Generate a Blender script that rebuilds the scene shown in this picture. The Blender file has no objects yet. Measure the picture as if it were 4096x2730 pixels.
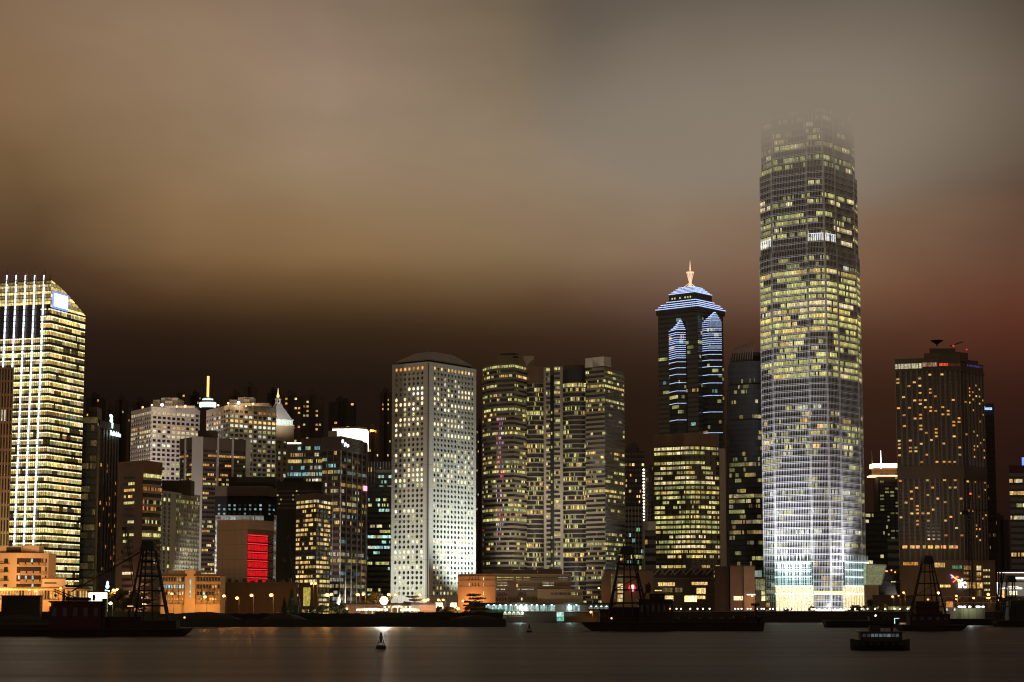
import bpy, math, random
from math import sin, cos, pi, radians, atan2, sqrt, hypot
R = random.Random(7)
sc = bpy.context.scene
COL = sc.collection
# ---------------------------------------------------------------- camera
F = 8500.0; PIT = math.atan(1060/8500); H = 10.0
cam = bpy.data.objects.new('camera', bpy.data.cameras.new('camera')); COL.objects.link(cam)
cam.location = (0, 0, H); cam.rotation_euler = (pi/2+PIT, 0, 0)
cam.data.sensor_width = 36; cam.data.lens = 36*F/4096
cam.data.clip_start = 1; cam.data.clip_end = 30000
sc.camera = cam
sc.view_settings.view_transform = 'Standard'; sc.view_settings.look = 'None'
sc.view_settings.exposure = 0; sc.view_settings.gamma = 1
sc.render.engine = 'CYCLES'
cy = sc.cycles
cy.max_bounces = 5; cy.diffuse_bounces = 2; cy.glossy_bounces = 3; cy.transmission_bounces = 2; cy.volume_bounces = 0
cy.sample_clamp_indirect = 3; cy.use_denoising = True
sc.cycles.filter_width = 1.15
cy.volume_step_rate = 2.0; cy.volume_max_steps = 160
# ---------------------------------------------------------------- world: night cloud lit by the city
def lin(c): return tuple((v/255/12.92 if v <= 10 else ((v/255+.055)/1.055)**2.4) for v in c)
w = bpy.data.worlds.new('World'); sc.world = w; w.use_nodes = True
nt = w.node_tree; N = nt.nodes; L = nt.links; N.clear()
def nd(t, **k):
    n = N.new(t)
    for a, b in k.items(): setattr(n, a, b)
    return n
def mth(op, a, b=None, c=None, clamp=False):
    n = nd('ShaderNodeMath', operation=op, use_clamp=clamp)
    for i, v in enumerate((a, b, c)):
        if v is None: continue
        if isinstance(v, (int, float)): n.inputs[i].default_value = v
        else: L.new(v, n.inputs[i])
    return n.outputs[0]
tc = nd('ShaderNodeTexCoord')
sx = nd('ShaderNodeSeparateXYZ'); L.new(tc.outputs['Generated'], sx.inputs[0])
X, Y, Z = sx.outputs
nz = nd('ShaderNodeTexNoise'); nz.inputs['Scale'].default_value = 5; nz.inputs['Detail'].default_value = 4
mp = nd('ShaderNodeMapping'); mp.inputs['Scale'].default_value = (1, 1, 3.2); L.new(tc.outputs['Generated'], mp.inputs[0]); L.new(mp.outputs[0], nz.inputs['Vector'])
nz2 = nd('ShaderNodeTexNoise'); nz2.inputs['Scale'].default_value = 13; nz2.inputs['Detail'].default_value = 5
mp2 = nd('ShaderNodeMapping'); mp2.inputs['Scale'].default_value = (1, 1, 2.6); mp2.inputs['Rotation'].default_value = (0, .5, 0)
L.new(tc.outputs['Generated'], mp2.inputs[0]); L.new(mp2.outputs[0], nz2.inputs['Vector'])
az = mth('ARCTAN2', X, Y)                       # 0 straight ahead
el = mth('ARCSINE', Z)
eln = mth('MULTIPLY_ADD', mth('SUBTRACT', nz.outputs[0], .5), .018, el)
azn = mth('MULTIPLY_ADD', mth('SUBTRACT', nz.outputs[0], .5), .09, az)
pos = mth('DIVIDE', eln, radians(30), clamp=True)
ELS = [0, 2.83, 5.53, 7.11, 8.22, 9.43, 11.72, 13.65, 16.2, 29]
GRID = {  # columns left to right, rows from the horizon up
 0: [(14,10,8),(16,11,9),(25,16,12),(36,23,17),(62,41,30),(82,60,40),(120,93,62),(136,106,76),(134,110,85),(90,72,58)],
 1: [(14,10,8),(17,12,9),(27,18,13),(40,27,18),(70,47,28),(136,104,68),(140,114,84),(148,124,98),(142,118,95),(95,78,62)],
 2: [(16,11,9),(20,14,10),(30,20,14),(45,32,21),(80,58,36),(143,111,71),(150,128,101),(154,132,112),(140,118,100),(95,78,64)],
 3: [(24,16,11),(32,21,14),(38,25,16),(49,33,21),(87,63,39),(136,111,81),(148,128,105),(138,120,98),(116,101,81),(85,72,60)],
 4: [(24,16,11),(34,21,14),(43,28,18),(52,35,25),(97,70,58),(134,108,86),(148,132,112),(130,116,97),(103,90,74),(75,64,55)],
 5: [(26,15,11),(38,22,15),(54,32,22),(80,51,36),(112,78,58),(132,100,76),(128,110,92),(124,111,97),(96,83,73),(70,60,52)],
 6: [(24,14,11),(34,19,14),(48,26,19),(80,42,30),(100,58,43),(106,77,59),(90,69,56),(88,76,65),(78,65,57),(60,50,44)]}
AZS = [radians(a) for a in (-13.6, -9.1, -4.6, 0, 4.6, 9.1, 13.6)]
prev = None
for i in range(7):
    rp = nd('ShaderNodeValToRGB'); rp.color_ramp.interpolation = 'B_SPLINE'
    e = rp.color_ramp.elements
    e[0].position = 0; e[0].color = (*lin(GRID[i][0]), 1); e[1].position = ELS[-1]/30; e[1].color = (*lin(GRID[i][-1]), 1)
    for k in range(1, len(ELS)-1):
        q = e.new(ELS[k]/30); q.color = (*lin(GRID[i][k]), 1)
    L.new(pos, rp.inputs[0])
    if prev is None: prev = rp.outputs[0]; continue
    mr = nd('ShaderNodeMapRange')
    mr.inputs['From Min'].default_value = AZS[i-1]; mr.inputs['From Max'].default_value = AZS[i]
    L.new(azn, mr.inputs['Value'])
    mx = nd('ShaderNodeMix', data_type='RGBA'); L.new(mr.outputs[0], mx.inputs[0]); L.new(prev, mx.inputs[6]); L.new(rp.outputs[0], mx.inputs[7])
    prev = mx.outputs[2]
hs = nd('ShaderNodeMix', data_type='RGBA', blend_type='MULTIPLY'); hs.inputs[0].default_value = 1
cl = nd('ShaderNodeMapRange'); cl.inputs['From Min'].default_value = .3; cl.inputs['From Max'].default_value = .7
cl.inputs['To Min'].default_value = .95; cl.inputs['To Max'].default_value = 1.05; L.new(nz2.outputs[0], cl.inputs['Value'])
L.new(prev, hs.inputs[6]); L.new(cl.outputs[0], hs.inputs[7])
# the glow of the city on the other shore, behind the camera
bk = nd('ShaderNodeValToRGB'); e = bk.color_ramp.elements
e[0].position = 0; e[0].color = (.26, .17, .10, 1); e[1].position = 1; e[1].color = (.09, .07, .05, 1)
q = e.new(.12); q.color = (.20, .135, .08, 1); q = e.new(.4); q.color = (.12, .09, .06, 1)
L.new(mth('DIVIDE', el, radians(60), clamp=True), bk.inputs[0])
br = nd('ShaderNodeMapRange', interpolation_type='SMOOTHSTEP'); br.inputs['From Min'].default_value = .55; br.inputs['From Max'].default_value = -.35
L.new(Y, br.inputs['Value'])
mb_ = nd('ShaderNodeMix', data_type='RGBA'); L.new(br.outputs[0], mb_.inputs[0]); L.new(hs.outputs[2], mb_.inputs[6]); L.new(bk.outputs[0], mb_.inputs[7])
bg = nd('ShaderNodeBackground'); L.new(mb_.outputs[2], bg.inputs[0]); bg.inputs[1].default_value = 1.0
wo = nd('ShaderNodeOutputWorld'); L.new(bg.outputs[0], wo.inputs[0])
# ---------------------------------------------------------------- placing helpers
def ray(px, py):
    dx = (px-2048)/F; dz = (1365-py)/F
    y = cos(PIT)-dz*sin(PIT); z = sin(PIT)+dz*cos(PIT)
    return dx/y, z/y
def at(px, py, D):
    a, b = ray(px, py); return (a*D, D, H+b*D)
def xg(px, D): return (px-2048)/F*D/ (1/cos(PIT)) if False else (px-2048)/F*D*cos(PIT)   # ground column px at distance D
def zat(py, D): return H+ray(2048, py)[1]*D
def atz(px, py, z):
    a, b = ray(px, py); D = (z-H)/b; return (a*D, D)
def plan(z, *pp): return [atz(x, y, z) for x, y in pp]
def quad_plan(z, l, c, r):
    a, b, d = plan(z, l, c, r); return [a, b, d], [(a[0]+d[0]-b[0], a[1]+d[1]-b[1])]
def rayback(L_, R_, depth, inset=1.0):
    """rear corners of a block whose flanks run back along the street lines"""
    D_ = max(L_[1], R_[1])+depth; return [(R_[0]*D_/R_[1]-inset, D_), (L_[0]*D_/L_[1]+inset, D_)]
def lerp(a, b, t): return tuple(a[i]+(b[i]-a[i])*t for i in range(len(a)))
# ---------------------------------------------------------------- materials
MT = {}
def pbsdf(name):
    m = bpy.data.materials.new(name); m.use_nodes = True; return m, m.node_tree.nodes, m.node_tree.links, m.node_tree.nodes['Principled BSDF']
def wall(name, c, rough=.8, amp=.25, scale=.15, metal=0.0, fine=2.5):
    if name in MT: return MT[name]
    m, n, l, b = pbsdf(name)
    t = n.new('ShaderNodeTexCoord'); a = n.new('ShaderNodeTexNoise'); a.inputs['Scale'].default_value = scale; a.inputs['Detail'].default_value = 8; a.inputs['Roughness'].default_value = .65
    mpp = n.new('ShaderNodeMapping'); mpp.inputs['Scale'].default_value = (1, 1, .45); l.new(t.outputs['Object'], mpp.inputs[0]); l.new(mpp.outputs[0], a.inputs['Vector'])
    a2 = n.new('ShaderNodeTexNoise'); a2.inputs['Scale'].default_value = fine; a2.inputs['Detail'].default_value = 3; l.new(t.outputs['Object'], a2.inputs['Vector'])
    s = n.new('ShaderNodeMath'); s.operation = 'MULTIPLY_ADD'; l.new(a2.outputs[0], s.inputs[0]); s.inputs[1].default_value = .4; l.new(a.outputs[0], s.inputs[2])
    r = n.new('ShaderNodeMapRange'); r.inputs['From Min'].default_value = .35; r.inputs['From Max'].default_value = 1.05
    r.inputs['To Min'].default_value = 1-amp; r.inputs['To Max'].default_value = 1+amp; l.new(s.outputs[0], r.inputs['Value'])
    x = n.new('ShaderNodeMix'); x.data_type = 'RGBA'; x.blend_type = 'MULTIPLY'; x.inputs[0].default_value = 1; x.inputs[6].default_value = (*c, 1); l.new(r.outputs[0], x.inputs[7])
    l.new(x.outputs[2], b.inputs['Base Color']); b.inputs['Roughness'].default_value = rough; b.inputs['Metallic'].default_value = metal
    MT[name] = m; return m
def emis(name, c, s, var=.0, base=.3):
    if name in MT: return MT[name]
    m, n, l, b = pbsdf(name)
    b.inputs['Base Color'].default_value = (base, base, base, 1); b.inputs['Emission Color'].default_value = (*c, 1); b.inputs['Emission Strength'].default_value = s
    if var:
        t = n.new('ShaderNodeTexCoord'); a = n.new('ShaderNodeTexNoise'); a.inputs['Scale'].default_value = 1.2; a.inputs['Detail'].default_value = 3; l.new(t.outputs['Object'], a.inputs['Vector'])
        r = n.new('ShaderNodeMapRange'); r.inputs['From Min'].default_value = .35; r.inputs['From Max'].default_value = .65; r.inputs['To Min'].default_value = s*(1-var); r.inputs['To Max'].default_value = s*(1+var)
        l.new(a.outputs[0], r.inputs['Value']); l.new(r.outputs[0], b.inputs['Emission Strength'])
    m.cycles.emission_sampling = 'NONE'; MT[name] = m; return m
def window_mat(name, base, rough, scale=.9):
    m, n, l, b = pbsdf(name)
    b.inputs['Base Color'].default_value = (*base, 1); b.inputs['Roughness'].default_value = rough; b.inputs['IOR'].default_value = 1.6
    at_ = n.new('ShaderNodeAttribute'); at_.attribute_name = 'glow'
    t = n.new('ShaderNodeTexCoord'); a = n.new('ShaderNodeTexNoise'); a.inputs['Scale'].default_value = scale; a.inputs['Detail'].default_value = 4; a.inputs['Roughness'].default_value = .7
    mpp = n.new('ShaderNodeMapping'); mpp.inputs['Scale'].default_value = (1, 1, .8); l.new(t.outputs['Object'], mpp.inputs[0]); l.new(mpp.outputs[0], a.inputs['Vector'])
    r = n.new('ShaderNodeMapRange'); r.inputs['From Min'].default_value = .36; r.inputs['From Max'].default_value = .64; r.inputs['To Min'].default_value = .35; r.inputs['To Max'].default_value = 1.55
    l.new(a.outputs[0], r.inputs['Value'])
    l.new(at_.outputs['Color'], b.inputs['Emission Color']); l.new(r.outputs[0], b.inputs['Emission Strength'])
    m.cycles.emission_sampling = 'NONE'; MT[name] = m; return m
GL = window_mat('office_glass', (.018, .018, .018), .18)
GLD = window_mat('dull_glass', (.012, .012, .012), .45)
# ---------------------------------------------------------------- mesh builder
def offset(pts, d):
    out = []; n = len(pts); cl = False
    ns = []
    for i in range(n-1):
        dx, dy = pts[i+1][0]-pts[i][0], pts[i+1][1]-pts[i][1]; q = hypot(dx, dy); ns.append((dy/q, -dx/q))
    for i in range(n):
        a = ns[max(i-1, 0)]; b = ns[min(i, n-2)]
        mx_, my = a[0]+b[0], a[1]+b[1]; k = 2/max(mx_*mx_+my*my, .6)
        out.append((pts[i][0]+mx_*d*k, pts[i][1]+my*d*k))
    return out
class MB:
    def __init__(s): s.v = []; s.f = []; s.m = []; s.g = []
    def poly(s, pts, m=0, g=None):
        b = len(s.v); s.v += [tuple(p) for p in pts]; s.f.append(tuple(range(b, b+len(pts)))); s.m.append(m); s.g.append(g or (0, 0, 0))
    def prism(s, pl, z0, z1, m=0, top=None, g=None):
        b = len(s.v); n = len(pl); t = top or pl
        s.v += [(p[0], p[1], z0) for p in pl]+[(p[0], p[1], z1) for p in t]
        fs = [tuple(range(b+n-1, b-1, -1)), tuple(range(b+n, b+2*n))]+[(b+i, b+(i+1) % n, b+n+(i+1) % n, b+n+i) for i in range(n)]
        s.f += fs; s.m += [m]*len(fs); s.g += [g or (0, 0, 0)]*len(fs)
    def band(s, pts, z0, z1, d0, d1, m=0, g=None):
        a = offset(pts, d0); b = offset(pts, d1); s.prism(b+a[::-1], z0, z1, m, g=g)
    def seg(s, p, q, t0, t1, z0, z1, d0, d1, m=0, g=None):   # box on the wall p-q between fractions t0..t1
        dx, dy = q[0]-p[0], q[1]-p[1]; L_ = hypot(dx, dy); nx, ny = dy/L_, -dx/L_
        a = lerp(p, q, t0); b = lerp(p, q, t1)
        s.prism([(a[0]+nx*d1, a[1]+ny*d1), (b[0]+nx*d1, b[1]+ny*d1), (b[0]+nx*d0, b[1]+ny*d0), (a[0]+nx*d0, a[1]+ny*d0)], z0, z1, m, g=g)
    def pane(s, p, q, t0, t1, z0, z1, d, m=0, g=None):
        dx, dy = q[0]-p[0], q[1]-p[1]; L_ = hypot(dx, dy); nx, ny = dy/L_*d, -dx/L_*d
        a = lerp(p, q, t0); b = lerp(p, q, t1)
        s.poly([(a[0]+nx, a[1]+ny, z0), (b[0]+nx, b[1]+ny, z0), (b[0]+nx, b[1]+ny, z1), (a[0]+nx, a[1]+ny, z1)], m, g)
    def box(s, x0, x1, y0, y1, z0, z1, m=0, g=None): s.prism([(x0, y0), (x1, y0), (x1, y1), (x0, y1)], z0, z1, m, g=g)
    def tube(s, a, b, r, r2=None, n=6, m=0, g=None):
        r2 = r if r2 is None else r2
        ax = [b[i]-a[i] for i in range(3)]; q = sqrt(sum(c*c for c in ax)) or 1; ax = [c/q for c in ax]
        u = (0, 0, 1) if abs(ax[2]) < .9 else (1, 0, 0)
        e1 = (ax[1]*u[2]-ax[2]*u[1], ax[2]*u[0]-ax[0]*u[2], ax[0]*u[1]-ax[1]*u[0]); k = sqrt(sum(c*c for c in e1)); e1 = [c/k for c in e1]
        e2 = (ax[1]*e1[2]-ax[2]*e1[1], ax[2]*e1[0]-ax[0]*e1[2], ax[0]*e1[1]-ax[1]*e1[0])
        o = len(s.v)
        for c, rr in ((a, r), (b, r2)):
            for i in range(n):
                t = 2*pi*i/n; s.v.append(tuple(c[j]+rr*(cos(t)*e1[j]+sin(t)*e2[j]) for j in range(3)))
        fs = [(o+i, o+(i+1) % n, o+n+(i+1) % n, o+n+i) for i in range(n)]+[tuple(range(o+n-1, o-1, -1)), tuple(range(o+n, o+2*n))]
        s.f += fs; s.m += [m]*len(fs); s.g += [g or (0, 0, 0)]*len(fs)
    def lathe(s, cx, cy, prof, n=16, m=0, g=None):
        o = len(s.v)
        for r, z in prof:
            for i in range(n): s.v.append((cx+r*cos(2*pi*i/n), cy+r*sin(2*pi*i/n), z))
        fs = [(o+k*n+i, o+k*n+(i+1) % n, o+(k+1)*n+(i+1) % n, o+(k+1)*n+i) for k in range(len(prof)-1) for i in range(n)]
        fs += [tuple(range(o+n-1, o-1, -1)), tuple(range(o+(len(prof)-1)*n, o+len(prof)*n))]
        s.f += fs; s.m += [m]*len(fs); s.g += [g or (0, 0, 0)]*len(fs)
    def ball(s, c, r, n=10, m=0, g=None, sz=1):
        s.lathe(c[0], c[1], [(max(r*sin(pi*k/6), .002), c[2]-r*sz*cos(pi*k/6)) for k in range(7)], n, m, g)
    def build(s, name, mats, parent=None, smooth=False, loc=None):
        if not s.f: return None
        o_ = parent.location if parent is not None and parent.parent is None else (ROOTLOC(parent) if parent is not None else (loc or (0, 0, 0)))
        me = bpy.data.meshes.new(name)
        me.from_pydata([(x-o_[0], y-o_[1], z-o_[2]) for x, y, z in s.v], [], s.f)
        if not isinstance(mats, (list, tuple)): mats = [mats]
        for q in mats: me.materials.append(q)
        me.polygons.foreach_set('material_index', s.m)
        if any(g != (0, 0, 0) for g in s.g):
            at_ = me.attributes.new('glow', 'FLOAT_COLOR', 'FACE')
            at_.data.foreach_set('color', [c for g in s.g for c in (g[0], g[1], g[2], 1)])
        if smooth: me.polygons.foreach_set('use_smooth', [True]*len(s.f))
        me.update()
        ob = bpy.data.objects.new(name, me); COL.objects.link(ob)
        if parent is not None: ob.parent = parent
        elif loc: ob.location = loc
        return ob
def ROOTLOC(o):
    while o.parent is not None: o = o.parent
    return o.location
LABELS = {}
def tag(o, label, cat, group=None, kind=None):
    o['label'] = label; o['category'] = cat
    if group: o['group'] = group
    if kind: o['kind'] = kind
    return o
def thing(name, label, cat, loc, group=None):
    o = bpy.data.objects.new(name, None); COL.objects.link(o); o.location = loc
    return tag(o, label, cat, group)
def struct(name, mb, mat, label=None):
    o = mb.build(name, mat); o['kind'] = 'structure'
    if label: o['label'] = label
    return o
def lettering(txt, size, loc, ang, mat, parent, name='lettering', ex=.15, font_w=1.0, align='CENTER', rx=pi/2):
    c = bpy.data.curves.new(name, 'FONT'); c.body = txt; c.size = size; c.extrude = ex; c.align_x = align; c.resolution_u = 3; c.offset = size*.02
    t_ = bpy.data.objects.new(name, c); COL.objects.link(t_); bpy.context.view_layer.update()
    me = bpy.data.meshes.new_from_object(t_.evaluated_get(bpy.context.evaluated_depsgraph_get())); bpy.data.objects.remove(t_); bpy.data.curves.remove(c)
    me.materials.clear(); me.materials.append(mat); o = bpy.data.objects.new(name, me); COL.objects.link(o)
    b = ROOTLOC(parent); o.parent = parent; o.location = (loc[0]-b[0], loc[1]-b[1], loc[2]-b[2]); o.rotation_euler = (rx, 0, ang); o.scale = (font_w, 1, 1)
    return o
def spot(name, loc, target, power, color, angle=60, radius=1.0, blend=.6):
    l_ = bpy.data.lights.new(name, 'SPOT'); l_.energy = power; l_.color = color; l_.spot_size = radians(angle); l_.spot_blend = blend; l_.shadow_soft_size = radius
    o = bpy.data.objects.new(name, l_); COL.objects.link(o); o.location = loc
    import mathutils
    d = mathutils.Vector(target)-mathutils.Vector(loc); o.rotation_euler = d.to_track_quat('-Z', 'Y').to_euler(); return o
def lamp(name, loc, power, color, radius=.4, parent=None):
    l_ = bpy.data.lights.new(name, 'POINT'); l_.energy = power; l_.color = color; l_.shadow_soft_size = radius
    o = bpy.data.objects.new(name, l_); COL.objects.link(o)
    if parent: b = ROOTLOC(parent); o.parent = parent; o.location = (loc[0]-b[0], loc[1]-b[1], loc[2]-b[2])
    else: o.location = loc
    return o
# ---------------------------------------------------------------- lit window patterns
Yl = (.95, .72, .20); YG = (.74, .70, .24); YW = (1.15, .95, .48); Wh = (1.0, 1.0, .78); Or = (1.0, .42, .09); OY = (1.0, .60, .18)
Cy = (.40, .85, .85); Gr = (.2, .7, .35); Re = (1, .06, .04); Bl = (.1, .2, 1.2); GY = (.45, .48, .18)
def lit(pal, full=.2, dark=.25, on=.45, run=(2, 7), b=(.35, 1.0), base=.006, jit=.3, drop=.07):
    def fn(k, n):
        r = R.random(); pr = .93 if r < full else (.03 if r < full+dark else on)
        fb = R.uniform(.75, 1.1); out = []
        c0 = R.choice(pal)
        while len(out) < n:
            ln = R.randint(*run); s = R.random() < pr; c = c0 if R.random() < .6 else R.choice(pal); bb = R.uniform(*b)*fb
            for _ in range(ln):
                if s and R.random() > drop: q = bb*R.uniform(1-jit, 1+jit)
                else: q = 0
                out.append((c[0]*q+base, c[1]*q+base*.9, c[2]*q+base*.6))
        return out[:n]
    return fn
def facade(root, pts, z0, z1, nf, cols, wmat, pat, sp=.4, pr=.4, mw=0.0, mpr=None, mev=1, mmat=None, gl=None, name='ribbon_window',
           strip=0, wallmb=None, top=True, skip=None, single=None, frac=None, mull_seg=None):
    """rows of glazing on the polyline pts; spandrel bands and mullions stand proud of the core"""
    own = wallmb is None; W_ = wallmb or MB(); fh = (z1-z0)/nf; M_ = MB(); wins = []
    for k in range(nf):
        zf = z0+k*fh
        W_.band(pts, zf, zf+sp*fh, 0, pr)
        wm = MB(); glows = pat(k, sum(cols)); gi = 0
        for i in range(len(pts)-1):
            c = cols[i]
            for j in range(c):
                g = glows[gi]; gi += 1
                if skip and skip(k, i, j): continue
                t0, t1 = j/c, (j+1)/c
                tgt = wm
                if single is not None:
                    tgt = MB(); ll = hypot(pts[i+1][0]-pts[i][0], pts[i+1][1]-pts[i][1])
                    dx = abs(pts[i+1][0]-pts[i][0])
                    if frac: t0, t1 = t0+(1-frac)/2/c, t1-(1-frac)/2/c
                    single.append((dx/c/100+R.random()*.02+(sum(g) > .1)*.02, tgt))
                lo, hi = zf+sp*fh, zf+fh-.02
                if strip and sum(g) > .12:
                    zm = hi-(hi-lo)*.24
                    tgt.pane(pts[i], pts[i+1], t0, t1, lo, zm, .06, g=tuple(v*.8 for v in g)); tgt.pane(pts[i], pts[i+1], t0, t1, zm, hi, .06, g=tuple(v*strip for v in YW))
                else: tgt.pane(pts[i], pts[i+1], t0, t1, lo, hi, .06, g=g)
        if single is None: wins.append(wm)
    if top: W_.band(pts, z1, z1+sp*fh*.6, 0, pr)
    if mw:
        for i in range(len(pts)-1):
            if mull_seg and i not in mull_seg: continue
            c = cols[i]; ll = hypot(pts[i+1][0]-pts[i][0], pts[i+1][1]-pts[i][1])
            for j in range(0, c+1, mev):
                t = j/max(c, 1); h = mw/2/ll
                t0, t1 = max(t-h, 0.001), min(t+h, .999)
                if t1 > t0: M_.seg(pts[i], pts[i+1], t0, t1, z0+.02, z1-.02, 0, mpr if mpr is not None else pr+.12)
    if own: W_.build('spandrels' if False else 'cladding', wmat, root)
    if mw: M_.build('mullion_grid', mmat or wmat, root)
    for wm in wins: wm.build(name, gl or GL, root)
    return W_
def put_singles(root, single, name='window', gl=None, most=100):
    single.sort(key=lambda t: -t[0])
    for i, (a, m_) in enumerate(single[:most]): m_.build(name, gl or GL, root)
    rest = MB()
    for a, m_ in single[most:]:
        b = len(rest.v); rest.v += m_.v; rest.f += [tuple(i+b for i in f) for f in m_.f]; rest.m += m_.m; rest.g += m_.g
    o = rest.build(name, gl or GL, root)
    if o: o['kind'] = 'stuff'
def core(root, pl, z0, z1, mat, name='wall', top=None):
    m = MB(); m.prism(pl, z0, z1, top=top); return m.build(name, mat, root)
def base_of(pl, z=3.0):
    return (sum(p[0] for p in pl)/len(pl), sum(p[1] for p in pl)/len(pl), z)
def cut(poly, wdef=0): return poly
# ================================================================ SETTING
m = MB(); m.box(-9000, 9000, -400, 1310, -.02, 0); m.box(-9000, 9000, -400, 1310, -3, -2.5)
def water_mat():
    m_, n, l, b = pbsdf('harbour_water')
    b.inputs['Base Color'].default_value = (.026, .019, .013, 1); b.inputs['Specular IOR Level'].default_value = .27; b.inputs['Specular Tint'].default_value = (1, .90, .80, 1); b.inputs['Roughness'].default_value = .42; b.inputs['IOR'].default_value = 1.33
    t = n.new('ShaderNodeTexCoord'); mpp = n.new('ShaderNodeMapping'); mpp.inputs['Scale'].default_value = (.05, .35, 1); l.new(t.outputs['Object'], mpp.inputs[0])
    a = n.new('ShaderNodeTexNoise'); a.inputs['Scale'].default_value = 1.0; a.inputs['Detail'].default_value = 6; a.inputs['Roughness'].default_value = .6; l.new(mpp.outputs[0], a.inputs['Vector'])
    bu = n.new('ShaderNodeBump'); bu.inputs['Strength'].default_value = .7; bu.inputs['Distance'].default_value = 1.3; l.new(a.outputs[0], bu.inputs['Height']); l.new(bu.outputs[0], b.inputs['Normal'])
    mp2_ = n.new('ShaderNodeMapping'); mp2_.inputs['Scale'].default_value = (.006, .03, 1); l.new(t.outputs['Object'], mp2_.inputs[0])
    a2 = n.new('ShaderNodeTexNoise'); a2.inputs['Scale'].default_value = 1.0; a2.inputs['Detail'].default_value = 3; l.new(mp2_.outputs[0], a2.inputs['Vector'])
    r = n.new('ShaderNodeMapRange'); r.inputs['To Min'].default_value = .30; r.inputs['To Max'].default_value = .52; l.new(a2.outputs[0], r.inputs['Value']); l.new(r.outputs[0], b.inputs['Roughness'])
    return m_
WATER = water_mat()
m = MB(); m.poly([(-9000, -400, 0), (9000, -400, 0), (9000, 1400, 0), (-9000, 1400, 0)])
struct('water', m, WATER)
ASPH = wall('asphalt', (.045, .043, .04), .85); CONC = wall('concrete', (.26, .24, .21)); DCONC = wall('dark_seawall', (.035, .03, .026), .8)  # near black concrete for seawall and promenade wall
xs = xg(2017, 1036)
m = MB(); m.prism([(-9000, 1036), (xs, 1036), (xs, 1300), (9000, 1300), (9000, 9000), (-9000, 9000)], -3, 3)
struct('ground', m, ASPH)
m = MB(); m.prism([(-1200, 1035.3), (xs+.7, 1035.3), (xs+.7, 1299.3), (1500, 1299.3), (1500, 1299.98), (xs+.02, 1299.98), (xs+.02, 1035.98), (-1200, 1035.98)], -2, 3.6)
o = struct('seawall', m, DCONC)
# hills behind the city
hm = MB(); nx, ny = 60, 14
HX = lambda i: -1700+i*(3400/nx)
def hz(x, y): 
    t = max(0, min(1, (y-1950)/1500)); return 3.01+(t*t*(3-2*t))*(150+20*sin(x*.0031+1.2)+12*sin(x*.0083+.4)+6*sin(x*.021+y*.01))*(.35+.65*math.exp(-((x+450)/700)**2))
hv = [[(HX(i), 1950+j*115, hz(HX(i), 1950+j*115)+(R.uniform(-5, 5) if 0 < j < ny else 0)) for i in range(nx+1)] for j in range(ny+1)]
for j in range(ny):
    for i in range(nx): hm.poly([hv[j][i], hv[j][i+1], hv[j+1][i+1], hv[j+1][i]])
HILL = wall('forest_hillside', (.02, .026, .014), .95, .5, .02, fine=.2)
o = struct('hills', hm, HILL); 
# ================================================================ materials used by buildings
BROWN = wall('brown_granite', (.21, .145, .10)); TAN = wall('tan_stone', (.42, .33, .24)); PINK = wall('pale_granite', (.50, .44, .37), .55)
WHITEC = wall('white_cladding', (.70, .67, .62), .6, .12); CREAM = wall('cream_render', (.66, .55, .40), .8, .15); GREYC = wall('grey_panels', (.42, .41, .37))
DARK = wall('dark_curtain_wall', (.03, .028, .026), .35, .3); DKB = wall('dark_brown_cladding', (.075, .05, .036), .5); BLACK = wall('blackened_steel', (.012, .011, .010), .6)
STEEL = wall('steel_fins', (.55, .55, .56), .35, .12, metal=.3); DSTEEL = wall('dark_steel', (.06, .058, .055), .4, metal=.4)
REDT = wall('red_brown_paint', (.05, .009, .007), .7); RUST = wall('rusty_hull', (.03, .012, .009), .8, .4)
LW = emis('white_light_strip', (.86, .90, 1.0), 2.2, .25); LB = emis('ice_blue_light_line', (.48, .62, 1.0), 1.35, .4); LO = emis('orange_neon', (1, .50, .08), 4.0, .15)
LY = emis('warm_white_glow', (1, .80, .45), 2.6, .25); LC = emis('cyan_white_glow', (.62, 1.0, .92), 1.6, .2); LR = emis('red_neon', (1, .015, .03), 1.2, .2)
LSOD = emis('sodium_lamp', (1, .36, .06), 2.6); LWH = emis('white_lamp', (1, .95, .85), 6.0); LBIG = emis('floodlight_lens', (1, .93, .82), 60.0); LGRN = emis('green_lamp', (.3, 1, .6), 2.5)
SIGN = emis('white_sign_light', (.75, 1, 1), 2.6); BLUESC = emis('blue_screen_edge', (.12, .22, 1.0), 1.8); WHSC = emis('white_screen', (.82, .88, 1.0), 3.0)
def tower(name, label, z1, F_, B_, nf, cols, wmat, pat, cmat=None, z0=3, group=None, cat='office tower', **k):
    pl = F_+B_; root = thing(name, label, cat, base_of(pl), group)
    core(root, pl, z0, z1+.6, cmat or DARK)
    facade(root, F_, z0+.2, z1, nf, cols, wmat, pat, **k)
    return root
def box_on(root, name, mat, px0, px1, py_top, D, depth, zb, dx=0):
    a = xp(px0, py_top, D); b = xp(px1, py_top, D); m = MB(); m.box(a, b, D, D+depth, zb, zat(py_top, D)); return m.build(name, mat, root)
def xp(px, py, D): return ray(px, py)[0]*D
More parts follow.
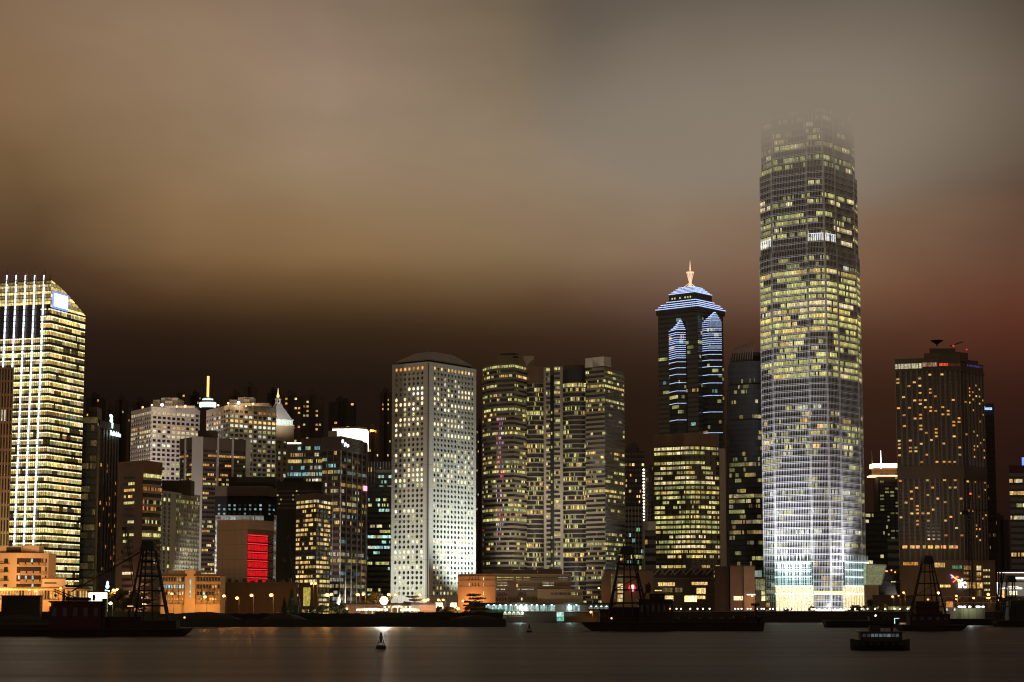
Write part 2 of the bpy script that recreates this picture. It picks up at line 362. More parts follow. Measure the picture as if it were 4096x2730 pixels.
# ================================================================ 1 glass tower with white light strips (far left)
Fp, Bp = quad_plan(201, (-150, 1141), (205, 1122), (344, 1163))
root = thing('office_tower', 'bright yellow lit glass tower with white vertical light strips and a blue framed screen', 'office tower', base_of(Fp+Bp))
zc = 184.2
core(root, Fp+Bp, 3, zc, DARK)
pat_hi = lit([Yl, Yl, YW, YW, OY], .66, .01, .74, (3, 9), (.75, 1.5), .012)
c0, c1 = 46, 26
def skipA(k, i, j): return i == 0 and k in (37, 38, 39, 40) and j < 41
def patA(k, n):
    if k in (0, 1): return [(.01, .01, .008)]*n
    out = []; fb = R.choice((.55, .8, 1.0, 1.1, 1.25, .9))
    while len(out) < n:
        s = R.random(); c = R.choice((Yl, Yl, YW, YG, Yl, OY, YW)); b = fb*(R.uniform(.9, 1.5) if s < .55 else (R.uniform(.35, .8) if s < .88 else R.uniform(.05, .16)))
        for _ in range(R.randint(1, 5)):
            q = b*R.uniform(.7, 1.3); out.append((c[0]*q, c[1]*q, c[2]*q))
    return out[:n]
facade(root, Fp, 8, zc, 41, [c0, c1], DARK, patA, sp=.36, pr=.35, mw=.16, mpr=.2, strip=1.6, skip=skipA, mmat=DSTEEL)
# crown: bright screens of glass, sloping down on the right face
m = MB(); p, q = Fp[0], Fp[1]
ztop = 201
cr = MB(); WW = MB()
for r_ in range(8):
    za = zc+.6+r_*(ztop-zc-.6)/8; zb = za+(ztop-zc-.6)/8
    for j in range(60):
        b = (.45, 1.5, .7, .3, 1.3, .3, .8, .3)[r_]*R.uniform(.75, 1.2)
        if r_ >= 1: WW.pane(p, q, j/60, (j+1)/60, za, zb-.25, .05, g=(Yl[0]*b, Yl[1]*b, Yl[2]*b+.05*b))
    b = (.5, 1.2, .7, .3, 1.0, .25, .8, .3)[r_]
n_ = 34
for j in range(n_):
    t0, t1 = j/n_, (j+1)/n_
    zt = lambda t: ztop-(9.5*t+ (t > .35)*4*(t-.35)+ 6*t*t*.6)
    for r_ in range(9):
        za = zc+.6+r_*2.1; zb = min(za+1.9, zt((t0+t1)/2))
        if zb <= za+.3: continue
        b = (1.6, .3, .6, 1.4, .4, .7, .4, 1.2, .6)[r_]*R.uniform(.7, 1.2)
        WW.pane(Fp[1], Fp[2], t0, t1, za, zb, .05, g=(Yl[0]*b, Yl[1]*b, Yl[2]*b+.05*b))
WW.build('crown_glazing', GL, root)
m = MB(); m.prism(Fp+Bp, zc+.002, 185.4, top=Fp+Bp); m.build('crown_wall', DSTEEL, root)
m = MB(); ins = Fp+Bp; m.v = []; 
top = [(Fp[0][0], Fp[0][1], 201), (Fp[1][0], Fp[1][1], 201), (Fp[2][0], Fp[2][1], 185.5), (Bp[0][0], Bp[0][1], 185.5)]
bt = [(x, y, 185.4) for x, y, z in top]
m.poly(top); 
for i in range(4): m.poly([bt[i], bt[(i+1) % 4], top[(i+1) % 4], top[i]])
m.build('crown_roof', DSTEEL, root)
m = MB(); # crown frame lines
for r_ in range(9): m.seg(Fp[0], Fp[1], 0, 1, zc+.4+r_*2.08, zc+.6+r_*2.08, 0, .25)
for j in range(61): m.seg(Fp[0], Fp[1], max(0, j/60-.0012), min(1, j/60+.0012), zc+.7, 200.9, 0, .22)
m.build('crown_frame', DSTEEL, root)
ftop = [182-37*i for i in range(7)]; fbot = [138-38.3*i for i in range(7)]
def onface(px, py, a, b):   # where the sight line through a pixel meets wall a-b
    rx, rz = ray(px, py); dx, dy = b[0]-a[0], b[1]-a[1]
    # (rx*D, D) = a + t*(dx,dy)
    t = (a[0]-rx*a[1])/(rx*dy-dx); D = a[1]+t*dy; return (rx*D, D, H+rz*D)
for i in range(7):
    if ftop[i] < -40: continue
    a = onface(ftop[i], 1100, p, q); b = onface(fbot[i], 2182, p, q)
    s = MB(); n_ = 46
    dx, dy = q[0]-p[0], q[1]-p[1]; ll = hypot(dx, dy); nx, ny = dy/ll, -dx/ll
    for k in range(n_):
        A = lerp(b, a, k/n_); B = lerp(b, a, (k+.86)/n_)
        s.prism([(A[0]+nx*1.6-.42, A[1]+ny*1.6), (A[0]+nx*1.6+.42, A[1]+ny*1.6), (A[0]+nx*1.6+.42, A[1]+ny*1.6+.6), (A[0]+nx*1.6-.42, A[1]+ny*1.6+.6)], A[2], B[2],
                top=[(B[0]+nx*1.6-.42, B[1]+ny*1.6), (B[0]+nx*1.6+.42, B[1]+ny*1.6), (B[0]+nx*1.6+.42, B[1]+ny*1.6+.6), (B[0]+nx*1.6-.42, B[1]+ny*1.6+.6)])
    s.build('light_strip', LW, root)
    f_ = MB(); f_.tube((a[0]+nx, a[1]+ny, a[2]-6), (a[0]+nx+.4, a[1]+ny, a[2]+3.2), .9, .5, 4)
    f_.prism([(a[0]+2.0, a[1]+1), (a[0]+4.4, a[1]+1), (a[0]+4.4, a[1]+2), (a[0]+2.0, a[1]+2)], a[2]-10, a[2]+1.5, top=[(a[0]+2.2, a[1]+1), (a[0]+2.9, a[1]+1), (a[0]+2.9, a[1]+2), (a[0]+2.2, a[1]+2)])
    f_.build('roof_fin', TAN, root)
s = MB(); s.seg(Fp[1], Fp[2], .03, .46, zat(1248, 1260), zat(1177, 1255), .3, .9); scr = s.build('screen', BLUESC, root)
s = MB(); s.seg(Fp[1], Fp[2], .055, .435, zat(1240, 1260), zat(1184, 1255), .9, 1.0); s.build('lit_panel', WHSC, scr)
# ================================================================ 2 brown gridded block at the left edge
D = 1180; z1 = zat(1476, D); Fp = [(xp(-120, 1480, D), D), (xp(56, 1476, D), D)]; Bp = rayback(Fp[0], Fp[1], 30)
root = tower('office_tower', 'brown concrete block with close vertical fins cut off by the left picture edge', z1, Fp, Bp, 14, [30], TAN, lit([Wh, YG], .05, .75, .2, (2, 6), (.2, .7), .004), cmat=DKB, sp=.18, pr=.5, mw=.7, mpr=1.6, mev=2, z0=34)
m = MB(); fl = offset(Fp, 5.0); m.prism(Fp+Bp, 34.2, 24, top=None); m2 = MB()
m2.prism([(Fp[0][0]-5, D-5), (Fp[1][0]+3, D-5), (Fp[1][0]-3, D+30), (Fp[0][0]-5, D+30)], 29, 35); m2.build('transfer_skirt', CREAM, root)
m2 = MB(); m2.prism([(Fp[0][0], D+4), (Fp[1][0]-3, D+4), (Fp[1][0]-3, D+28), (Fp[0][0], D+28)], 3, 29); m2.build('base_wall', CREAM, root)
# ================================================================ 3 hotel with neon sign
Fp, Bp = quad_plan(118, (388, 1706), (400, 1699), (474, 1716))
root = thing('hotel_tower', 'dark brown hotel tower with glowing lion emblem above white sign lettering', 'hotel', base_of(Fp+Bp))
core(root, Fp+Bp, 3, 118, DKB)
st = MB(); sg = []
a, b = Fp[1], Fp[2]
for j in range(6):
    t0 = .06+j*.155
    st.seg(a, b, t0+.075, t0+.145, 3, 116, 0, .8)
st.seg(a, b, 0, 1, 3, 30, 0, .9); st.seg(a, b, 0, 1, 116, 120.5, 0, .9)
st.build('pilaster', DKB, root)
wins = MB()
for j in range(6):
    for k in range(26):
        t0 = .06+j*.155; zz = 31+k*3.25
        on = R.random() < (.17 if k < 21 else .02); mm_ = MB()
        mm_.pane(a, b, t0+.005, t0+.07, zz, zz+2.6, .08, g=(.004, .004, .003)); sg.append((R.random()*.01, mm_))
        if on:
            q_ = MB(); q_.pane(a, b, t0+.015, t0+.06, zz+.3, zz+2.3, .14, g=(1.0, .36, .06)); sg.append((1, q_))
put_singles(root, sg)
o3 = MB(); o3.seg(a, b, .05, .95, 8, 14, .9, 1.1); 
ang = atan2(b[1]-a[1], b[0]-a[0])
P = onface(446, 1714, a, b); nrm = lambda a_, b_, o_: (P[0]+(b_[1]-a_[1])/hypot(b_[0]-a_[0], b_[1]-a_[1])*o_, P[1]-(b_[0]-a_[0])/hypot(b_[0]-a_[0], b_[1]-a_[1])*o_)
lettering('The Ritz-Carlton', 3.9, (*nrm(a, b, 2.6), 112.6), ang, SIGN, root, 'sign_lettering', font_w=.66)
em = MB(); cx_, cy_ = onface(447, 1690, a, b)[:2]; cy_ -= 1.4
em.lathe(cx_, cy_, [(.2, 117.0), (1.1, 117.3), (1.25, 120.4), (.9, 120.6)], 10); em.lathe(cx_, cy_, [(.6, 120.9), (1.05, 121.6), (.75, 123), (.95, 124.4), (.35, 125.4)], 10)
em.ball((cx_-.5, cy_, 125), .8, 8); em.build('emblem', SIGN, root)
m = MB(); m.tube((cx_, cy_+.4, 116), (cx_, cy_+.4, 124), .12); m.build('emblem_frame', DSTEEL, root)
Fp2 = [(xp(330, 1700, 1290), 1290), (xp(392, 1700, 1290), 1290)]
root = tower('office_tower', 'dull brown glass tower between the light strip tower and the hotel sign', 124, Fp2, rayback(Fp2[0], Fp2[1], 20), 26, [9], DKB, lit([(.25, .17, .05)], .1, .3, .4, (2, 5), (.05, .35), .006), sp=.25, pr=.3)
m = MB(); m.box(Fp2[0][0]+2, Fp2[1][0]-2, 1296, 1312, 124, 131); m.build('plant_room', DKB, root)
# ================================================================ 4 two white gridded office blocks
def grid_block(label, z, l, c, r, nf, cl, cr_, pat, roofboxes, z0=3):
    Fp, Bp = quad_plan(z, l, c, r); root = thing('office_block', label, 'office block', base_of(Fp+Bp))
    core(root, Fp+Bp, z0, z, BLACK)
    W_ = MB(); fh = (z-2.0-z0)/nf; sg = []
    for k in range(nf+1): W_.band(Fp, z0+k*fh-.75, z0+k*fh+.75 if k < nf else z+.8, -.3, .95)
    for i, c_ in enumerate((cl, cr_)):
        ll = hypot(Fp[i+1][0]-Fp[i][0], Fp[i+1][1]-Fp[i][1])
        for j in range(c_+1): 
            h = .62/ll; t = j/c_; W_.seg(Fp[i], Fp[i+1], max(.0005, t-h), min(.9995, t+h), z0+.1, z-.1, 0, .90)
    W_.build('frame_wall', WHITEC, root)
    for k in range(nf):
        g = pat(k, cl+cr_)
        for i, c_ in enumerate((cl, cr_)):
            for j in range(c_):
                mm_ = MB(); mm_.pane(Fp[i], Fp[i+1], j/c_+.01, (j+1)/c_-.01, z0+k*fh+.75, z0+(k+1)*fh-.75, .12, g=g[j+i*cl])
                sg.append((k+i*nf*2, mm_))
    put_singles(root, sg)
    for rb in roofboxes:
        nm, x0, x1, pt, dd, dp = rb
        m = MB(); D_ = Fp[1][1]+dd; m.box(xp(x0, pt, D_), xp(x1, pt, D_), D_, D_+dp, z+.7, zat(pt, D_)); m.build(nm, WHITEC, root)
    return root, Fp, Bp
def patE(k, n, nf=44):
    t = nf-1-k
    rows = {0: (YW, .9, .5), 3: (OY, .5, .6), 4: (YW, .85, .75), 5: (YW, .8, .7), 6: (YG, .25, .5), 7: (Wh, .5, .9), 10: (GY, .3, .4), 11: (GY, .5, .6), 13: (YG, .5, .7), 14: (Wh, .4, .7)}
    c, pr, b = rows.get(t, (GY, .12, .4)); out = []
    for _ in range(n):
        q = R.uniform(.6, 1.3)*b if R.random() < pr else 0; out.append((c[0]*q+.004, c[1]*q+.004, c[2]*q+.003))
    return out
def patF(k, n, nf=43):
    t = nf-1-k
    rows = {0: (Or, .8, .35), 1: (Wh, .3, .6), 2: (OY, .8, .9), 3: (Wh, .75, .8), 4: (YG, .5, .5), 5: (Wh, .5, .6), 6: (Wh, .6, .75), 8: (YG, .5, .5), 10: (GY, .4, .5), 11: (YW, .55, .6), 12: (YW, .4, .6), 13: (YG, .4, .6)}
    c, pr, b = rows.get(t, (GY, .12, .3)); out = []
    for _ in range(n):
        q = R.uniform(.6, 1.3)*b if R.random() < pr else 0; out.append((c[0]*q+.004, c[1]*q+.004, c[2]*q+.003))
    return out
rE, FE, BE = grid_block('white gridded office block left of the mast with spotlit plant rooms on its roof', 164, (529, 1650), (608, 1632), (797, 1647), 44, 9, 10, patE,
   [('parapet', 600, 780, 1624, 8, 20), ('plant_room', 645, 712, 1592, 14, 12), ('plant_room', 612, 640, 1600, 12, 10), ('plant_room', 712, 728, 1600, 16, 10), ('tank_room', 660, 690, 1604, 11, 2.5)])
rF, FF, BF = grid_block('white gridded office block right of the mast with orange top windows', 160.6, (830, 1647), (917, 1625), (1103, 1640), 43, 9, 10, patF,
   [('parapet', 915, 1075, 1613, 8, 20), ('plant_room', 952, 1015, 1590, 14, 12), ('plant_room', 918, 948, 1600, 12, 10), ('tank_room', 975, 1000, 1597, 12, 1.5)])
# roof spotlights
def roof_light(label, px, py, D, s=.8, group='lamps along the roof edges of the white blocks', mat=None, col=(1, .62, .25), e=900):
    P = at(px, py, D); r_ = thing('roof_lamp', label, 'lamp', (P[0], P[1], P[2]-3.5), group)
    m = MB(); m.tube((P[0], P[1], P[2]-3.5), (P[0], P[1], P[2]-.3), .12); m.build('post', DSTEEL, r_)
    m = MB(); m.ball(P, s); m.build('lamp_head', mat or LSOD, r_)
    if e: lamp('lamp_light', (P[0], P[1]-1.2, P[2]), e, col, .5, r_)
    return r_
for i, (px, py, D, s) in enumerate([(571, 1630, 1648, .8), (608, 1621, 1646, .8), (648, 1620, 1650, 1.15), (707, 1627, 1660, .8), (741, 1626, 1664, 1.1), (873, 1622, 1610, .8), (913, 1614, 1606, .8), (954, 1612, 1608, 1.15), (984, 1625, 1610, .7), (1012, 1617, 1612, .9), (1046, 1619, 1616, 1.1)]):
    roof_light('%s roof lamp from the left along the white blocks' % ['first', 'second', 'third, brightest of the left block,', 'fourth', 'fifth', 'sixth, beside the mast,', 'seventh', 'eighth, brightest of the right block,', 'ninth', 'tenth', 'last'][i], px, py, D, s, mat=LWH if i in (2, 7) else LSOD)
# ================================================================ 5 tower with ring and neon mast
D = 1900; cx = xp(827, 1617, D)
root = thing('mast_tower', 'round topped tower with a cyan glowing ring and a tall orange neon mast', 'tower', (cx, D, 3))
m = MB(); m.box(cx-8, cx+8, D-2, D+18, 3, zat(1632, D)); m.build('wall', DKB, root)
sg = []
for k in range(24):
    for j in range(4):
        mm_ = MB(); on = R.random() < .4; q = R.uniform(.3, .9) if on else 0; mm_.pane((cx-7.5, D-2), (cx+7.5, D-2), j/4+.03, (j+1)/4-.03, 20+k*6, 24+k*6, .1, g=(YG[0]*q+.004, YG[1]*q+.004, YG[2]*q+.003)); sg.append((k, mm_))
put_singles(root, sg)
for y0, y1 in ((1651, 1641), (1666, 1656), (1681, 1671)):
    m = MB(); m.lathe(cx, D+6, [(6.4, zat(y0, D)), (6.4, zat(y1, D))], 20); m.build('lit_band', LY, root)
m = MB(); m.lathe(cx, D+6, [(5.9, zat(1690, D)), (5.9, zat(1628, D))], 20); m.build('drum', TAN, root)
m = MB(); m.lathe(cx, D+6, [(7.0, zat(1628, D)), (7.6, zat(1624, D)), (7.6, zat(1611, D)), (7.1, zat(1609, D))], 28); m.build('glowing_ring', LC, root)
m = MB(); m.lathe(cx, D+6, [(7.8, zat(1609, D)), (6, zat(1604, D)), (4.6, zat(1603, D)), (4.6, zat(1597, D)), (4.2, zat(1592, D)), (1.5, zat(1588, D))], 24); m.build('roof', PINK, root)
m = MB(); m.lathe(cx, D+6, [(4.8, zat(1599, D)), (4.8, zat(1594, D))], 24); m.build('upper_ring', LC, root)
m = MB(); m.lathe(cx, D+6, [(1.0, zat(1590, D)), (1.0, zat(1586, D))], 8); m.tube((cx, D+6, zat(1504, D)), (cx, D+6, zat(1496, D)), .25); m.build('mast_tip', DSTEEL, root)
m = MB(); m.lathe(cx, D+6, [(.95, zat(1586, D)), (.95, zat(1503, D))], 10); m.build('neon_mast', LO, root)
# ================================================================ 6 pyramid roofed tower
D = 1700; cx = xp(1104, 1690, D); zb = zat(1678, D); k_ = D/8500
root = thing('pyramid_roofed_tower', 'stone tower with a steep silvery pyramid roof, lantern and spire', 'tower', (cx, D+12, 3))
hw = 58*k_
def sq(h, c=(0, 0)): return [(cx-h, D+12-h), (cx+h, D+12-h), (cx+h, D+12+h), (cx-h, D+12+h)]
def sqr(h, a=.62):
    return [(cx+h*1.414*cos(a+pi*1.25+i*pi/2), D+12+h*1.414*sin(a+pi*1.25+i*pi/2)) for i in range(4)]
bh = 8.6
m = MB(); m.prism(sqr(bh), zb, zat(1630, D), top=sqr(bh*.42)); m.prism(sqr(bh*.42), zat(1630, D), zat(1611, D), top=sqr(2.2)); m.build('roof', wall('silver_roof', (.5, .48, .46), .4, .1, metal=.2), root)
m = MB()
for c_ in sqr(bh*1.0):
    m.tube((c_[0], c_[1], zb), (cx+(c_[0]-cx)*.42, D+12+(c_[1]-D-12)*.42, zat(1630, D)), .25)
m.build('roof_rib', STEEL, root)
m = MB(); m.lathe(cx, D+12, [(2.4, zat(1611, D)), (2.4, zat(1606, D))], 8); m.lathe(cx, D+12, [(2.9, zat(1594, D)), (2.2, zat(1589, D)), (.5, zat(1584, D))], 8)
for i in range(8): m.tube((cx+2*cos(i*pi/4), D+12+2*sin(i*pi/4), zat(1606, D)), (cx+2*cos(i*pi/4), D+12+2*sin(i*pi/4), zat(1594, D)), .3)
m.build('lantern', WHITEC, root)
m = MB(); m.lathe(cx, D+12, [(.9, zat(1584, D)), (1.0, zat(1578, D)), (.35, zat(1568, D))], 8); m.build('finial_light', LO, root)
m = MB(); m.tube((cx, D+12, zat(1568, D)), (cx, D+12, zat(1547, D)), .3, .05); m.build('spire', LY, root)
F6 = [sqr(bh+.3)[i] for i in (3, 0, 1)]
m = MB(); m.prism(sqr(bh+.2), zat(1697, D), zb-.2); m.build('lantern_storey', emis('green_white_glow', (.55, .9, .62), .9, .25), root)
m = MB(); m.prism(sqr(bh+.9), zb-.2, zb+.5); m.prism(sqr(bh+1.2), zat(1702, D), zat(1697, D))
for t in range(13): 
    for i in range(4):
        a, b = sqr(bh+.35)[i], sqr(bh+.35)[(i+1) % 4]; c_ = lerp(a, b, t/12); m.tube((c_[0], c_[1], zat(1697, D)), (c_[0], c_[1], zb-.2), .22, n=4)
m.build('colonnade', WHITEC, root)
m = MB(); m.prism(sqr(bh+1.0), zat(1765, D), zat(1702, D)); m.prism(sqr(bh-.6), 3, zat(1765, D)); m.prism(sqr(bh+1.8), zat(1711, D), zat(1707, D)); m.prism(sqr(bh+.6), zat(1806, D), zat(1800, D)); m.build('wall', wall('sandstone', (.38, .28, .16)), root)
sg = []
sq_ = sqr(bh-.6)
for i in range(4):
    a, b = sq_[i], sq_[(i+1) % 4]
    if (a[1]+b[1])/2 > D+12: continue
    for k in range(14):
        for j in (0, 1):
            mm_ = MB(); on = R.random() < .4; q = R.uniform(.3, .8) if on else 0
            mm_.pane(a, b, .28+j*.3, .40+j*.3, zat(2000, D)+k*4.6, zat(2000, D)+k*4.6+2.6, .1, g=(Wh[0]*q*.8+.004, Wh[1]*q+.004, Wh[2]*q+.003)); sg.append((k, mm_))
put_singles(root, sg)
# ================================================================ 7 brown tower with white piers
z = 128.5
Fp = plan(z, (723, 1762), (770, 1754), (814, 1754), (998, 1765)); Bp = [(Fp[3][0]-6, Fp[3][1]+26), (Fp[0][0]+4, Fp[0][1]+26)]
root = thing('office_tower', 'brown banded tower with a broad white corner pier and thin white fins', 'office tower', base_of(Fp+Bp))
core(root, Fp+Bp, 3, z, DARK)
pat = lit([YG, OY, YW, Or, GY], .05, .35, .28, (1, 4), (.4, 1.1), .005)
facade(root, Fp, 3.2, z-8, 35, [10, 0, 30], wall('brown_spandrel', (.17, .12, .095)), pat, sp=.52, pr=.6, mw=.12, mpr=.3, mull_seg=(0, 2))
m = MB(); m.band([Fp[0], Fp[1]], z-8, z+.8, 0, .8); m.band([Fp[2], Fp[3]], z-8, z+.8, 0, .8); m.build('parapet', wall('brown_spandrel', (.17, .12, .095)), root)
m = MB(); m.seg(Fp[1], Fp[2], 0, 1, 3, z+1, 0, 1.6); m.build('corner_pier', WHITEC, root)
for t in (.28, .6): m = MB(); m.seg(Fp[2], Fp[3], t, t+.035, 3, z+1, 0, 1.5); m.build('fin', WHITEC, root)
m = MB(); m.seg(Fp[2], Fp[3], .9, 1, 3, z+1, 0, 1.7); m.build('end_pier', WHITEC, root)
m = MB(); m.seg(Fp[0], Fp[1], .47, .56, 3, z+1, 0, 1.5); m.build('fin', WHITEC, root)
m = MB(); m.box(Fp[1][0]+3, Fp[1][0]+16, Fp[1][1]+5, Fp[1][1]+15, z, z+6); m.build('plant_room', DKB, root)
m = MB(); c_ = (Fp[2][0]+12, Fp[2][1]+8, z+5); 
for i in range(5):
    pass
m.lathe(c_[0], c_[1], [(.3, z), (.3, z+2.5), (3.4, z+5), (3.5, z+5.4), (.4, z+3.2)], 14); m.build('satellite_dish', GREYC, root)
# ================================================================ 8 brown concrete tower with curved balconies
z = 91
Fp, Bp = quad_plan(z, (472, 1857), (572, 1849), (648, 1858))
root = thing('apartment_tower', 'brown concrete tower with blank side wall and pale curved balcony fronts', 'apartment tower', base_of(Fp+Bp))
BC = wall('brown_concrete', (.20, .13, .085)); core(root, Fp+Bp, 3, z, BC)
sg = []; nfl = 25; fh = 3.62; a, b = Fp[0], Fp[1]; c_, d_ = Fp[1], Fp[2]
lit_l = {1: (YG, .7), 2: (OY, .9), 3: (OY, .5), 4: (YG, .9), 7: (YW, .7), 9: (YG, .8), 10: (YG, .5), 15: (YW, .9), 18: (YW, .4)}
for k in range(20):
    zz = z-9-k*fh
    if zz < 6: break
    for j in range(5):
        g = (.005, .004, .003)
        if k in lit_l and R.random() < lit_l[k][1]: q = R.uniform(.4, 1); cc = lit_l[k][0]; g = tuple(v*q for v in cc)
        mm_ = MB(); mm_.pane(a, b, .27+j*.085, .27+j*.085+.078, zz, zz+1.5, .05, g=g); sg.append((1, mm_))
put_singles(root, sg)
W_ = MB(); bal = []
litr = {0: (YG, .95, .9), 2: (Or, .6, .5), 4: (YG, .5, .5), 5: (Or, .4, .6), 7: (YG, .2, .9), 8: (YG, .15, 1), 9: (YG, .95, .95), 13: (YW, .3, .7)}
for k in range(22):
    zz = z-8.5-k*fh*1.03
    if zz < 8: break
    cc, pr_, b_ = litr.get(k, (GY, .0, .3)); wm = MB()
    for j in range(14):
        q = R.uniform(.5, 1.2)*b_ if R.random() < pr_ else 0; wm.pane(c_, d_, .02+j*.068, .02+(j+1)*.068, zz, zz+2.1, .3, g=(cc[0]*q+.004, cc[1]*q+.004, cc[2]*q+.003))
    wm.build('ribbon_window', GL, root)
    bm_ = MB(); dx, dy = d_[0]-c_[0], d_[1]-c_[1]; ll = hypot(dx, dy); nx, ny = dy/ll, -dx/ll
    pr2 = []
    for t in range(9):
        u = .02+t*.12; e_ = 2.2*(1-abs(2*t/8-1)**4); pr2.append((c_[0]+dx*u+nx*e_, c_[1]+dy*u+ny*e_))
    bm_.prism(pr2+[(c_[0]+dx*.98, c_[1]+dy*.98), (c_[0]+dx*.02, c_[1]+dy*.02)], zz-1.5, zz-.1, top=None); bm_.build('balcony_front', TAN, root)
m = MB(); m.seg(c_, d_, 0, 1, z-5, z+1, 0, .4); m.seg(a, b, 0, 1, z-.5, z+1, 0, .4); m.build('parapet', BC, root)
# ================================================================ 9 grey hotel with narrow windows
z = 78
Fp, Bp = quad_plan(z, (647, 1974), (701, 1978), (796, 1990))
Fp = plan(z, (647, 1971), (701, 1978), (796, 1990)); Bp = [(Fp[2][0]-4, Fp[2][1]+25), (Fp[0][0], Fp[0][1]+25)]
root = thing('hotel_tower', 'pale grey stone hotel block with narrow upright windows and a ribbed dark crown', 'hotel', base_of(Fp+Bp))
core(root, Fp+Bp, 3, z+.3, BLACK); W_ = MB(); nf = 28; fh = (z-3)/nf; sg = []
pat = lit([YG, YG, Yl, YW], .1, .3, .3, (1, 3), (.4, .95), .004)
for k in range(nf+1): W_.band(Fp, 3+k*fh-.35, 3+k*fh+(.35 if k < nf else 1.2), -.2, .7)
for i, c in enumerate((3, 15)):
    ll = hypot(Fp[i+1][0]-Fp[i][0], Fp[i+1][1]-Fp[i][1])
    for j in range(c+1):
        t = j/c; h = (.42 if i else 1.6)/ll; W_.seg(Fp[i], Fp[i+1], max(.0005, t-h), min(.9995, t+h), 3.1, z, 0, .66)
W_.seg(Fp[0], Fp[1], .62, .999, 3.1, z, 0, .64)
W_.build('frame_wall', GREYC, root)
for k in range(nf):
    g = pat(k, 18)
    for i, c in enumerate((3, 15)):
        for j in range(c):
            mm_ = MB(); mm_.pane(Fp[i], Fp[i+1], j/c+.01, (j+1)/c-.01, 3+k*fh+.35, 3+(k+1)*fh-.35, .1, g=g[j+3*i]); sg.append((k, mm_))
put_singles(root, sg)
m = MB(); D_ = Fp[1][1]+9; x0, x1 = xp(648, 1925, D_), xp(765, 1925, D_); m.box(x0, x1, D_, D_+14, z, zat(1922, D_))
for j in range(16): m.box(x0+.3+j*(x1-x0-.6)/15.5, x0+.9+j*(x1-x0-.6)/15.5, D_-.8, D_-.01, z+.5, zat(1925, D_))
m.build('crown', DKB, root)
# ================================================================ 10 dark stepped block with cyan windows
D = 1500; z = zat(1949, D)
Fp = plan(z, (861, 1949), (1068, 1949), (1182, 1962)); Bp = [(Fp[2][0], Fp[2][1]+22), (Fp[0][0], Fp[0][1]+30)]
root = thing('office_block', 'dark stepped block with brown parapet and rows of small cyan windows', 'office block', base_of(Fp+Bp))
core(root, Fp+Bp, 3, z, BLACK)
m = MB(); m.band(Fp, z-6.5, z+.6, 0, 1.4); m.build('parapet', wall('brown_parapet', (.17, .12, .09)), root)
sg = []
for k, (yy, pr_) in enumerate(((2022, .55), (2038, .75), (2056, .35))):
    for i, n_ in ((0, 9), (1, 6)):
        for j in range(n_):
            q = R.uniform(.1, .55) if R.random() < pr_ else 0; zz = zat(yy, Fp[1][1]); mm_ = MB(); mm_.pane(Fp[i], Fp[i+1], .06+j*.9/n_, .06+(j+.42)*.9/n_, zz-.7, zz+.7, .1, g=(.45*q+.004, .75*q+.004, .8*q+.004)); sg.append((1, mm_))
put_singles(root, sg)
m = MB(); D_ = D+6; m.box(xp(915, 1907, D_), xp(1103, 1907, D_), D_, D_+16, z, zat(1909, D_)); m.build('plant_room', wall('plant_screen', (.05, .04, .035)), root)
def hotel_wing(label, px0, px1, ytop, ybot, D, nf, nc, pat, mat, group=None):
    F_ = [(xp(px0, ytop, D), D), (xp(px1, ytop, D), D+2)]; B_ = rayback(F_[0], F_[1], 16); z = zat(ytop, D)
    r_ = thing('hotel_wing', label, 'hotel', base_of(F_+B_), group); core(r_, F_+B_, 3, z, BLACK)
    facade(r_, F_, 3.2, z-.5, nf, [nc], mat, pat, sp=.36, pr=.5, mw=.28, mpr=.45); 
    return r_
pc = lit([(.16, .24, .26), (.12, .18, .2)], .5, .0, .7, (2, 6), (.5, 1.2), .01)
hotel_wing('pale banded hotel wing with dim blue windows right of the red lit block', 1096, 1190, 2064, 2310, 1440, 20, 20, pc, WHITEC)
hotel_wing('pale banded hotel wing rising behind the beige block with cyan top floor', 862, 1054, 2064, 2310, 1442, 20, 40, lit([(.4, .6, .6), (.16, .22, .22)], .3, .1, .5, (2, 6), (.4, 1.2), .01), WHITEC)
# ================================================================ 11 beige block with red lit facade
z = 57
Fp, Bp = quad_plan(z, (869, 2089), (991, 2086), (1093, 2094))
Bp = [(Fp[2][0]-2, Fp[2][1]+22), (Fp[0][0], Fp[0][1]+24)]
root = thing('theatre_block', 'plain beige block whose gridded front glows bright red', 'theatre', base_of(Fp+Bp))
BEI = wall('beige_panels', (.50, .40, .30), .8, .1); core(root, Fp+Bp, 3, z, BEI)
m = MB()
for k in range(1, 7): m.seg(Fp[0], Fp[1], .001, .999, k*8.2+3, k*8.2+3.12, 0, .07)
for j in range(1, 5): m.seg(Fp[0], Fp[1], j/5-.001, j/5+.001, 3, z-.2, 0, .05)
m.build('panel_joint', wall('joint_dark', (.12, .10, .08)), root)  # joint lines in a darker tone than the panels
a, b = Fp[1], Fp[2]; zr = zat(2137, a[1])
m = MB(); m.seg(a, b, .0, 1, zr-.5, zat(2117, a[1]), 0, .35); m.build('brick_frieze', BROWN, root)
m = MB(); m.seg(a, b, .0, 1, 3, zr-.6, 0, .08); m.build('facade_panel', wall('facade_dark_red', (.07, .012, .012)), root)  # dark red panel colour behind the louvres
m = MB()
for k in range(7): m.seg(a, b, 0, .76, zr-.7-k*4.75, zr-.3-k*4.75, .1, .7)
m.build('red_light_line', LR, root)
bars = MB()
for k in range(6):
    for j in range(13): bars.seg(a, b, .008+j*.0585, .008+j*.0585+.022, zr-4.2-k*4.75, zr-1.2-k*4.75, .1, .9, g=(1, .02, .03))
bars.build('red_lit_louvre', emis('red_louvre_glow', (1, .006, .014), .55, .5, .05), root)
sg = []
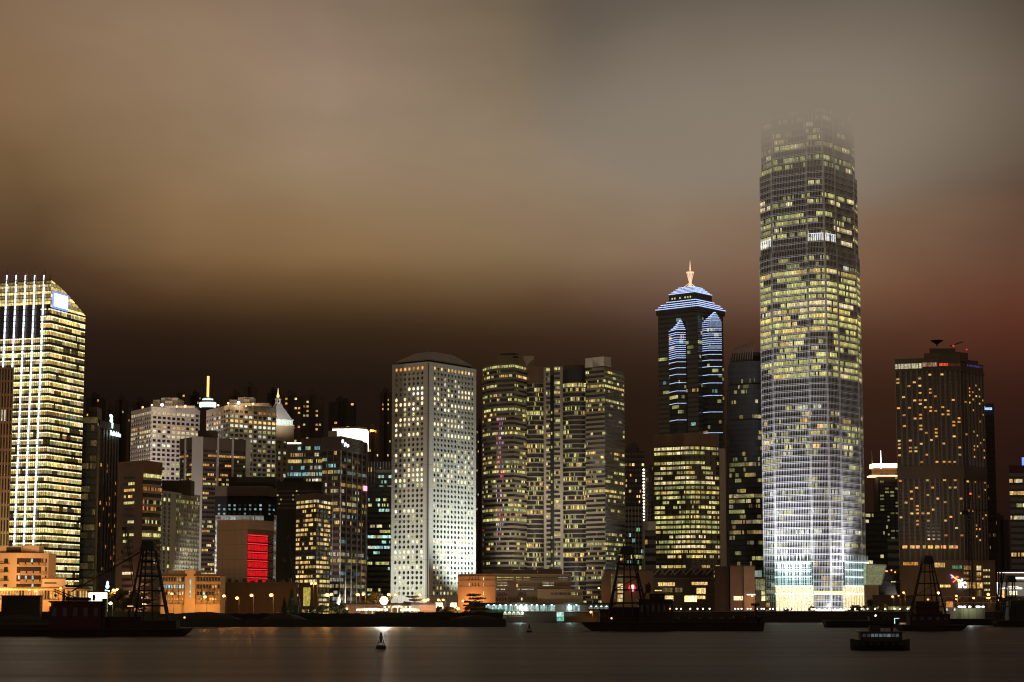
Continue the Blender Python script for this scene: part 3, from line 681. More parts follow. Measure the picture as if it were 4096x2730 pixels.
for k in range(6):
    for j in range(13):
        mm_ = MB(); mm_.pane(a, b, .036+j*.0585, .062+j*.0585, zr-4.3-k*4.75, zr-1.2-k*4.75, .12, g=(.05*R.uniform(.3, 1.5), .002, .003)); sg.append((1, mm_))
put_singles(root, sg, gl=GLD)
m = MB()
for k in range(6):
    for j in range(4):
        for i_ in range(5):
            if (i_+j+k) % 2: m.seg(a, b, .78+j*.05, .825+j*.05, zr-4.5-k*4.75+i_*.8, zr-3.9-k*4.75+i_*.8, .1, .4)
m.build('screen_blocks', TAN, root)
m = MB(); m.band(Fp, z, z+1, -.2, .3); m.build('parapet', BEI, root)
rt = root
# ================================================================ 12 glass office tower with lettered sign panel
z = 123
Fp, Bp = quad_plan(z, (1291, 1752), (1361, 1749), (1464, 1771))
D = Fp[1][1]; Bp = [(Fp[2][0], Fp[2][1]+20), (Fp[0][0], Fp[2][1]+25)]
root = thing('office_tower', 'brown glass tower with a louvred sign panel carrying small white lettering', 'office tower', base_of(Fp+Bp))
core(root, Fp+Bp, 3, z, DARK)
patJ = lit([OY, Yl, YG, YW, OY, Wh, Cy], .12, .18, .55, (2, 6), (.35, 1.0), .006, .5)
facade(root, Fp, 3.2, zat(1805, D), 26, [18, 26], DKB, patJ, sp=.45, pr=.35, mw=.12, mpr=.5)
m = MB()
for t in (.0, .21, .42, .63, .8, .99): m.seg(Fp[1], Fp[2], t, t+.012, 3, z, 0, 1.0)
for t in (.3, .65): m.seg(Fp[0], Fp[1], t, t+.012, 3, z, 0, 1.0)
m.build('vertical_rib', wall('rib_metal', (.34, .32, .34), .4), root)
m = MB(); PN = wall('sign_panel', (.13, .11, .10), .6)
zz = zat(1803, D)
m.band([Fp[0], Fp[1], lerp(Fp[1], Fp[2], .8)], zz, z+.5, .02, 1.3)
for k in range(9): m.band([Fp[0], Fp[1], lerp(Fp[1], Fp[2], .8)], zz+.3+k*1.02, zz+.75+k*1.02, 1.3, 1.9)
m.build('louvre_panel', PN, root)
a, b = Fp[1], Fp[2]; ang = atan2(b[1]-a[1], b[0]-a[0]); P = onface(1374, 1781, a, b)
lettering('J.P.Morgan', 3.0, (*nrm(a, b, 2.4), zat(1783, D)), ang, WHSC, root, 'sign_lettering', font_w=.62)
e_ = MB(); P = onface(1358, 1767, a, b); P = nrm(a, b, 2.3); e_.lathe(P[0], P[1], [(.3, zat(1774, D)), (.75, zat(1772, D)), (.8, zat(1763, D)), (.3, zat(1760, D))], 8); e_.build('emblem', WHSC, root)
m = MB(); m.seg(a, b, .86, .985, zat(1950, D), zat(1930, D), 1.0, 1.4); m.build('pink_screen', emis('pink_screen_glow', (1, .25, .35), 2.6, .3), root)
m = MB(); m.box(xp(1313, 1724, D+12), xp(1345, 1724, D+12), D+12, D+20, z, zat(1724, D+12)); m.build('plant_room', PINK, root)
# its lower left wing
Dw = Fp[0][1]+3
Fw = [(xp(1152, 1768, Dw+8), Dw+8), (xp(1205, 1767, Dw+8), Dw+8), (xp(1292, 1752, Dw+3), Dw+3)]; Bw = [(Fw[2][0], Dw+30), (Fw[0][0], Dw+30)]
zw = zat(1770, Dw+8)
root = tower('office_tower', 'dark glass wing with a thin bright yellow roof edge beside the pyramid roofed tower', zw-3, Fw, Bw, 26, [16, 24], wall('violet_grey_cladding', (.10, .09, .11), .4), patJ, sp=.45, pr=.3, mw=.12, mpr=.4)
m = MB(); m.seg(Fw[0], Fw[1], -.05, 1, zw-1.2, zw-.2, -.5, 1.2); m.build('roof_light_line', LY, root)
m = MB(); m.seg(Fw[0], Fw[1], 0, 1, zw-2.4, zw-1.2, -.5, .6); m.seg(Fw[1], Fw[2], 0, 1, zw-2.4, zat(1754, Dw+5), -.2, .6); m.build('parapet', DKB, root)
# glowing roof box on the building behind
D = 1520; Fg = [(xp(1329, 1722, D), D), (xp(1430, 1718, D-3), D-3), (xp(1468, 1724, D+6), D+6)]; Bg = [(Fg[2][0], D+24), (Fg[0][0], D+24)]
root = thing('office_tower', 'tower topped by a brilliant white glass lantern box', 'office tower', base_of(Fg+Bg))
core(root, Fg+Bg, 3, zat(1800, D), DKB); m = MB(); m.prism(Fg+Bg, zat(1756, D), zat(1716, D)); m.prism([Fg[1], Fg[2], Bg[0], (Fg[1][0], D+24)], zat(1798, D), zat(1756, D)); m.build('lantern_box', emis('white_lantern_glow', (1, .93, .72), 2.4, .25), root)
m = MB(); m.band(Fg, zat(1716, D), zat(1709, D), -.4, .3)
for i in (0, 1):
    for j in range(22 if i == 0 else 9): m.seg(Fg[i], Fg[i+1], j/(22 if i == 0 else 9), j/(22 if i == 0 else 9)+.008, zat(1798, D) if i else zat(1757, D), zat(1709, D), 0, .3)
m.build('lantern_frame', wall('lantern_metal', (.5, .4, .25)), root)
m = MB(); m.seg(Fg[1], Fg[2], .93, 1, zat(1850, D), zat(1798, D), 0, .5); m.build('light_line', LY, root)
# ================================================================ 13 dark office block with orange windows, and the block behind it
z = 77
Fp, Bp = quad_plan(z, (1186, 1988), (1265, 1979), (1322, 1990))
root = tower('office_block', 'dark block crowded with bright orange windows in front of the lettered glass tower', z-3, Fp, Bp, 25, [18, 16], DKB, lit([OY, Yl, OY, YW], .35, .2, .55, (2, 5), (.5, 1.05), .005), sp=.42, pr=.3, mw=.5, mpr=.35, mev=4)
m = MB(); m.band(Fp, z-3, z+1, 0, .8); m.build('parapet', wall('block_parapet', (.11, .08, .06)), root)
D = Fp[0][1]+30; x0, x1 = xp(1108, 1930, D), xp(1288, 1930, D)
root = thing('office_block', 'unlit black slab with one faint window row behind the orange windowed block', 'office block', ((x0+x1)/2, D+10, 3))
m = MB(); m.box(x0, x1, D, D+20, 3, zat(1926, D)); m.box(x0+4, x0+16, D+3, D+14, zat(1926, D), zat(1912, D)); m.build('wall', wall('unlit_slab', (.02, .017, .014)), root)
for k in range(5):
    wm = MB()
    for j in range(26):
        q = R.uniform(.2, .8) if R.random() < (.3 if k == 2 else .07) else 0; wm.pane((x0, D), (x1, D), j/26, (j+.9)/26, zat(1968+k*17, D), zat(1962+k*17, D), .05, g=(YG[0]*q+.003, YG[1]*q+.003, YG[2]*q+.002))
    wm.build('ribbon_window', GLD, root)
# ================================================================ 14 dark tower with cyan windows beside the round windowed tower
D = 1620
def simple_tower(name, label, px0, px1, ytop, D, nf, nc, wmat, pat, depth=25, cat='office tower', group=None, turn=0, gl=None, **k):
    F_ = [(xp(px0, ytop, D), D+turn), (xp(px1, ytop, D), D)]; z1 = zat(ytop, D)
    if turn < 0: F_ = [(xp(px0, ytop, D), D), (xp(px1, ytop, D), D-turn)]
    B_ = rayback(F_[0], F_[1], depth)
    return tower(name, label, z1, F_, B_, nf, [nc], wmat, pat, cat=cat, group=group, gl=gl, **k), F_, z1
cyp = lit([(.45, .8, .78), (.5, .9, .7), YW, YG], .08, .4, .32, (1, 5), (.4, 1.0), .005)
r14, f14, z14 = simple_tower('office_tower', 'dark tower with scattered cyan windows touching the round windowed tower', 1466, 1575, 1952, D, 24, 26, DARK, cyp, sp=.45, pr=.25)
r14, f14, z14 = simple_tower('office_tower', 'taller black slab stepped behind the cyan windowed tower', 1502, 1575, 1880, D+40, 27, 18, DARK, cyp, sp=.45, pr=.25)
r14, f14, z14 = simple_tower('office_tower', 'plain brown tower with vertical ribs above the cyan windowed tower', 1468, 1575, 1848, D+90, 28, 9, DKB, lit([OY], 0, .8, .1, (1, 2), (.2, .6), .004), sp=.1, pr=.2, mw=1.4, mpr=.7)
# ================================================================ 15 tower with round windows
z = 178.5
Fp, Bp = quad_plan(z, (1569, 1461), (1713, 1447), (1905, 1478))
root = thing('round_windowed_tower', 'white tower covered in rows of round porthole windows under a hipped roof', 'office tower', base_of(Fp+Bp))
JW = wall('white_mosaic', (.60, .585, .55), .45, .07, .3)
pl = Fp+Bp; ctr = base_of(pl)
inner = [lerp(p, ctr[:2], .03) for p in pl]
m = MB(); m.prism(inner, 3, z-1.2); m.build('inner_wall', BLACK, root)
W_ = MB(); sg = []
NR = 45; zt0 = z-2.2; zb0 = zat(2384, Fp[1][1]); fh = (zt0-zb0)/NR
Fc = [Fp[0], lerp(Fp[1], Fp[0], .05), lerp(Fp[1], Fp[2], .03), Fp[2]]   # the near corner is chamfered
faces = [(Fc[0], Fc[1], 7, .065, .06), (Fc[2], Fc[3], 12, .075, .045)]
NS = 16; rad = 1.27
def patR(k, n):
    t = NR-1-k; out = []
    if t == 0: return [(Or if R.random() < .5 else OY)]*n, .85, .7
    if t in (1, 14, 15, 24, 31, 32, 38, 35): return [YG]*n, .06, .6
    if t in (7, 10, 13, 20, 17, 19): return [YW]*n, .6, .8
    if t in (5, 6, 4, 8, 11, 21, 22, 28, 34, 36, 37, 39): return [YW]*n, .5, .85
    if t in (43, 44): return [YG]*n, .65, .5
    return [YG]*n, .2, .6
for fi, (a, b, nc, ml, mr) in enumerate(faces):
    dx, dy = b[0]-a[0], b[1]-a[1]; ll = hypot(dx, dy); nx, ny = dy/ll, -dx/ll
    P3 = lambda t, zz, d=0: (a[0]+dx*t+nx*d, a[1]+dy*t+ny*d, zz)
    W_.poly([P3(0, 3), P3(1, 3), P3(1, zb0), P3(0, zb0)]); W_.poly([P3(0, zt0), P3(1, zt0), P3(1, z), P3(0, z)])
    W_.poly([P3(0, zb0), P3(ml, zb0), P3(ml, zt0), P3(0, zt0)]); W_.poly([P3(1-mr, zb0), P3(1, zb0), P3(1, zt0), P3(1-mr, zt0)])
    cwf = (1-ml-mr)/nc; rt_ = rad/ll
    for k in range(NR):
        cs, pr_, bb = patR(k, nc); z0_, z1_ = zb0+k*fh, zb0+(k+1)*fh; zc_ = (z0_+z1_)/2
        for j in range(nc):
            t0, t1 = ml+j*cwf, ml+(j+1)*cwf; tc_ = (t0+t1)/2
            ring = [P3(tc_+rt_*cos(2*pi*(i+.5)/NS), zc_+rad*sin(2*pi*(i+.5)/NS)) for i in range(NS)]
            back = [P3(tc_+rt_*.97*cos(2*pi*(i+.5)/NS), zc_+rad*.97*sin(2*pi*(i+.5)/NS), -.5) for i in range(NS)]
            cor = [P3(t1, z1_), P3(t0, z1_), P3(t0, z0_), P3(t1, z0_)]
            o = len(W_.v); W_.v += ring+back+cor
            for q in range(4):   # the four corner fans between hole and cell edge
                ids = [o+(q*4+i) % NS for i in range(5)]
                W_.f.append(tuple([o+2*NS+q]+[o+(q*4+i) % NS for i in range(3, -1, -1)])); W_.m.append(0); W_.g.append((0, 0, 0))
                W_.f.append((o+2*NS+q, o+(q*4+3) % NS, o+(q*4+4) % NS, o+2*NS+(q+1) % 4)); W_.m.append(0); W_.g.append((0, 0, 0))
            for i in range(NS): W_.f.append((o+i, o+(i+1) % NS, o+NS+(i+1) % NS, o+NS+i)); W_.m.append(0); W_.g.append((0, 0, 0))
            on = R.random() < pr_*(1.25 if fi == 0 and k > 20 else 1)
            q = 1.35*bb*R.uniform(.55, 1.3) if on else (.03 if R.random() < .4 else .006); cc = cs[0] if R.random() < .8 else Wh
            mm_ = MB(); mm_.poly([P3(tc_+rt_*.97*cos(2*pi*(i+.5)/NS), zc_+rad*.97*sin(2*pi*(i+.5)/NS), -.47) for i in range(NS)], g=tuple(v*q for v in cc)); sg.append((fi*50+k, mm_))
W_.poly([(Fc[1][0], Fc[1][1], 3), (Fc[2][0], Fc[2][1], 3), (Fc[2][0], Fc[2][1], z), (Fc[1][0], Fc[1][1], z)])
W_.poly([(Fc[3][0], Fc[3][1], 3), (Bp[0][0], Bp[0][1], 3), (Bp[0][0], Bp[0][1], z), (Fc[3][0], Fc[3][1], z)])
W_.poly([(Bp[0][0], Bp[0][1], 3), (Fc[0][0], Fc[0][1], 3), (Fc[0][0], Fc[0][1], z), (Bp[0][0], Bp[0][1], z)])
W_.poly([(p[0], p[1], z) for p in Fc+Bp])
W_.build('wall', JW, root)
put_singles(root, sg)
m = MB()
for yy in (1655, 1859, 2080, 2240, 2384): m.band(Fc, zat(yy, Fp[1][1])-.10, zat(yy, Fp[1][1])+.10, .005, .05)
for (a, b, nc, ml, mr) in faces:
    for j in range(nc+1):
        t = ml+j*(1-ml-mr)/nc; m.seg(a, b, t-.0009, t+.0009, 3.1, z-.2, .0, .03)
    for k in range(NR+1): m.seg(a, b, .001, .999, zb0+k*fh-.035, zb0+k*fh+.035, 0, .025)
m.build('panel_joint', wall('mosaic_joint', (.30, .29, .27)), root)
ins = [lerp(p, ctr[:2], .10) for p in pl]; ins2 = [lerp(p, ctr[:2], .13) for p in pl]; tops = [lerp(p, ctr[:2], .55) for p in pl]
RG = wall('roof_panels', (.34, .30, .26), .6)
m = MB(); m.prism(ins2, z, z+1.6); m.build('roof_recess', BLACK, root)
m = MB(); m.prism(ins, z+1.6, z+2.4); m.prism(ins, z+2.41, z+9.2, top=tops); m.build('roof', RG, root)
for t in ((0, .3), (1, .1), (2, .5)):
    p_ = tops[t[0]]; m = MB(); m.tube((p_[0], p_[1], z+9.1), (p_[0], p_[1], z+10.6), .3); m.build('roof_vent', DSTEEL, root)
# ================================================================ 16 twin banded towers with curved bays
def arc(p, q, bul, n):
    dx, dy = q[0]-p[0], q[1]-p[1]; ll = hypot(dx, dy); nx, ny = dy/ll, -dx/ll
    return [(p[0]+dx*i/n+nx*bul*4*(i/n)*(1-i/n), p[1]+dy*i/n+ny*bul*4*(i/n)*(1-i/n)) for i in range(n+1)]
def PX(px, D): return (px-2048)/F*D*1.0/(cos(PIT))*1.0, D
def PT(px, D): 
    a, b = ray(px, 1900); return (a*D, D)
EXW = wall('banded_granite', (.225, .18, .13), .5, .2); EXN = wall('plain_granite', (.25, .21, .155), .5, .15); BRC = wall('copper_brown', (.13, .075, .05), .5)
pX = lit([YG, GY, Yl, YG, YG, OY], .12, .34, .34, (1, 4), (.25, 1.0), .004, .6, .15)
zx = 187
A = arc(PT(1931, 1600), PT(1985, 1568), 3.2, 5); A2 = [PT(1985, 1567.9), PT(2055, 1560)]; A3 = [PT(2055, 1560), PT(2108, 1583)]
A4 = arc(PT(2108, 1581), PT(2174, 1583), 3.4, 6); A5 = [PT(2174, 1585), PT(2201, 1586)]
fl = A+[A2[1]]+[A3[1]]
back = [(PT(2203, 1586)[0], 1640), (A[0][0]+2, 1640)]
root = thing('twin_tower', 'left one of the twin banded towers, nearest the white porthole tower', 'office tower', base_of([A[0], A3[1]]+back), 'twin banded towers')
core(root, fl+[A4[0]]+A4[1:]+A5+back, 3, zx-1, DARK)
NF = 52
dark_fl = {18: .02, 34: .02, 50: .02}
def patX(k, n): 
    if k in (17, 36): return [(.006, .006, .006)]*n
    g = pX(k, n)
    if k == NF-1: g = [tuple(v*q for v in YG) for q in [R.uniform(.05, .9) for _ in g]]
    return g
def patXL(k, n):   # reflections of coloured signs are painted into this flank's window glow
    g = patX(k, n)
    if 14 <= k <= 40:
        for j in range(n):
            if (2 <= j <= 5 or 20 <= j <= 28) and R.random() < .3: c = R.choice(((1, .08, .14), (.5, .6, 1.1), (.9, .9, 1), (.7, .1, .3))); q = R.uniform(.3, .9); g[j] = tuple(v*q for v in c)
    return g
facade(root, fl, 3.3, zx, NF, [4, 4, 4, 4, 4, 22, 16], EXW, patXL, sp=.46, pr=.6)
m = MB(); m.band([A4[0]]+A4[1:], zx-12, zx+1, -2.5, .2); m.build('bay_crown', BRC, root)
facade(root, A4, 3.3, zx-12, NF-3, [5]*6, EXW, patX, sp=.24, pr=.5, gl=GL)
facade(root, A5, 3.3, zx, NF, [5], EXN, patX, sp=.42, pr=.5, skip=lambda k, i, j: j < 2)
m = MB(); m.seg(A5[0], A5[1], 0, .38, 3, zx+1, 0, .8); m.build('stone_pier', EXN, root)
m = MB(); D_ = 1580; m.box(xp(1985, 1432, D_), xp(2052, 1432, D_), D_, D_+14, zx, zat(1425, D_)); m.box(xp(2000, 1415, D_), xp(2072, 1415, D_), D_+2, D_+12, zat(1425, D_), zat(1418, D_))
m.box(xp(2000, 1410, D_), xp(2072, 1410, D_), D_+1, D_+13, zat(1414, D_), zat(1411, D_)); 
for x_ in (2002, 2030, 2068): m.box(xp(x_, 1415, D_)-.5, xp(x_, 1415, D_)+.5, D_+1.5, D_+3, zat(1418, D_), zat(1414, D_))
m.box(xp(2075, 1424, D_), xp(2136, 1424, D_), D_+1, D_+12, zx-2, zat(1424, D_)); m.build('plant_room', EXN, root)
m = MB(); g0 = [PT(2201, 1596), PT(2218, 1596)]; m.seg(g0[0], g0[1], 0, 1, 3, zx-4, -20, 0); m.build('link_wall', BLACK, root)
for k in range(30):
    if R.random() < .5: wm = MB(); wm.pane(g0[0], g0[1], .2, .5, 8+k*5.2, 10+k*5.2, .1, g=(YG[0]*.6, YG[1]*.6, .1)); wm.build('stair_window', GL, root)
B1 = [PT(2217, 1588), PT(2253, 1587)]; B2 = arc(PT(2253, 1584), PT(2345, 1578), 4.2, 7); B3 = [PT(2345, 1572), PT(2419, 1560), PT(2467, 1583), PT(2498, 1598)]
back = [(B3[-1][0]-3, 1645), (B1[0][0], 1645)]
root = thing('twin_tower', 'right one of the twin brown banded towers, its right flank in shadow', 'office tower', base_of([B1[0], B3[-1]]+back), 'twin banded towers')
core(root, B1+B2+B3+back, 3, zx-1, DARK)
facade(root, B1, 3.3, zx+1, NF, [6], EXN, patX, sp=.42, pr=.5, skip=lambda k, i, j: j > 3)
m = MB(); m.seg(B1[0], B1[1], .68, 1, 3, zx+1, 0, .8); m.build('stone_pier', EXN, root)
facade(root, B2, 3.3, zx-12, NF-3, [5]*7, EXW, patX, sp=.24, pr=.5)
m = MB(); q = [lerp(p, (p[0]*.5+B2[3][0]*.5, p[1]+6), .25) for p in B2]; m.prism(B2+[(B2[-1][0], 1600), (B2[0][0], 1600)], zx-11, zx+2, top=q+[(q[-1][0], 1600), (q[0][0], 1600)]); m.build('bay_crown', BRC, root)
facade(root, B3, 3.3, zx-4, NF-1, [24, 18, 10], EXW, patX, sp=.46, pr=.6)
m = MB(); m.seg(B3[0], B3[1], 0, 1, zx-1, zx+6, -8, .5); m.build('crown_panel', wall('pale_crown', (.62, .58, .50)), root)
m = MB(); m.seg(B3[1], B3[2], 0, 1, zx-4, zx-2, -10, .5); m.box(xp(2262, 1436, 1590), xp(2320, 1436, 1590), 1592, 1606, zx, zat(1436, 1590)); m.box(xp(2372, 1428, 1580), xp(2412, 1428, 1580), 1582, 1596, zx+6, zat(1427, 1580)); m.build('plant_room', EXN, root)
# ================================================================ 17 buildings between the twins and the brown banded tower
op = lit([OY, Or, YW], .0, .4, .35, (1, 2), (.4, 1.2), .004)
r_, f_, z_ = simple_tower('apartment_tower', 'dark apartment tower with a domed top right of the twin towers', 2500, 2578, 1812, 2150, 30, 12, DKB, op, sp=.5, pr=.3, cat='apartment tower', mw=1.0, mpr=.4, mev=2)
m = MB(); c_ = xp(2531, 1800, 2150); m.lathe(c_, 2158, [(7.2, z_), (7.2, z_+5), (5.6, z_+9), (2.5, z_+11.5), (.3, z_+12)], 14); m.build('dome', DKB, r_)
r_, f_, z_ = simple_tower('office_tower', 'brown tower with a vertical string of white bulbs on its corner', 2576, 2625, 1868, 1850, 26, 8, wall('dim_brown', (.12, .08, .055)), lit([OY], 0, .6, .12, (1, 3), (.2, .6), .004), sp=.4, pr=.3, mw=.8, mpr=.4)
s = MB()
for k in range(17): s.ball((f_[0][0]-.5, f_[0][1]-1.3, zat(1880+k*12.6, 1850)), .75, 6)
s.build('light_string', LWH, r_)
r_, f_, z_ = simple_tower('office_tower', 'green dark glass tower with thin white vertical ribs right of the twin towers', 2500, 2572, 2026, 1660, 20, 16, wall('green_dark_wall', (.03, .04, .03)), lit([Gr, Cy, YG], .03, .5, .25, (1, 4), (.3, .9), .005), sp=.35, pr=.2, mw=.5, mpr=1.0, mev=3, mmat=WHITEC)
r_, f_, z_ = simple_tower('office_tower', 'grey capped low tower with one orange floor left of the brown banded tower', 2572, 2623, 2093, 1610, 11, 12, BLACK, lit([OY, Cy, YW, Gr], .2, .4, .35, (2, 5), (.4, 1), .005), sp=.45, pr=.2)
m = MB(); m.seg(f_[0], f_[1], 0, 1, z_-5.5, z_+1.2, 0, .8); m.seg(f_[0], f_[1], 0, .14, 3, z_-5.6, 0, .8); m.build('parapet', GREYC, r_)
# ================================================================ 18 brown banded tower
z = zat(1735, 1650)
def P2(px, D): return PT(px, D)
C1 = [P2(2617, 1668), P2(2700, 1659)]+arc(P2(2724, 1655), P2(2800, 1652), 2.5, 4)[0:]+[P2(2820, 1655), P2(2874, 1664)]
back = rayback(C1[0], C1[-1], 30)
root = thing('office_tower', 'brown banded tower with rounded corner standing in front of the ice blue lit tower', 'office tower', base_of([C1[0], C1[-1]]+back))
core(root, C1+back, 3, z, DKB)
BB = wall('bronze_band', (.24, .15, .085), .55, .15)
pv = lit([YG, GY, Yl, YG, YW, YG], .45, .05, .72, (2, 6), (.3, .95), .008, .5)
cols = [10, 3, 3, 3, 3, 3, 3, 7]
facade(root, C1, 3.2, z-10, 34, cols, BB, pv, sp=.42, pr=.7, mw=.35, mpr=.5, mev=3, mmat=BLACK)
m = MB(); m.band(C1, z-10, z+.5, 0, .7); m.build('parapet', BB, root)
m = MB(); D_ = 1662; m.box(xp(2877, 1800, D_), xp(2901, 1800, D_), D_, D_+30, 3, zat(1795, D_)); m.build('side_slab', PINK, root)
# ================================================================ 19 tower with ice blue light lines and mast
z = zat(1223, 2140)
Fp, Bp = quad_plan(z, (2632, 1241), (2790, 1223), (2892, 1244)); D = Fp[1][1]
root = thing('lit_crown_tower', 'dark glass tower outlined with ice blue horizontal light lines and a stepped crown', 'office tower', base_of(Fp+Bp))
core(root, Fp+Bp, 3, z-6, DARK)
pc_ = lit([YG, GY, YG, OY, Cy], .0, .5, .14, (1, 4), (.2, .7), .006)
GT = wall('grey_glass_wall', (.06, .058, .05), .3, .15)
facade(root, Fp, 3, z-6, 62, [26, 18], GT, pc_, sp=.35, pr=.15)
cx_, cy_ = base_of(Fp+Bp)[:2]; pl = Fp+Bp
def sc_pl(s): return [(cx_+(p[0]-cx_)*s, cy_+(p[1]-cy_)*s) for p in pl]
tw = MB(); ln = []
prev = z-6
for i, (s, yy) in enumerate(((1.06, 1240), (.975, 1229), (.90, 1218), (.72, 1205))):
    zz = zat(yy-10, D) if i else z
    zz = [z, z+2.4, z+4.8, z+8][i]; tw.prism(sc_pl(s), prev+(.02 if i else 0), zz); e = MB(); q = sc_pl(s+.012)
    e.band([q[0], q[1], q[2]], zz-.55, zz+.1, -.2, .5); ln.append(e); prev = zz
tw.prism(sc_pl(.66), prev, z+15); prev = z+15
for i, s in enumerate((.65, .57, .50, .43, .36)):
    zz = z+16.4+i*1.7; tw.prism(sc_pl(s), prev+.02, zz); e = MB(); q = sc_pl(s+.012); e.band([q[0], q[1], q[2]], zz-.55, zz+.1, -.2, .5); ln.append(e); prev = zz
tw.build('crown', GT, root)
for e in ln: e.build('light_line', LB, root)
sg = []
q_ = sc_pl(.66)
for j in range(9):
    if R.random() < .6: mm_ = MB(); mm_.pane(q_[0], q_[1], .1+j*.1, .15+j*.1, z+10.5, z+12.2, .1, g=(YG[0], YG[1], .2)); sg.append((1, mm_))
put_singles(root, sg)
zt = prev
MAST = emis('peach_glow_steel', (1, .62, .38), 1.1, .2)  # peach light on the mast is put in as emission
m = MB()
for a_ in range(4):
    t = a_*pi/2+.5; ex, ey = cx_+10*cos(t), cy_+10*sin(t); m.tube((ex, ey, zt-1), (cx_+.8*cos(t), cy_+.8*sin(t), zt+5.5), .3, n=5)
for a_ in range(6):
    t = a_*pi/3; m.tube((cx_+1.9*cos(t), cy_+1.9*sin(t), zt), (cx_+.8*cos(t), cy_+.8*sin(t), zt+5), .28, n=5); m.tube((cx_+.8*cos(t), cy_+.8*sin(t), zt+5), (cx_+3.4*cos(t), cy_+3.4*sin(t), zt+16), .32, n=5)
m.lathe(cx_, cy_, [(3.9, zt+16), (4.1, zt+16.4), (3.9, zt+17), (3.2, zt+16.8)], 20)
m.tube((cx_, cy_, zt), (cx_, cy_, zt+19), .6, .5, 8); m.tube((cx_, cy_, zt+19), (cx_, cy_, zt+29), .9, .12, 6); m.build('mast', MAST, root)
# the two projecting bays carrying light lines
DF = D
def bay(px0, px1, ytop, ys, side, face, nm):
    a, b = face; A0 = onface(px0, 1500, a, b); B0 = onface(px1, 1500, a, b)
    dx, dy = b[0]-a[0], b[1]-a[1]; ll = hypot(dx, dy); nx, ny = dy/ll, -dx/ll; pr = 7.0
    fr = [(A0[0], A0[1]), (A0[0]+7, A0[1]+(-3 if face[0] == Fp[0] else -8.0)), (B0[0], B0[1]+(-6.5 if face[0] == Fp[0] else -16.5))]
    if face[0] == Fp[0]: fr = [(A0[0], A0[1]), (A0[0]+6.3, B0[1]-1.5), (B0[0], B0[1]-1.5)]; zz = lambda y: zat(y, B0[1]-1.5)
    else: fr = [(A0[0], A0[1]), (A0[0]+6.3, A0[1]-7.5), (B0[0], A0[1]-7.5)]; zz = lambda y: zat(y, A0[1]-7.5)
    bk_ = [(B0[0], B0[1]+1.0)]
    m = MB(); m.prism(fr+bk_, 3, zz(ys[5])); m.build('projecting_bay', GT, root)
    cxm = (fr[1][0]+fr[2][0])/2
    pm = MB()
    for i in range(5):
        s = (i+.7)/5.6; f2 = [(fr[0][0]*.0+cxm-(cxm-fr[0][0])*s, fr[0][1]), (cxm-(cxm-fr[1][0])*s, fr[1][1]), (cxm+(fr[2][0]-cxm)*s, fr[2][1])]
        pm.prism(f2+[(f2[2][0], B0[1]+1)], zz(ys[i+1]), zz(ys[i])-.1)
        e = MB(); e.band(f2, zz(ys[i])-.5, zz(ys[i])+.15, .05, .6); e.build('light_line', LB, root)
    pm.build('bay_top', GT, root)
    for y_ in ys[5:]:
        e = MB(); e.band(fr, zz(y_)-.32, zz(y_)+.1, .05, .5); e.build('light_line', LB, root)
    facade(root, fr, 3.4, zz(ys[5])-1, 56, [3, 10], GT, pc_, sp=.35, pr=.12)
yb = lambda v: v/2.01+1020
bay(2678, 2744, yb(525), [yb(v) for v in (525, 538, 553, 570, 586, 600, 625, 640, 662, 680, 695, 709, 730, 745, 762, 778, 795, 812, 828, 860, 908, 960, 1027, 1094, 1193, 1327)], 0, (Fp[0], Fp[1]), 0)
bay(2811, 2876, yb(463), [yb(v) for v in (463, 477, 492, 507, 524, 540, 556, 572, 590, 605, 630, 645, 666, 683, 699, 714, 733, 749, 767, 800, 846, 898, 964, 1030, 1130, 1263, 1430)], 0, (Fp[1], Fp[2]), 1)
# ================================================================ 20 dark rounded tower with claw crown, behind the tallest one
D = 1810; G1 = [PT(2916, D+14), PT(3017, D), PT(3062, D+3), PT(3085, D+22)]
zt = 233; back = [(G1[-1][0], D+60), (G1[0][0]+2, D+60)]
root = thing('office_tower', 'dark ribbed tower with a comb of curved roof fins left of the tallest tower', 'office tower', base_of([G1[0], G1[-1]]+back))
cxg, cyg = base_of(G1+back)[:2]
def scg(s): return [(cxg+(p[0]-cxg)*s, cyg+(p[1]-cyg)*s) for p in G1+back]
lv = [(3, 118, 1.0), (118, 168, .965), (168, zat(1537, D), .93), (zat(1537, D), zat(1443, D), .885)]
pg = lit([YG, Yl, YG, YW, OY], .1, .4, .32, (2, 6), (.3, .95), .005)
pgd = lit([YG], .0, .9, .08, (1, 3), (.2, .6), .005)
for (za, zb_, s) in lv:
    q = scg(s); core(root, q, za, zb_, DARK, name='wall')
    n_ = int((zb_-za)/4.3); facade(root, q[:4], za+.2, zb_, n_, [24, 11, 5], DARK, pgd if za > 190 else pg, sp=.3, pr=.2, mw=.22, mpr=.85, mmat=wall('grey_fins', (.20, .19, .19), .4), top=True)  # fins in a plain dark grey
q = scg(.86); zc_ = zat(1443, D); m = MB(); m.prism(scg(.8), zc_, zc_+8); m.seg(q[0], q[1], .9, 1, zc_, zc_+3, -6, 0); m.build('crown_wall', DKB, root)
m = MB()
for j in range(10):
    t = j/9; p0 = lerp(q[0], q[1], t); h_ = 5+ (8+t*5)
    pv_ = None
    for k in range(6):
        u = k/5; cu = 1-cos(u*pi/2); c_ = (p0[0]+cu*4.5, p0[1]+cu*5, zc_+h_*sin(u*pi/2)*1.0)
        if pv_: m.tube(pv_, c_, .42, .36, 4)
        pv_ = c_
m.build('roof_fin', wall('pale_fins', (.36, .30, .25)), root)
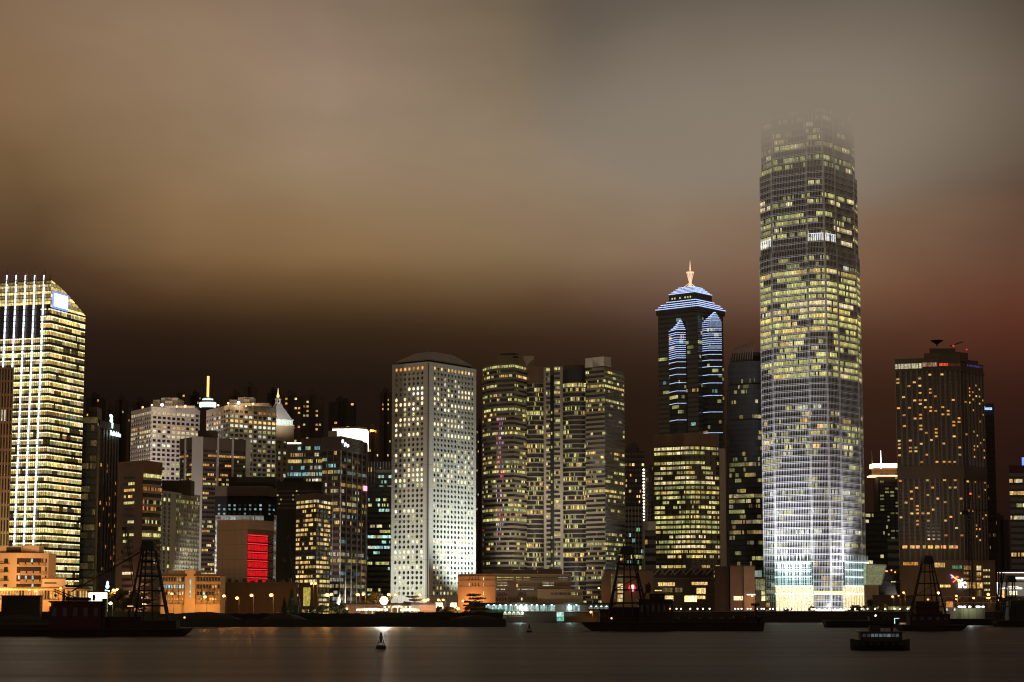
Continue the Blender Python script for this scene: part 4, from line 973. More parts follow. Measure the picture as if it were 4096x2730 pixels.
# ================================================================ 21 the tallest tower, its head in the cloud
g = [PT(3060, 1746), PT(3107, 1728), PT(3107.5, 1726), PT(3250, 1706), PT(3250.5, 1704), PT(3318, 1700), PT(3364, 1712), PT(3364.5, 1714), PT(3448, 1737), PT(3462, 1757)]
g = [((x), y) for x, y in g]
# ray() at level 1900 already carries the lean; rebuild at ground level
def PG(px, D): return ((px-2048)/F*D*cos(PIT)*1.0, D)
g = [PG(3061, 1747), PG(3108, 1729), PG(3110, 1726.5), PG(3254, 1706), PG(3256, 1703.5), PG(3325, 1699), PG(3371, 1710), PG(3374, 1714), PG(3450, 1738), PG(3463, 1758)]
bkI = [(g[-1][0]-4, 1800), (g[0][0]+6, 1800)]
cxi, cyi = base_of([g[0], g[-1]]+bkI)[:2]; cyi = 1748
root = thing('tallest_tower', 'tallest skyscraper, brightly floodlit white grid at its foot, its top lost in the cloud', 'skyscraper', (cxi, cyi, 3))
def scI(s, sy=None): return [(cxi+(p[0]-cxi)*s, cyi+(p[1]-cyi)*(sy or s)) for p in g], [(cxi+(p[0]-cxi)*s, cyi+(p[1]-cyi)*s) for p in bkI]
RAIL = wall('white_rails', (.84, .84, .86), .4, .08); IW = wall('silver_black_wall', (.012, .012, .013), .4, .2)
cI = [7, 0, 22, 0, 11, 8, 0, 16, 3]
fhI = 26.3/F*1715
def hI(y): return zat(y, 1704)
def pI(k, n):
    zc_ = 3+fhI*(k+.5)
    y_ = 2425-(zc_-10)/1704*F
    def band(a, b): return a <= y_ <= b
    if band(2248, 2450): return lit([OY, YG], .1, .3, .4, (2, 6), (.15, .5), .015)(k, n)
    if band(970, 1000) or band(640, 675) or band(1535, 1600) or band(2215, 2248): return [(.008, .008, .008)]*n
    if band(500, 960): return lit([YG, YG, GY, YG, YW, YG], .12, .2, .5, (2, 8), (.3, .9), .01, .45, .1)(k, n)
    if band(1050, 1500): return lit([YG, Yl, YG, YW, YG], .75, .04, .62, (3, 10), (.5, 1.15), .012, .4, .06)(k, n)
    if band(1640, 1800): return lit([YG, OY, YW, YG], .2, .15, .5, (2, 8), (.3, .9), .012, .5, .2)(k, n)
    return lit([YG, GY, YG, Wh, YG], .16, .25, .42, (2, 8), (.25, .8), .012, .5, .2)(k, n)
secs = [(3, hI(995), 1.0), (hI(995), hI(668), .975), (hI(668), hI(430), .935)]
fl_i = 0
grid = MB()
for (za, zb_, s) in secs:
    q, qb = scI(s); core(root, q+qb, za, zb_, IW)
    n_ = round((zb_-za)/fhI); fh = (zb_-za)/n_
    for k in range(n_):
        zf = za+k*fh; wm = MB(); gl_ = pI(fl_i, sum(cI)); fl_i += 1; gi = 0
        low = zf < hI(2248)
        for i in range(9):
            for j in range(cI[i]):
                wm.pane(q[i], q[i+1], j/cI[i], (j+1)/cI[i], zf+.9, zf+fh-.9, .07, g=gl_[gi]); gi += 1
        wm.build('ribbon_window', GL, root)
        grid.band(q, zf-.02, zf+.34, .02, .9); grid.band(q, zf+1.1, zf+1.4, .45, .9)
        if zf > hI(1750): pass
    for i in range(9):
        c = cI[i]
        if not c: continue
        ll = hypot(q[i+1][0]-q[i][0], q[i+1][1]-q[i][1])
        for j in range(c+1):
            t = j/c; hw_ = (.10 if 0 < j < c else .36)/ll
            grid.seg(q[i], q[i+1], max(.0008, t-hw_), min(.9992, t+hw_), za+.3, zb_-.1, .03, .35 if 0 < j < c else .95)
grid.build('white_rail_grid', RAIL, root)
# roof claws
q, qb = scI(.93); zc_ = hI(430); m = MB()
for i in (2, 4, 5, 7):
    for j in range(7):
        p0 = lerp(q[i], q[i+1], j/7); pv_ = None
        for k in range(5):
            u = k/4; c_ = (p0[0]+(cxi-p0[0])*.22*(1-cos(u*pi/2)), p0[1]+(cyi-p0[1])*.22*(1-cos(u*pi/2)), zc_+14*sin(u*pi/2))
            if pv_: m.tube(pv_, c_, .7, .6, 4)
            pv_ = c_
m.build('roof_claw', PINK, root)
# bright louvres at the upper plant floor
m = MB(); q, qb = scI(.975); zl0, zl1 = hI(965), hI(938)
for i, c in ((4, 9), (5, 7), (0, 5)):
    for j in range(c):
        if R.random() < .85: m.seg(q[i], q[i+1], (j+.25)/c, (j+.6)/c, zl0, zl1, .75, .95)
    m.seg(q[i], q[i+1], .05, .98, zl1+.1, zl1+.6, .88, 1.0)
m.build('plant_floor_light', emis('plant_floor_glow', (.95, .97, 1), 1.0, .5), root)
# lit podium: glazed atrium storeys and lobby
q, qb = scI(1.0)
CYG = emis('atrium_glow', (.12, .40, .36), .20, .8, .01); LOB = emis('lobby_glow', (1, .74, .36), 1.3, .7, .02); LOBY = emis('lobby_yellow_glow', (1, .68, .10), 1.3, .3)
ZP = [hI(v) for v in (2411, 2376, 2344, 2308, 2279, 2248)]
for i in (2, 7, 8):
    m = MB(); m.seg(q[i], q[i+1], .0, 1, ZP[2]+.3, ZP[5], .05, 1.8); m.build('atrium_glazing', CYG, root)
    m = MB()
    for k in range(1, 6): m.seg(q[i], q[i+1], -.01, 1.01, ZP[k]-.25, ZP[k]+.3, 1.9, 3.4)
    m.build('lit_canopy', emis('canopy_white_glow', (.75, 1, .95), 1.8, .3), root)
    m = MB(); c = (0, 0, 10, 0, 0, 0, 0, 7, 2)[i]
    for j in range(c+1): 
        t = j/c; m.seg(q[i], q[i+1], max(0, t-.005), min(1, t+.005), 3.1, ZP[5]+6, 1.85, 2.6)
    for j in range(int(c*1.5)+1):
        t = j/int(c*1.5); m.seg(q[i], q[i+1], max(0, t-.007), min(1, t+.007), ZP[2], ZP[5], 1.82, 2.2)
    for k in range(6): zz = ZP[2]+1.5+k*3.2; m.seg(q[i], q[i+1], 0, 1, zz, zz+.3, 1.83, 2.1)
    m.build('atrium_frame', RAIL, root)
    m = MB(); m.seg(q[i], q[i+1], .0, 1, 4, ZP[2], .05, 1.5); m.build('lobby_glazing', LOB, root)
for i in (4, 5):
    m = MB(); m.seg(q[i], q[i+1], .0, 1, ZP[0]+6, ZP[1]+2, .7, .86); m.build('lobby_glazing', LOBY, root)
m = MB(); m.seg(q[4], q[5], 0, 1, 3, 7.5, .8, 1.4); m.seg(q[5], q[6], 0, 1, 3, 7.5, .8, 1.4); m.build('entrance_glow', LY, root)
# ================================================================ 22 right of the tallest tower
root = thing('lit_top_tower', 'slim dark tower crowned with a brilliant warm white light box and two thin masts', 'office tower', (xp(3535, 1900, 2300), 2300, 3))
D = 2300; m = MB(); x0, x1 = xp(3512, 1905, D), xp(3600, 1905, D); m.box(x0, x1, D, D+30, 3, zat(1905, D)); m.build('wall', wall('dim_tower', (.035, .028, .022)), root)
sg = []
for k in range(30):
    for j in range(4):
        q = R.uniform(.1, .35) if R.random() < .25 else 0; mm_ = MB(); mm_.pane((x0, D), (x1, D), .08+j*.23, .08+j*.23+.17, 40+k*3.8, 42+k*3.8, .1, g=(YG[0]*q+.003, YG[1]*q+.003, YG[2]*q+.003)); sg.append((k, mm_))
put_singles(root, sg, gl=GLD)
m = MB(); m.box(xp(3490, 1855, D), xp(3590, 1855, D), D-2, D+20, zat(1872, D), zat(1855, D)); m.build('crown_light', emis('warm_crown_glow', (1, .72, .42), 3.5, .15), root)
m = MB(); m.box(xp(3480, 1904, D), xp(3591, 1904, D), D-4, D+20, zat(1907, D), zat(1902, D)); m.build('eave_light', emis('peach_line_glow', (1, .55, .3), 2.4, .15), root)
m = MB(); m.box(xp(3497, 1890, D), xp(3588, 1890, D), D, D+16, zat(1902, D), zat(1872, D)); m.build('belvedere', wall('belvedere_stone', (.25, .15, .08)), root)
for px in (3488, 3524): m = MB(); X0 = xp(px, 1850, D); m.tube((X0, D, zat(1874, D)), (X0, D, zat(1850, D)), .8, .5); m.tube((X0, D, zat(1850, D)), (X0, D, zat(1803, D)), .35, .12); m.build('mast', LWH if px == 3524 else WHITEC, root)
simple_tower('office_block', 'dim office block with few yellow windows right of the tallest tower', 3462, 3550, 2056, 1950, 17, 14, DKB, lit([YG, YW], .0, .35, .25, (1, 4), (.2, .8), .004), sp=.45, pr=.2, cat='office block')
simple_tower('office_block', 'grey banded low block between the dim office block and the big hotel', 3550, 3600, 2167, 1900, 9, 8, GREYC, lit([Cy, YG], .1, .5, .25, (1, 4), (.2, .7), .004), sp=.5, pr=.3, cat='office block')
# big hotel
D = 1680; Hs = [PT(3590, D+10), PT(3700, D+3), PT(3760, D+1), PT(3768, D), PT(3853, D+3), PT(3860, D+14), PT(3880, D+22), PT(3945, D+38)]
zh = zat(1405, D)
HB = wall('hotel_brown', (.11, .078, .056), .6); HP = wall('hotel_pilaster', (.24, .20, .165), .6)
root = thing('hotel_tower', 'massive dark brown hotel tower dotted with small orange windows and a lit top lounge', 'hotel', base_of([Hs[0], Hs[-1]]+[(Hs[-1][0], D+60)]))
low = [(p[0], p[1]) for p in Hs]; bk_ = rayback(Hs[0], Hs[-1], 50)
core(root, low+bk_, 3, zat(1440, D), HB)
sg = []; pil = MB(); nfl = 46; zb_, zt_ = zat(2165, D), zat(1492, D); fh = (zt_-zb_)/nfl
ncs = [5, 3, 0, 4, 0, 1, 5]
for i, c in enumerate(ncs):
    if not c: continue
    for j in range(c):
        t0, t1 = (j+.2)/c, (j+.72)/c
        for k in range(nfl):
            if 17 <= k <= 20: continue
            on = R.random() < (.19 if i < 5 else .15); b_ = R.uniform(.35, 1.0)
            cc = R.choice([Or, OY, Or, (1, .55, .2)]) if R.random() < .93 else YG
            mm_ = MB(); mm_.pane(Hs[i], Hs[i+1], t0, t1, zb_+k*fh+.9, zb_+(k+1)*fh-.6, .05, g=tuple(v*b_ for v in cc) if on else (.004, .003, .003)); sg.append((2 if on else R.random(), mm_))
        pil.seg(Hs[i], Hs[i+1], (j-.02)/c if j else .001, (j+.12)/c, 3.1, zt_+2, 0, .8); pil.seg(Hs[i], Hs[i+1], (j+.8)/c, (j+.9)/c, 3.1, zt_+2, 0, .6)
pil.build('pilaster', HP, root); put_singles(root, sg)
m = MB(); m.band(Hs, zb_+17*fh, zb_+20.6*fh, 0, 1.0); m.build('plain_band', HB, root); m = MB(); m.band(Hs, zt_+2, zat(1474, D), 0, .9); m.build('plain_band', HB, root); m = MB(); m.band(Hs[:4], zat(1440, D)-2, zat(1432, D), 0, .9); m.build('cornice_band', HB, root)
wm = MB(); 
for j in range(26): 
    q = R.uniform(.15, .9); wm.pane(Hs[0], Hs[1], j/26, (j+.85)/26, zat(1472, D), zat(1452, D), .1, g=(q*.9, q*.8, q*.5))
for j in range(14):
    q = R.uniform(.1, .5); wm.pane(Hs[1], Hs[2], j/14, (j+.85)/14, zat(1466, D), zat(1448, D), .1, g=(q, q*.5, q*.3))
for j in range(14):
    q = R.uniform(.4, 1.0) if j < 6 else .06; wm.pane(Hs[3], Hs[4], j/14, (j+.85)/14, zat(1464, D), zat(1453, D), .1, g=(q, q*.10, q*.05))
for j in range(12):
    q = R.uniform(.0, .6); wm.pane(Hs[6], Hs[7], j/12, (j+.7)/12, zat(1470, D+30), zat(1463, D+30), .1, g=(q*.08, q*.08, q*.5))
wm.build('lounge_glazing', GL, root)
m = MB(); m.prism([PT(3707, D+4), PT(3768, D+.5), PT(3853, D+3), PT(3885, D+24), PT(3885, D+60), PT(3707, D+60)], zat(1440, D), zat(1412, D)); m.prism([PT(3730, D+12), PT(3835, D+12), PT(3835, D+50), PT(3730, D+50)], zat(1412, D), zat(1387, D))
m.prism([PT(3835, D+16), PT(3885, D+26), PT(3885, D+50), PT(3835, D+50)], zat(1412, D), zat(1398, D)); m.prism([PT(3885, D+30), PT(3925, D+36), PT(3925, D+60), PT(3885, D+60)], zat(1440, D), zat(1424, D)); m.build('plant_room', HB, root)
m = MB(); c_ = (xp(3768, 1380, D), D+20); m.tube((c_[0], c_[1], zat(1387, D+20)), (c_[0], c_[1], zat(1378, D+20)), .5); m.lathe(c_[0], c_[1], [(.4, zat(1380, D+20)), (3.2, zat(1370, D+20)), (5.2, zat(1364, D+20)), (5.3, zat(1363, D+20)), (1, zat(1374, D+20))], 14); m.build('satellite_dish', BLACK, root)
m = MB(); m.tube(at(3800, 1386, D+20), at(3850, 1368, D+20), .45); m.tube(at(3850, 1368, D+20), at(3853, 1372, D+20), .3); m.build('window_cleaning_jib', BLACK, root)
m = MB(); m.ball(at(3814, 1384, D+10), .8, 6); m.ball(at(3867, 1399, D+12), .6, 6); m.build('warning_lamp', LR, root)
# hotel podium row of lit windows
wm = []
for (x0_, x1_) in ((3603, 3622), (3633, 3651), (3656, 3672), (3684, 3696), (3705, 3724), (3733, 3750), (3756, 3762), (3766, 3777), (3789, 3806), (3810, 3824)):
    mm_ = MB(); a = PT(x0_, D-1); b = PT(x1_, D-1); mm_.pane(a, b, 0, 1, zat(2195, D), zat(2183, D), .3, g=tuple(v*R.uniform(.6, 1.1) for v in OY)); mm_.build('window', GL, root)
r_, f_, z_ = simple_tower('office_tower', 'rounded dark tower behind the big hotel with a small blue sign', 3935, 3975, 1622, 1850, 34, 6, wall('rear_brown', (.05, .03, .024)), lit([OY, Or], .0, .6, .1, (1, 2), (.3, .9), .004), sp=.5, pr=.3, mw=1.2, mpr=.5)
m = MB(); m.lathe(xp(3945, 1700, 1850), 1862, [(9, 3), (9, z_-8)], 16); m.build('corner_drum', wall('rear_brown', (.05, .03, .024)), r_)
lettering('Nexxus', 4.2, (xp(3948, 1636, 1848), 1846, zat(1641, 1848)), 0, emis('blue_sign_glow', (.35, .6, 1), 1.8), r_, 'sign_lettering', font_w=.6)
r_, f_, z_ = simple_tower('office_tower', 'dark tower with red top rim at the right picture edge', 4036, 4140, 1868, 1700, 24, 16, DARK, lit([OY, YW, YG, Wh], .12, .4, .35, (2, 6), (.3, .9), .005), sp=.4, pr=.25)
m = MB(); m.seg(f_[0], f_[1], 0, 1, z_-5, z_+1, 0, .5); m.build('red_parapet', REDT, r_)
m = MB(); m.box(xp(4093, 1830, 1705), xp(4120, 1830, 1705), 1706, 1710, z_+1, zat(1830, 1705)); m.build('blue_sign', BLUESC, r_)
# ================================================================ 23 residential towers up the hill
mid = [(462, 504, 1600, 2300), (508, 540, 1652, 2250), (345, 410, 1592, 2280), (527, 585, 1608, 2350), (683, 754, 1574, 2380), (756, 806, 1584, 2400), (915, 972, 1584, 2400), (973, 1021, 1548, 2450), (1068, 1121, 1572, 2420), (1123, 1206, 1586, 2350),
       (1209, 1290, 1580, 2400), (1315, 1421, 1608, 2380), (1519, 1566, 1572, 2380), (1468, 1516, 1716, 2300), (1560, 1600, 1585, 2420), (1905, 1935, 1700, 2300), (2490, 2515, 1830, 2330), (2895, 2925, 1990, 2100), (420, 460, 1640, 2260), (860, 915, 1640, 2350), (3975, 4035, 2080, 2100)]
lab = ['pale topped residential tower above the hotel sign', 'low brown residential tower just left of the left white block', 'dark residential tower above the dull brown glass tower', 'residential tower rising over the left roof corner of the white block', 'residential tower above the spotlit plant rooms of the left white block', 'residential tower close left of the neon mast', 'residential tower above the left corner of the right white block', 'residential tower with three stacked orange windows on its top', 'residential tower directly behind the pyramid roof spire', 'bright windowed residential tower right of the pyramid roof',
       'tall residential tower with a column of yellow windows', 'broad residential tower behind the brilliant white lantern box', 'thin residential tower next to the top left of the porthole tower', 'residential tower under orange warning lamps right of the lantern box', 'residential tower half hidden by the left edge of the porthole tower', 'residential tower in the gap between porthole tower and twin towers', 'residential tower peeping out right of the twin towers', 'narrow orange windowed tower in the gap left of the tallest pair', 'residential tower above the dull hotel roof on the left', 'residential tower in the gap behind the neon mast tower', 'low dim residential tower left of the red rimmed tower']
RES = [wall('residential_a', (.085, .06, .045)), wall('residential_b', (.12, .09, .065)), wall('residential_c', (.05, .037, .03))]
GR = 'residential towers up the hillside'
for i, (x0_, x1_, yt, D_) in enumerate(mid):
    X0_, X1_ = xp(x0_, yt, D_), xp(x1_, yt, D_); z1 = zat(yt, D_); zb_ = min(hz(X0_, D_), hz(X1_, D_))-6; zb_ = max(3, zb_)
    r_ = thing('residential_tower', lab[i], 'apartment tower', ((X0_+X1_)/2, D_, zb_), GR); wd = X1_-X0_; mt = RES[i % 3]
    m = MB(); m.prism([(X0_, D_), (X0_+wd*.38, D_), (X0_+wd*.38, D_+3), (X0_+wd*.62, D_+3), (X0_+wd*.62, D_), (X1_, D_), (X1_, D_+18), (X0_, D_+18)], zb_, z1)
    m.build('wall', mt, r_)
    m = MB(); m.box(X0_+wd*.25, X0_+wd*.7, D_+2, D_+12, z1, z1+4.5); m.box(X0_+wd*.35, X0_+wd*.5, D_+3, D_+8, z1+4.5, z1+7); m.build('roof_tank', mt, r_)
    nr = int((z1-max(zb_, zat(2050, D_)))/5.2); dens = .34 if i in (9, 10) else (.45 if i == 17 else .13)
    for k in range(nr):
        for j in range(6):
            if R.random() < dens*(1.0 if j in (1, 2, 4) else .5):
                q = R.uniform(.25, 1.1); cc = R.choice([Or, OY, OY, YW]); off = D_ if j not in (2, 3) else D_
                if j in (2, 3): continue
                t0 = (.06, .22, 0, 0, .68, .84)[j]; wm = MB(); wm.pane((X0_, D_), (X1_, D_), t0, t0+.10, z1-4-k*5.2, z1-1.8-k*5.2, .08, g=tuple(v*q for v in cc)); wm.build('window', GL, r_)
for px, py in ((1484, 1723), (1491, 1724), (1497, 1724)):
    roof_light('orange lamp %s on the roof right of the lantern box' % ('first from the left' if px == 1484 else 'second from the left' if px == 1491 else 'third from the left'), px, py, 2290, 1.2 if px < 1495 else .6, group='orange roof lamps right of the lantern box', mat=emis('deep_orange_lamp', (1, .3, .06), 6), e=0)
# ================================================================ volume cloud round the head of the tallest tower, city light put in as emission colour
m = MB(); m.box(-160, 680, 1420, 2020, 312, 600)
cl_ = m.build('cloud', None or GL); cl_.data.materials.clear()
cm = bpy.data.materials.new('cloud_volume'); cm.use_nodes = True; n = cm.node_tree.nodes; l = cm.node_tree.links; n.clear()
out = n.new('ShaderNodeOutputMaterial'); pv_ = n.new('ShaderNodeVolumePrincipled'); l.new(pv_.outputs[0], out.inputs['Volume'])
ge = n.new('ShaderNodeNewGeometry'); sp_ = n.new('ShaderNodeSeparateXYZ'); l.new(ge.outputs['Position'], sp_.inputs[0])
no = n.new('ShaderNodeTexNoise'); no.inputs['Scale'].default_value = .011; no.inputs['Detail'].default_value = 3; l.new(ge.outputs['Position'], no.inputs['Vector'])
def M2(op, a, b=None, c=None, clamp=False):
    q = n.new('ShaderNodeMath'); q.operation = op; q.use_clamp = clamp
    for i, v in enumerate((a, b, c)):
        if v is None: continue
        if isinstance(v, (int, float)): q.inputs[i].default_value = v
        else: l.new(v, q.inputs[i])
    return q.outputs[0]
def smooth(v, a, b):
    q = n.new('ShaderNodeMapRange'); q.interpolation_type = 'SMOOTHERSTEP'; q.inputs['From Min'].default_value = a; q.inputs['From Max'].default_value = b
    l.new(v, q.inputs['Value']); return q.outputs[0]
zn = M2('MULTIPLY_ADD', M2('SUBTRACT', no.outputs[0], .5), 50, sp_.outputs[2])
def sq2(v, c, r): q = M2('DIVIDE', M2('SUBTRACT', v, c), r); return M2('MULTIPLY', q, q)
hgt = M2('POWER', smooth(zn, 304, 436), 3.0)
rr = M2('ADD', sq2(sp_.outputs[0], 265, 310), sq2(sp_.outputs[1], 1720, 290))
topf = smooth(sp_.outputs[2], 598, 500)
den = M2('MULTIPLY', M2('MULTIPLY', M2('MULTIPLY', M2('POWER', smooth(rr, 1.0, 0.0), 1.9), hgt), topf), .042)
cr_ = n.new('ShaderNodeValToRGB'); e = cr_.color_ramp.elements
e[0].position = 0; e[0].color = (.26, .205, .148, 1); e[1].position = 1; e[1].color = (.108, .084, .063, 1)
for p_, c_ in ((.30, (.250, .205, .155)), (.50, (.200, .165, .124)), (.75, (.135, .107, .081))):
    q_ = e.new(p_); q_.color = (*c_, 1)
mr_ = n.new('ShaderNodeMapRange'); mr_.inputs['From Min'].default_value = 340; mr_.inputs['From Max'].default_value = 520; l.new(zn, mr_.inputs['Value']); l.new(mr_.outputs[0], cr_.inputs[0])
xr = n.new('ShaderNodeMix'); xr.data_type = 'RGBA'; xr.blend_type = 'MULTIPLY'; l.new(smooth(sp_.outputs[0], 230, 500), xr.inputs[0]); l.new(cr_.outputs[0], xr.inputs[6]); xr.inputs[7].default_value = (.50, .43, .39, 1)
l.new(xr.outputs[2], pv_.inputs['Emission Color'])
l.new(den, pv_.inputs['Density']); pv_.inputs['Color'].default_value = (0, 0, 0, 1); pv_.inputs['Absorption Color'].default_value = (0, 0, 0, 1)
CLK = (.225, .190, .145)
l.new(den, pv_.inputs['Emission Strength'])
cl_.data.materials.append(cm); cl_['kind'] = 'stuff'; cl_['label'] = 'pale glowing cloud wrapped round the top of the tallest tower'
# ================================================================ LOW BUILDINGS ON THE SHORE
# orange flooded apartment block
D = 1100
a0, a1, a2 = (xp(-60, 2208, D-2), D-2), (xp(66, 2214, D-6), D-6), (xp(195, 2219, D), D)
Fp = [a0, a1, a2]; Bp = [(a2[0], D+18), (a0[0], D+18)]; z = zat(2214, D)
root = thing('apartment_block', 'cream low apartment block flooded in orange light with stepped balconies', 'apartment block', base_of(Fp+Bp))
core(root, Fp+Bp, 3, z, CREAM)
m = MB(); m.box(xp(-20, 2190, D), xp(90, 2190, D), D-1, D+10, z, zat(2187, D)); m.box(xp(90, 2190, D), xp(155, 2190, D), D+1, D+12, z, zat(2184, D)); m.build('penthouse', CREAM, root)
m = MB(); m.box(xp(28, 2190, D)-.01, xp(88, 2190, D), D-1.1, D-1.01, z+.7, zat(2190, D)); m.build('window', GLD, root)
for k in range(4):
    zz = z-3.2-k*4.35
    m = MB(); m.seg(a1, a2, .02, .78-.0*k, zz-2.6, zz+.6, -.5, .05); m.build('loggia_shade', BLACK, root)  # black slab on the wall stands for the shaded loggia
    for j in range(4):
        t0 = .13+j*.21-.04*(k == 0); m = MB(); m.seg(a1, a2, t0, t0+.165, zz-3.4, zz-1.6, .1, 1.2); m.build('balcony_front', TAN, root)
        if R.random() < .35: m = MB(); m.seg(a1, a2, t0-.06, t0+.0, zz-1.5, zz+.4, .06, .1, g=(.4, .6, .55)); m.build('window', GL, root)
    for t0 in ((.82, .93) if k == 0 else (.93,)):
        m = MB(); m.seg(a1, a2, t0-.03, t0+.02, zz-1.6, zz+.5, .02, .06, g=(.004, .004, .004)); m.build('window', GLD, root)
    m = MB(); m.seg(a0, a1, .62, .74, zz-2.0, zz+.4, .02, .06, g=(.01, .008, .005)); m.build('window', GLD, root)
    m = MB(); m.seg(a0, a1, .5, .8, zz-2.3, zz-2.1, 0, 1.1); 
    for j in range(12): m.seg(a0, a1, .5+j*.027, .504+j*.027, zz-2.1, zz-1.1, 1.0, 1.08)
    m.seg(a0, a1, .5, .8, zz-1.1, zz-1.0, .98, 1.1); m.build('balcony_rail', DSTEEL, root)
# low annexes
def low_block(name, label, px0, px1, ytop, D, depth, mat, cat='building', ybase=None, group=None):
    x0, x1 = xp(px0, ytop, D), xp(px1, ytop, D); r_ = thing(name, label, cat, ((x0+x1)/2, D+depth/2, 3), group)
    m = MB(); z1 = zat(ytop, D); rb_ = rayback((x0, D), (x1, D), depth, .3); m.prism([(x0, D), (x1, D)]+rb_, 3, z1); m.build('wall', mat, r_)
    m = MB(); m.prism([(x0-.4, D-.6), (x1+.4, D-.6)]+rb_, z1+.004, z1+.6); m.build('roof', wall('low_roof', (.10, .085, .07)), r_)
    return r_, x0, x1, z1
def win_row(root, x0, x1, D, z0, z1, n, pat, frac=.8, gl=None):
    g = pat(0, n); sg = []
    for j in range(n):
        mm_ = MB(); w_ = (x1-x0)/n; mm_.pane((x0+j*w_+w_*(1-frac)/2, D), (x0+j*w_+w_*(1+frac)/2, D), 0, 1, z0, z1, .06, g=g[j]); mm_.build('window', gl or GL, root)
    m = MB()
    w_ = (x1-x0)/n
    for j in range(n+1): m.box(x0+j*w_-w_*(1-frac)/2, x0+j*w_+w_*(1-frac)/2, D-.14, D-.01, z0-.2, z1+.2)
    m.box(x0, x1, D-.16, D-.02, z0-.3, z0-.2); m.build('window_frame', wall('window_frame_paint', (.3, .26, .2)), root)
r_, x0, x1, z1 = low_block('annex', 'white walled annex with a dark slot window right of the orange apartment block', 170, 262, 2316, 1085, 14, CREAM)
m = MB(); m.box(xp(178, 2325, 1085), xp(226, 2325, 1085), 1084.85, 1084.98, z1-2.6, z1-1.6); m.build('window', GLD, r_)
r_, x0, x1, z1 = low_block('gatehouse', 'long low gatehouse with orange lit windows under a flat canopy', -30, 250, 2353, 1072, 10, CREAM)
win_row(r_, x0+2, x1-2, 1071.9, z1-5.5, z1-1.2, 22, lit([OY, Or, Or], .3, .2, .45, (1, 3), (.3, .8), .02), .7)
r_, x0, x1, z1 = low_block('pavilion', 'small orange lit pavilion with white columns left of the bright shop', 262, 360, 2357, 1070, 9, CREAM)
win_row(r_, x0+1, x1-1, 1069.9, z1-4.5, z1-.9, 7, lit([OY, Or], .2, .2, .5, (1, 2), (.3, .9), .02), .6)
r_, x0, x1, z1 = low_block('lit_shop', 'low kiosk with a brilliant white glowing front on the left shore', 352, 432, 2370, 1066, 7, CREAM, 'kiosk')
m = MB(); m.box(x0+.5, x1-.5, 1065.7, 1065.95, 4.5, z1-.3); m.build('glowing_front', emis('shop_white_glow', (1, .93, .75), 4.5, .2), r_)
P = at(430, 2340, 1190); r_ = thing('illuminated_sign', 'small ice blue lion emblem sign standing above dark trees', 'sign', (P[0], P[1], 3))
m = MB(); m.tube((P[0], P[1], 3), (P[0], P[1], P[2]-3), .2); m.build('post', DSTEEL, r_)
m = MB(); m.lathe(P[0], P[1], [(.5, P[2]-2), (.95, P[2]-1.6), (1.0, P[2]-.4), (.5, P[2]-.1), (.75, P[2]+.8), (.5, P[2]+1.6), (.2, P[2]+2.1)], 10); m.build('emblem', SIGN, r_)
lettering('Ritz', 1.7, (P[0], P[1]-.3, P[2]-3.9), 0, SIGN, r_, 'sign_lettering')
# low civic building with two wings
D = 1150; z = zat(2302, D)
root = thing('civic_building', 'low civic building with two balconied wings and a tall stair tower, glowing orange below', 'civic building', (xp(766, 2350, D), D+10, 3))
core(root, [(xp(645, 2302, D), D), (xp(742, 2302, D), D), (xp(742, 2302, D), D+20), (xp(645, 2302, D), D+20)], 3, z, CREAM); core(root, [(xp(784, 2302, D), D), (xp(882, 2302, D), D), (xp(882, 2302, D), D+20), (xp(784, 2302, D), D+20)], 3, z-.01, CREAM)
m = MB(); m.box(xp(742, 2302, D)+.01, xp(784, 2302, D)-.01, D-2, D+18, 3, zat(2281, D)); m.build('stair_tower', CREAM, root)
m = MB(); m.box(xp(668, 2302, D), xp(742, 2302, D)-1, D+4, D+16, z, zat(2282, D)); m.build('plant_room', CREAM, root)
m = MB(); m.box(xp(761, 2320, D), xp(767, 2320, D), D-2.1, D-2.01, zat(2392, D), zat(2318, D), g=(.35, .6, .5)); m.build('stair_glazing', GL, root)
for (xa, xb) in ((648, 740), (786, 884)):
    x0, x1 = xp(xa, 2302, D), xp(xb, 2302, D); m = MB(); m.box(x0-1, x1+1.5, D-2.5, D+1, z-.5, z+.6); m.build('roof', wall('low_roof', (.10, .085, .07)), root)
    for k, zz in enumerate((zat(2328, D), zat(2357, D), zat(2383, D), zat(2404, D))):
        m = MB(); m.box(x0, x1, D-.06, D-.01, zz+.3, zz+2.5); m.build('loggia_shade', BLACK, root)  # thin black sheet in place of the loggia's shade
        win_row(root, x0+.3, x1-.3, D-.08, zz+.4, zz+2.3, 8, lit([OY, YW, Cy, Or], .1, .2, [.15, .3, .45, .8][k], (1, 2), (.3, .9), .01), .6)
        if k in (1, 2, 3):
            for j in range(4): m = MB(); w_ = (x1-x0)/4; m.box(x0+j*w_+.3, x0+(j+1)*w_-.3, D-1.6, D-.4, zz-1.4, zz+.2); m.build('balcony_front', TAN, root)
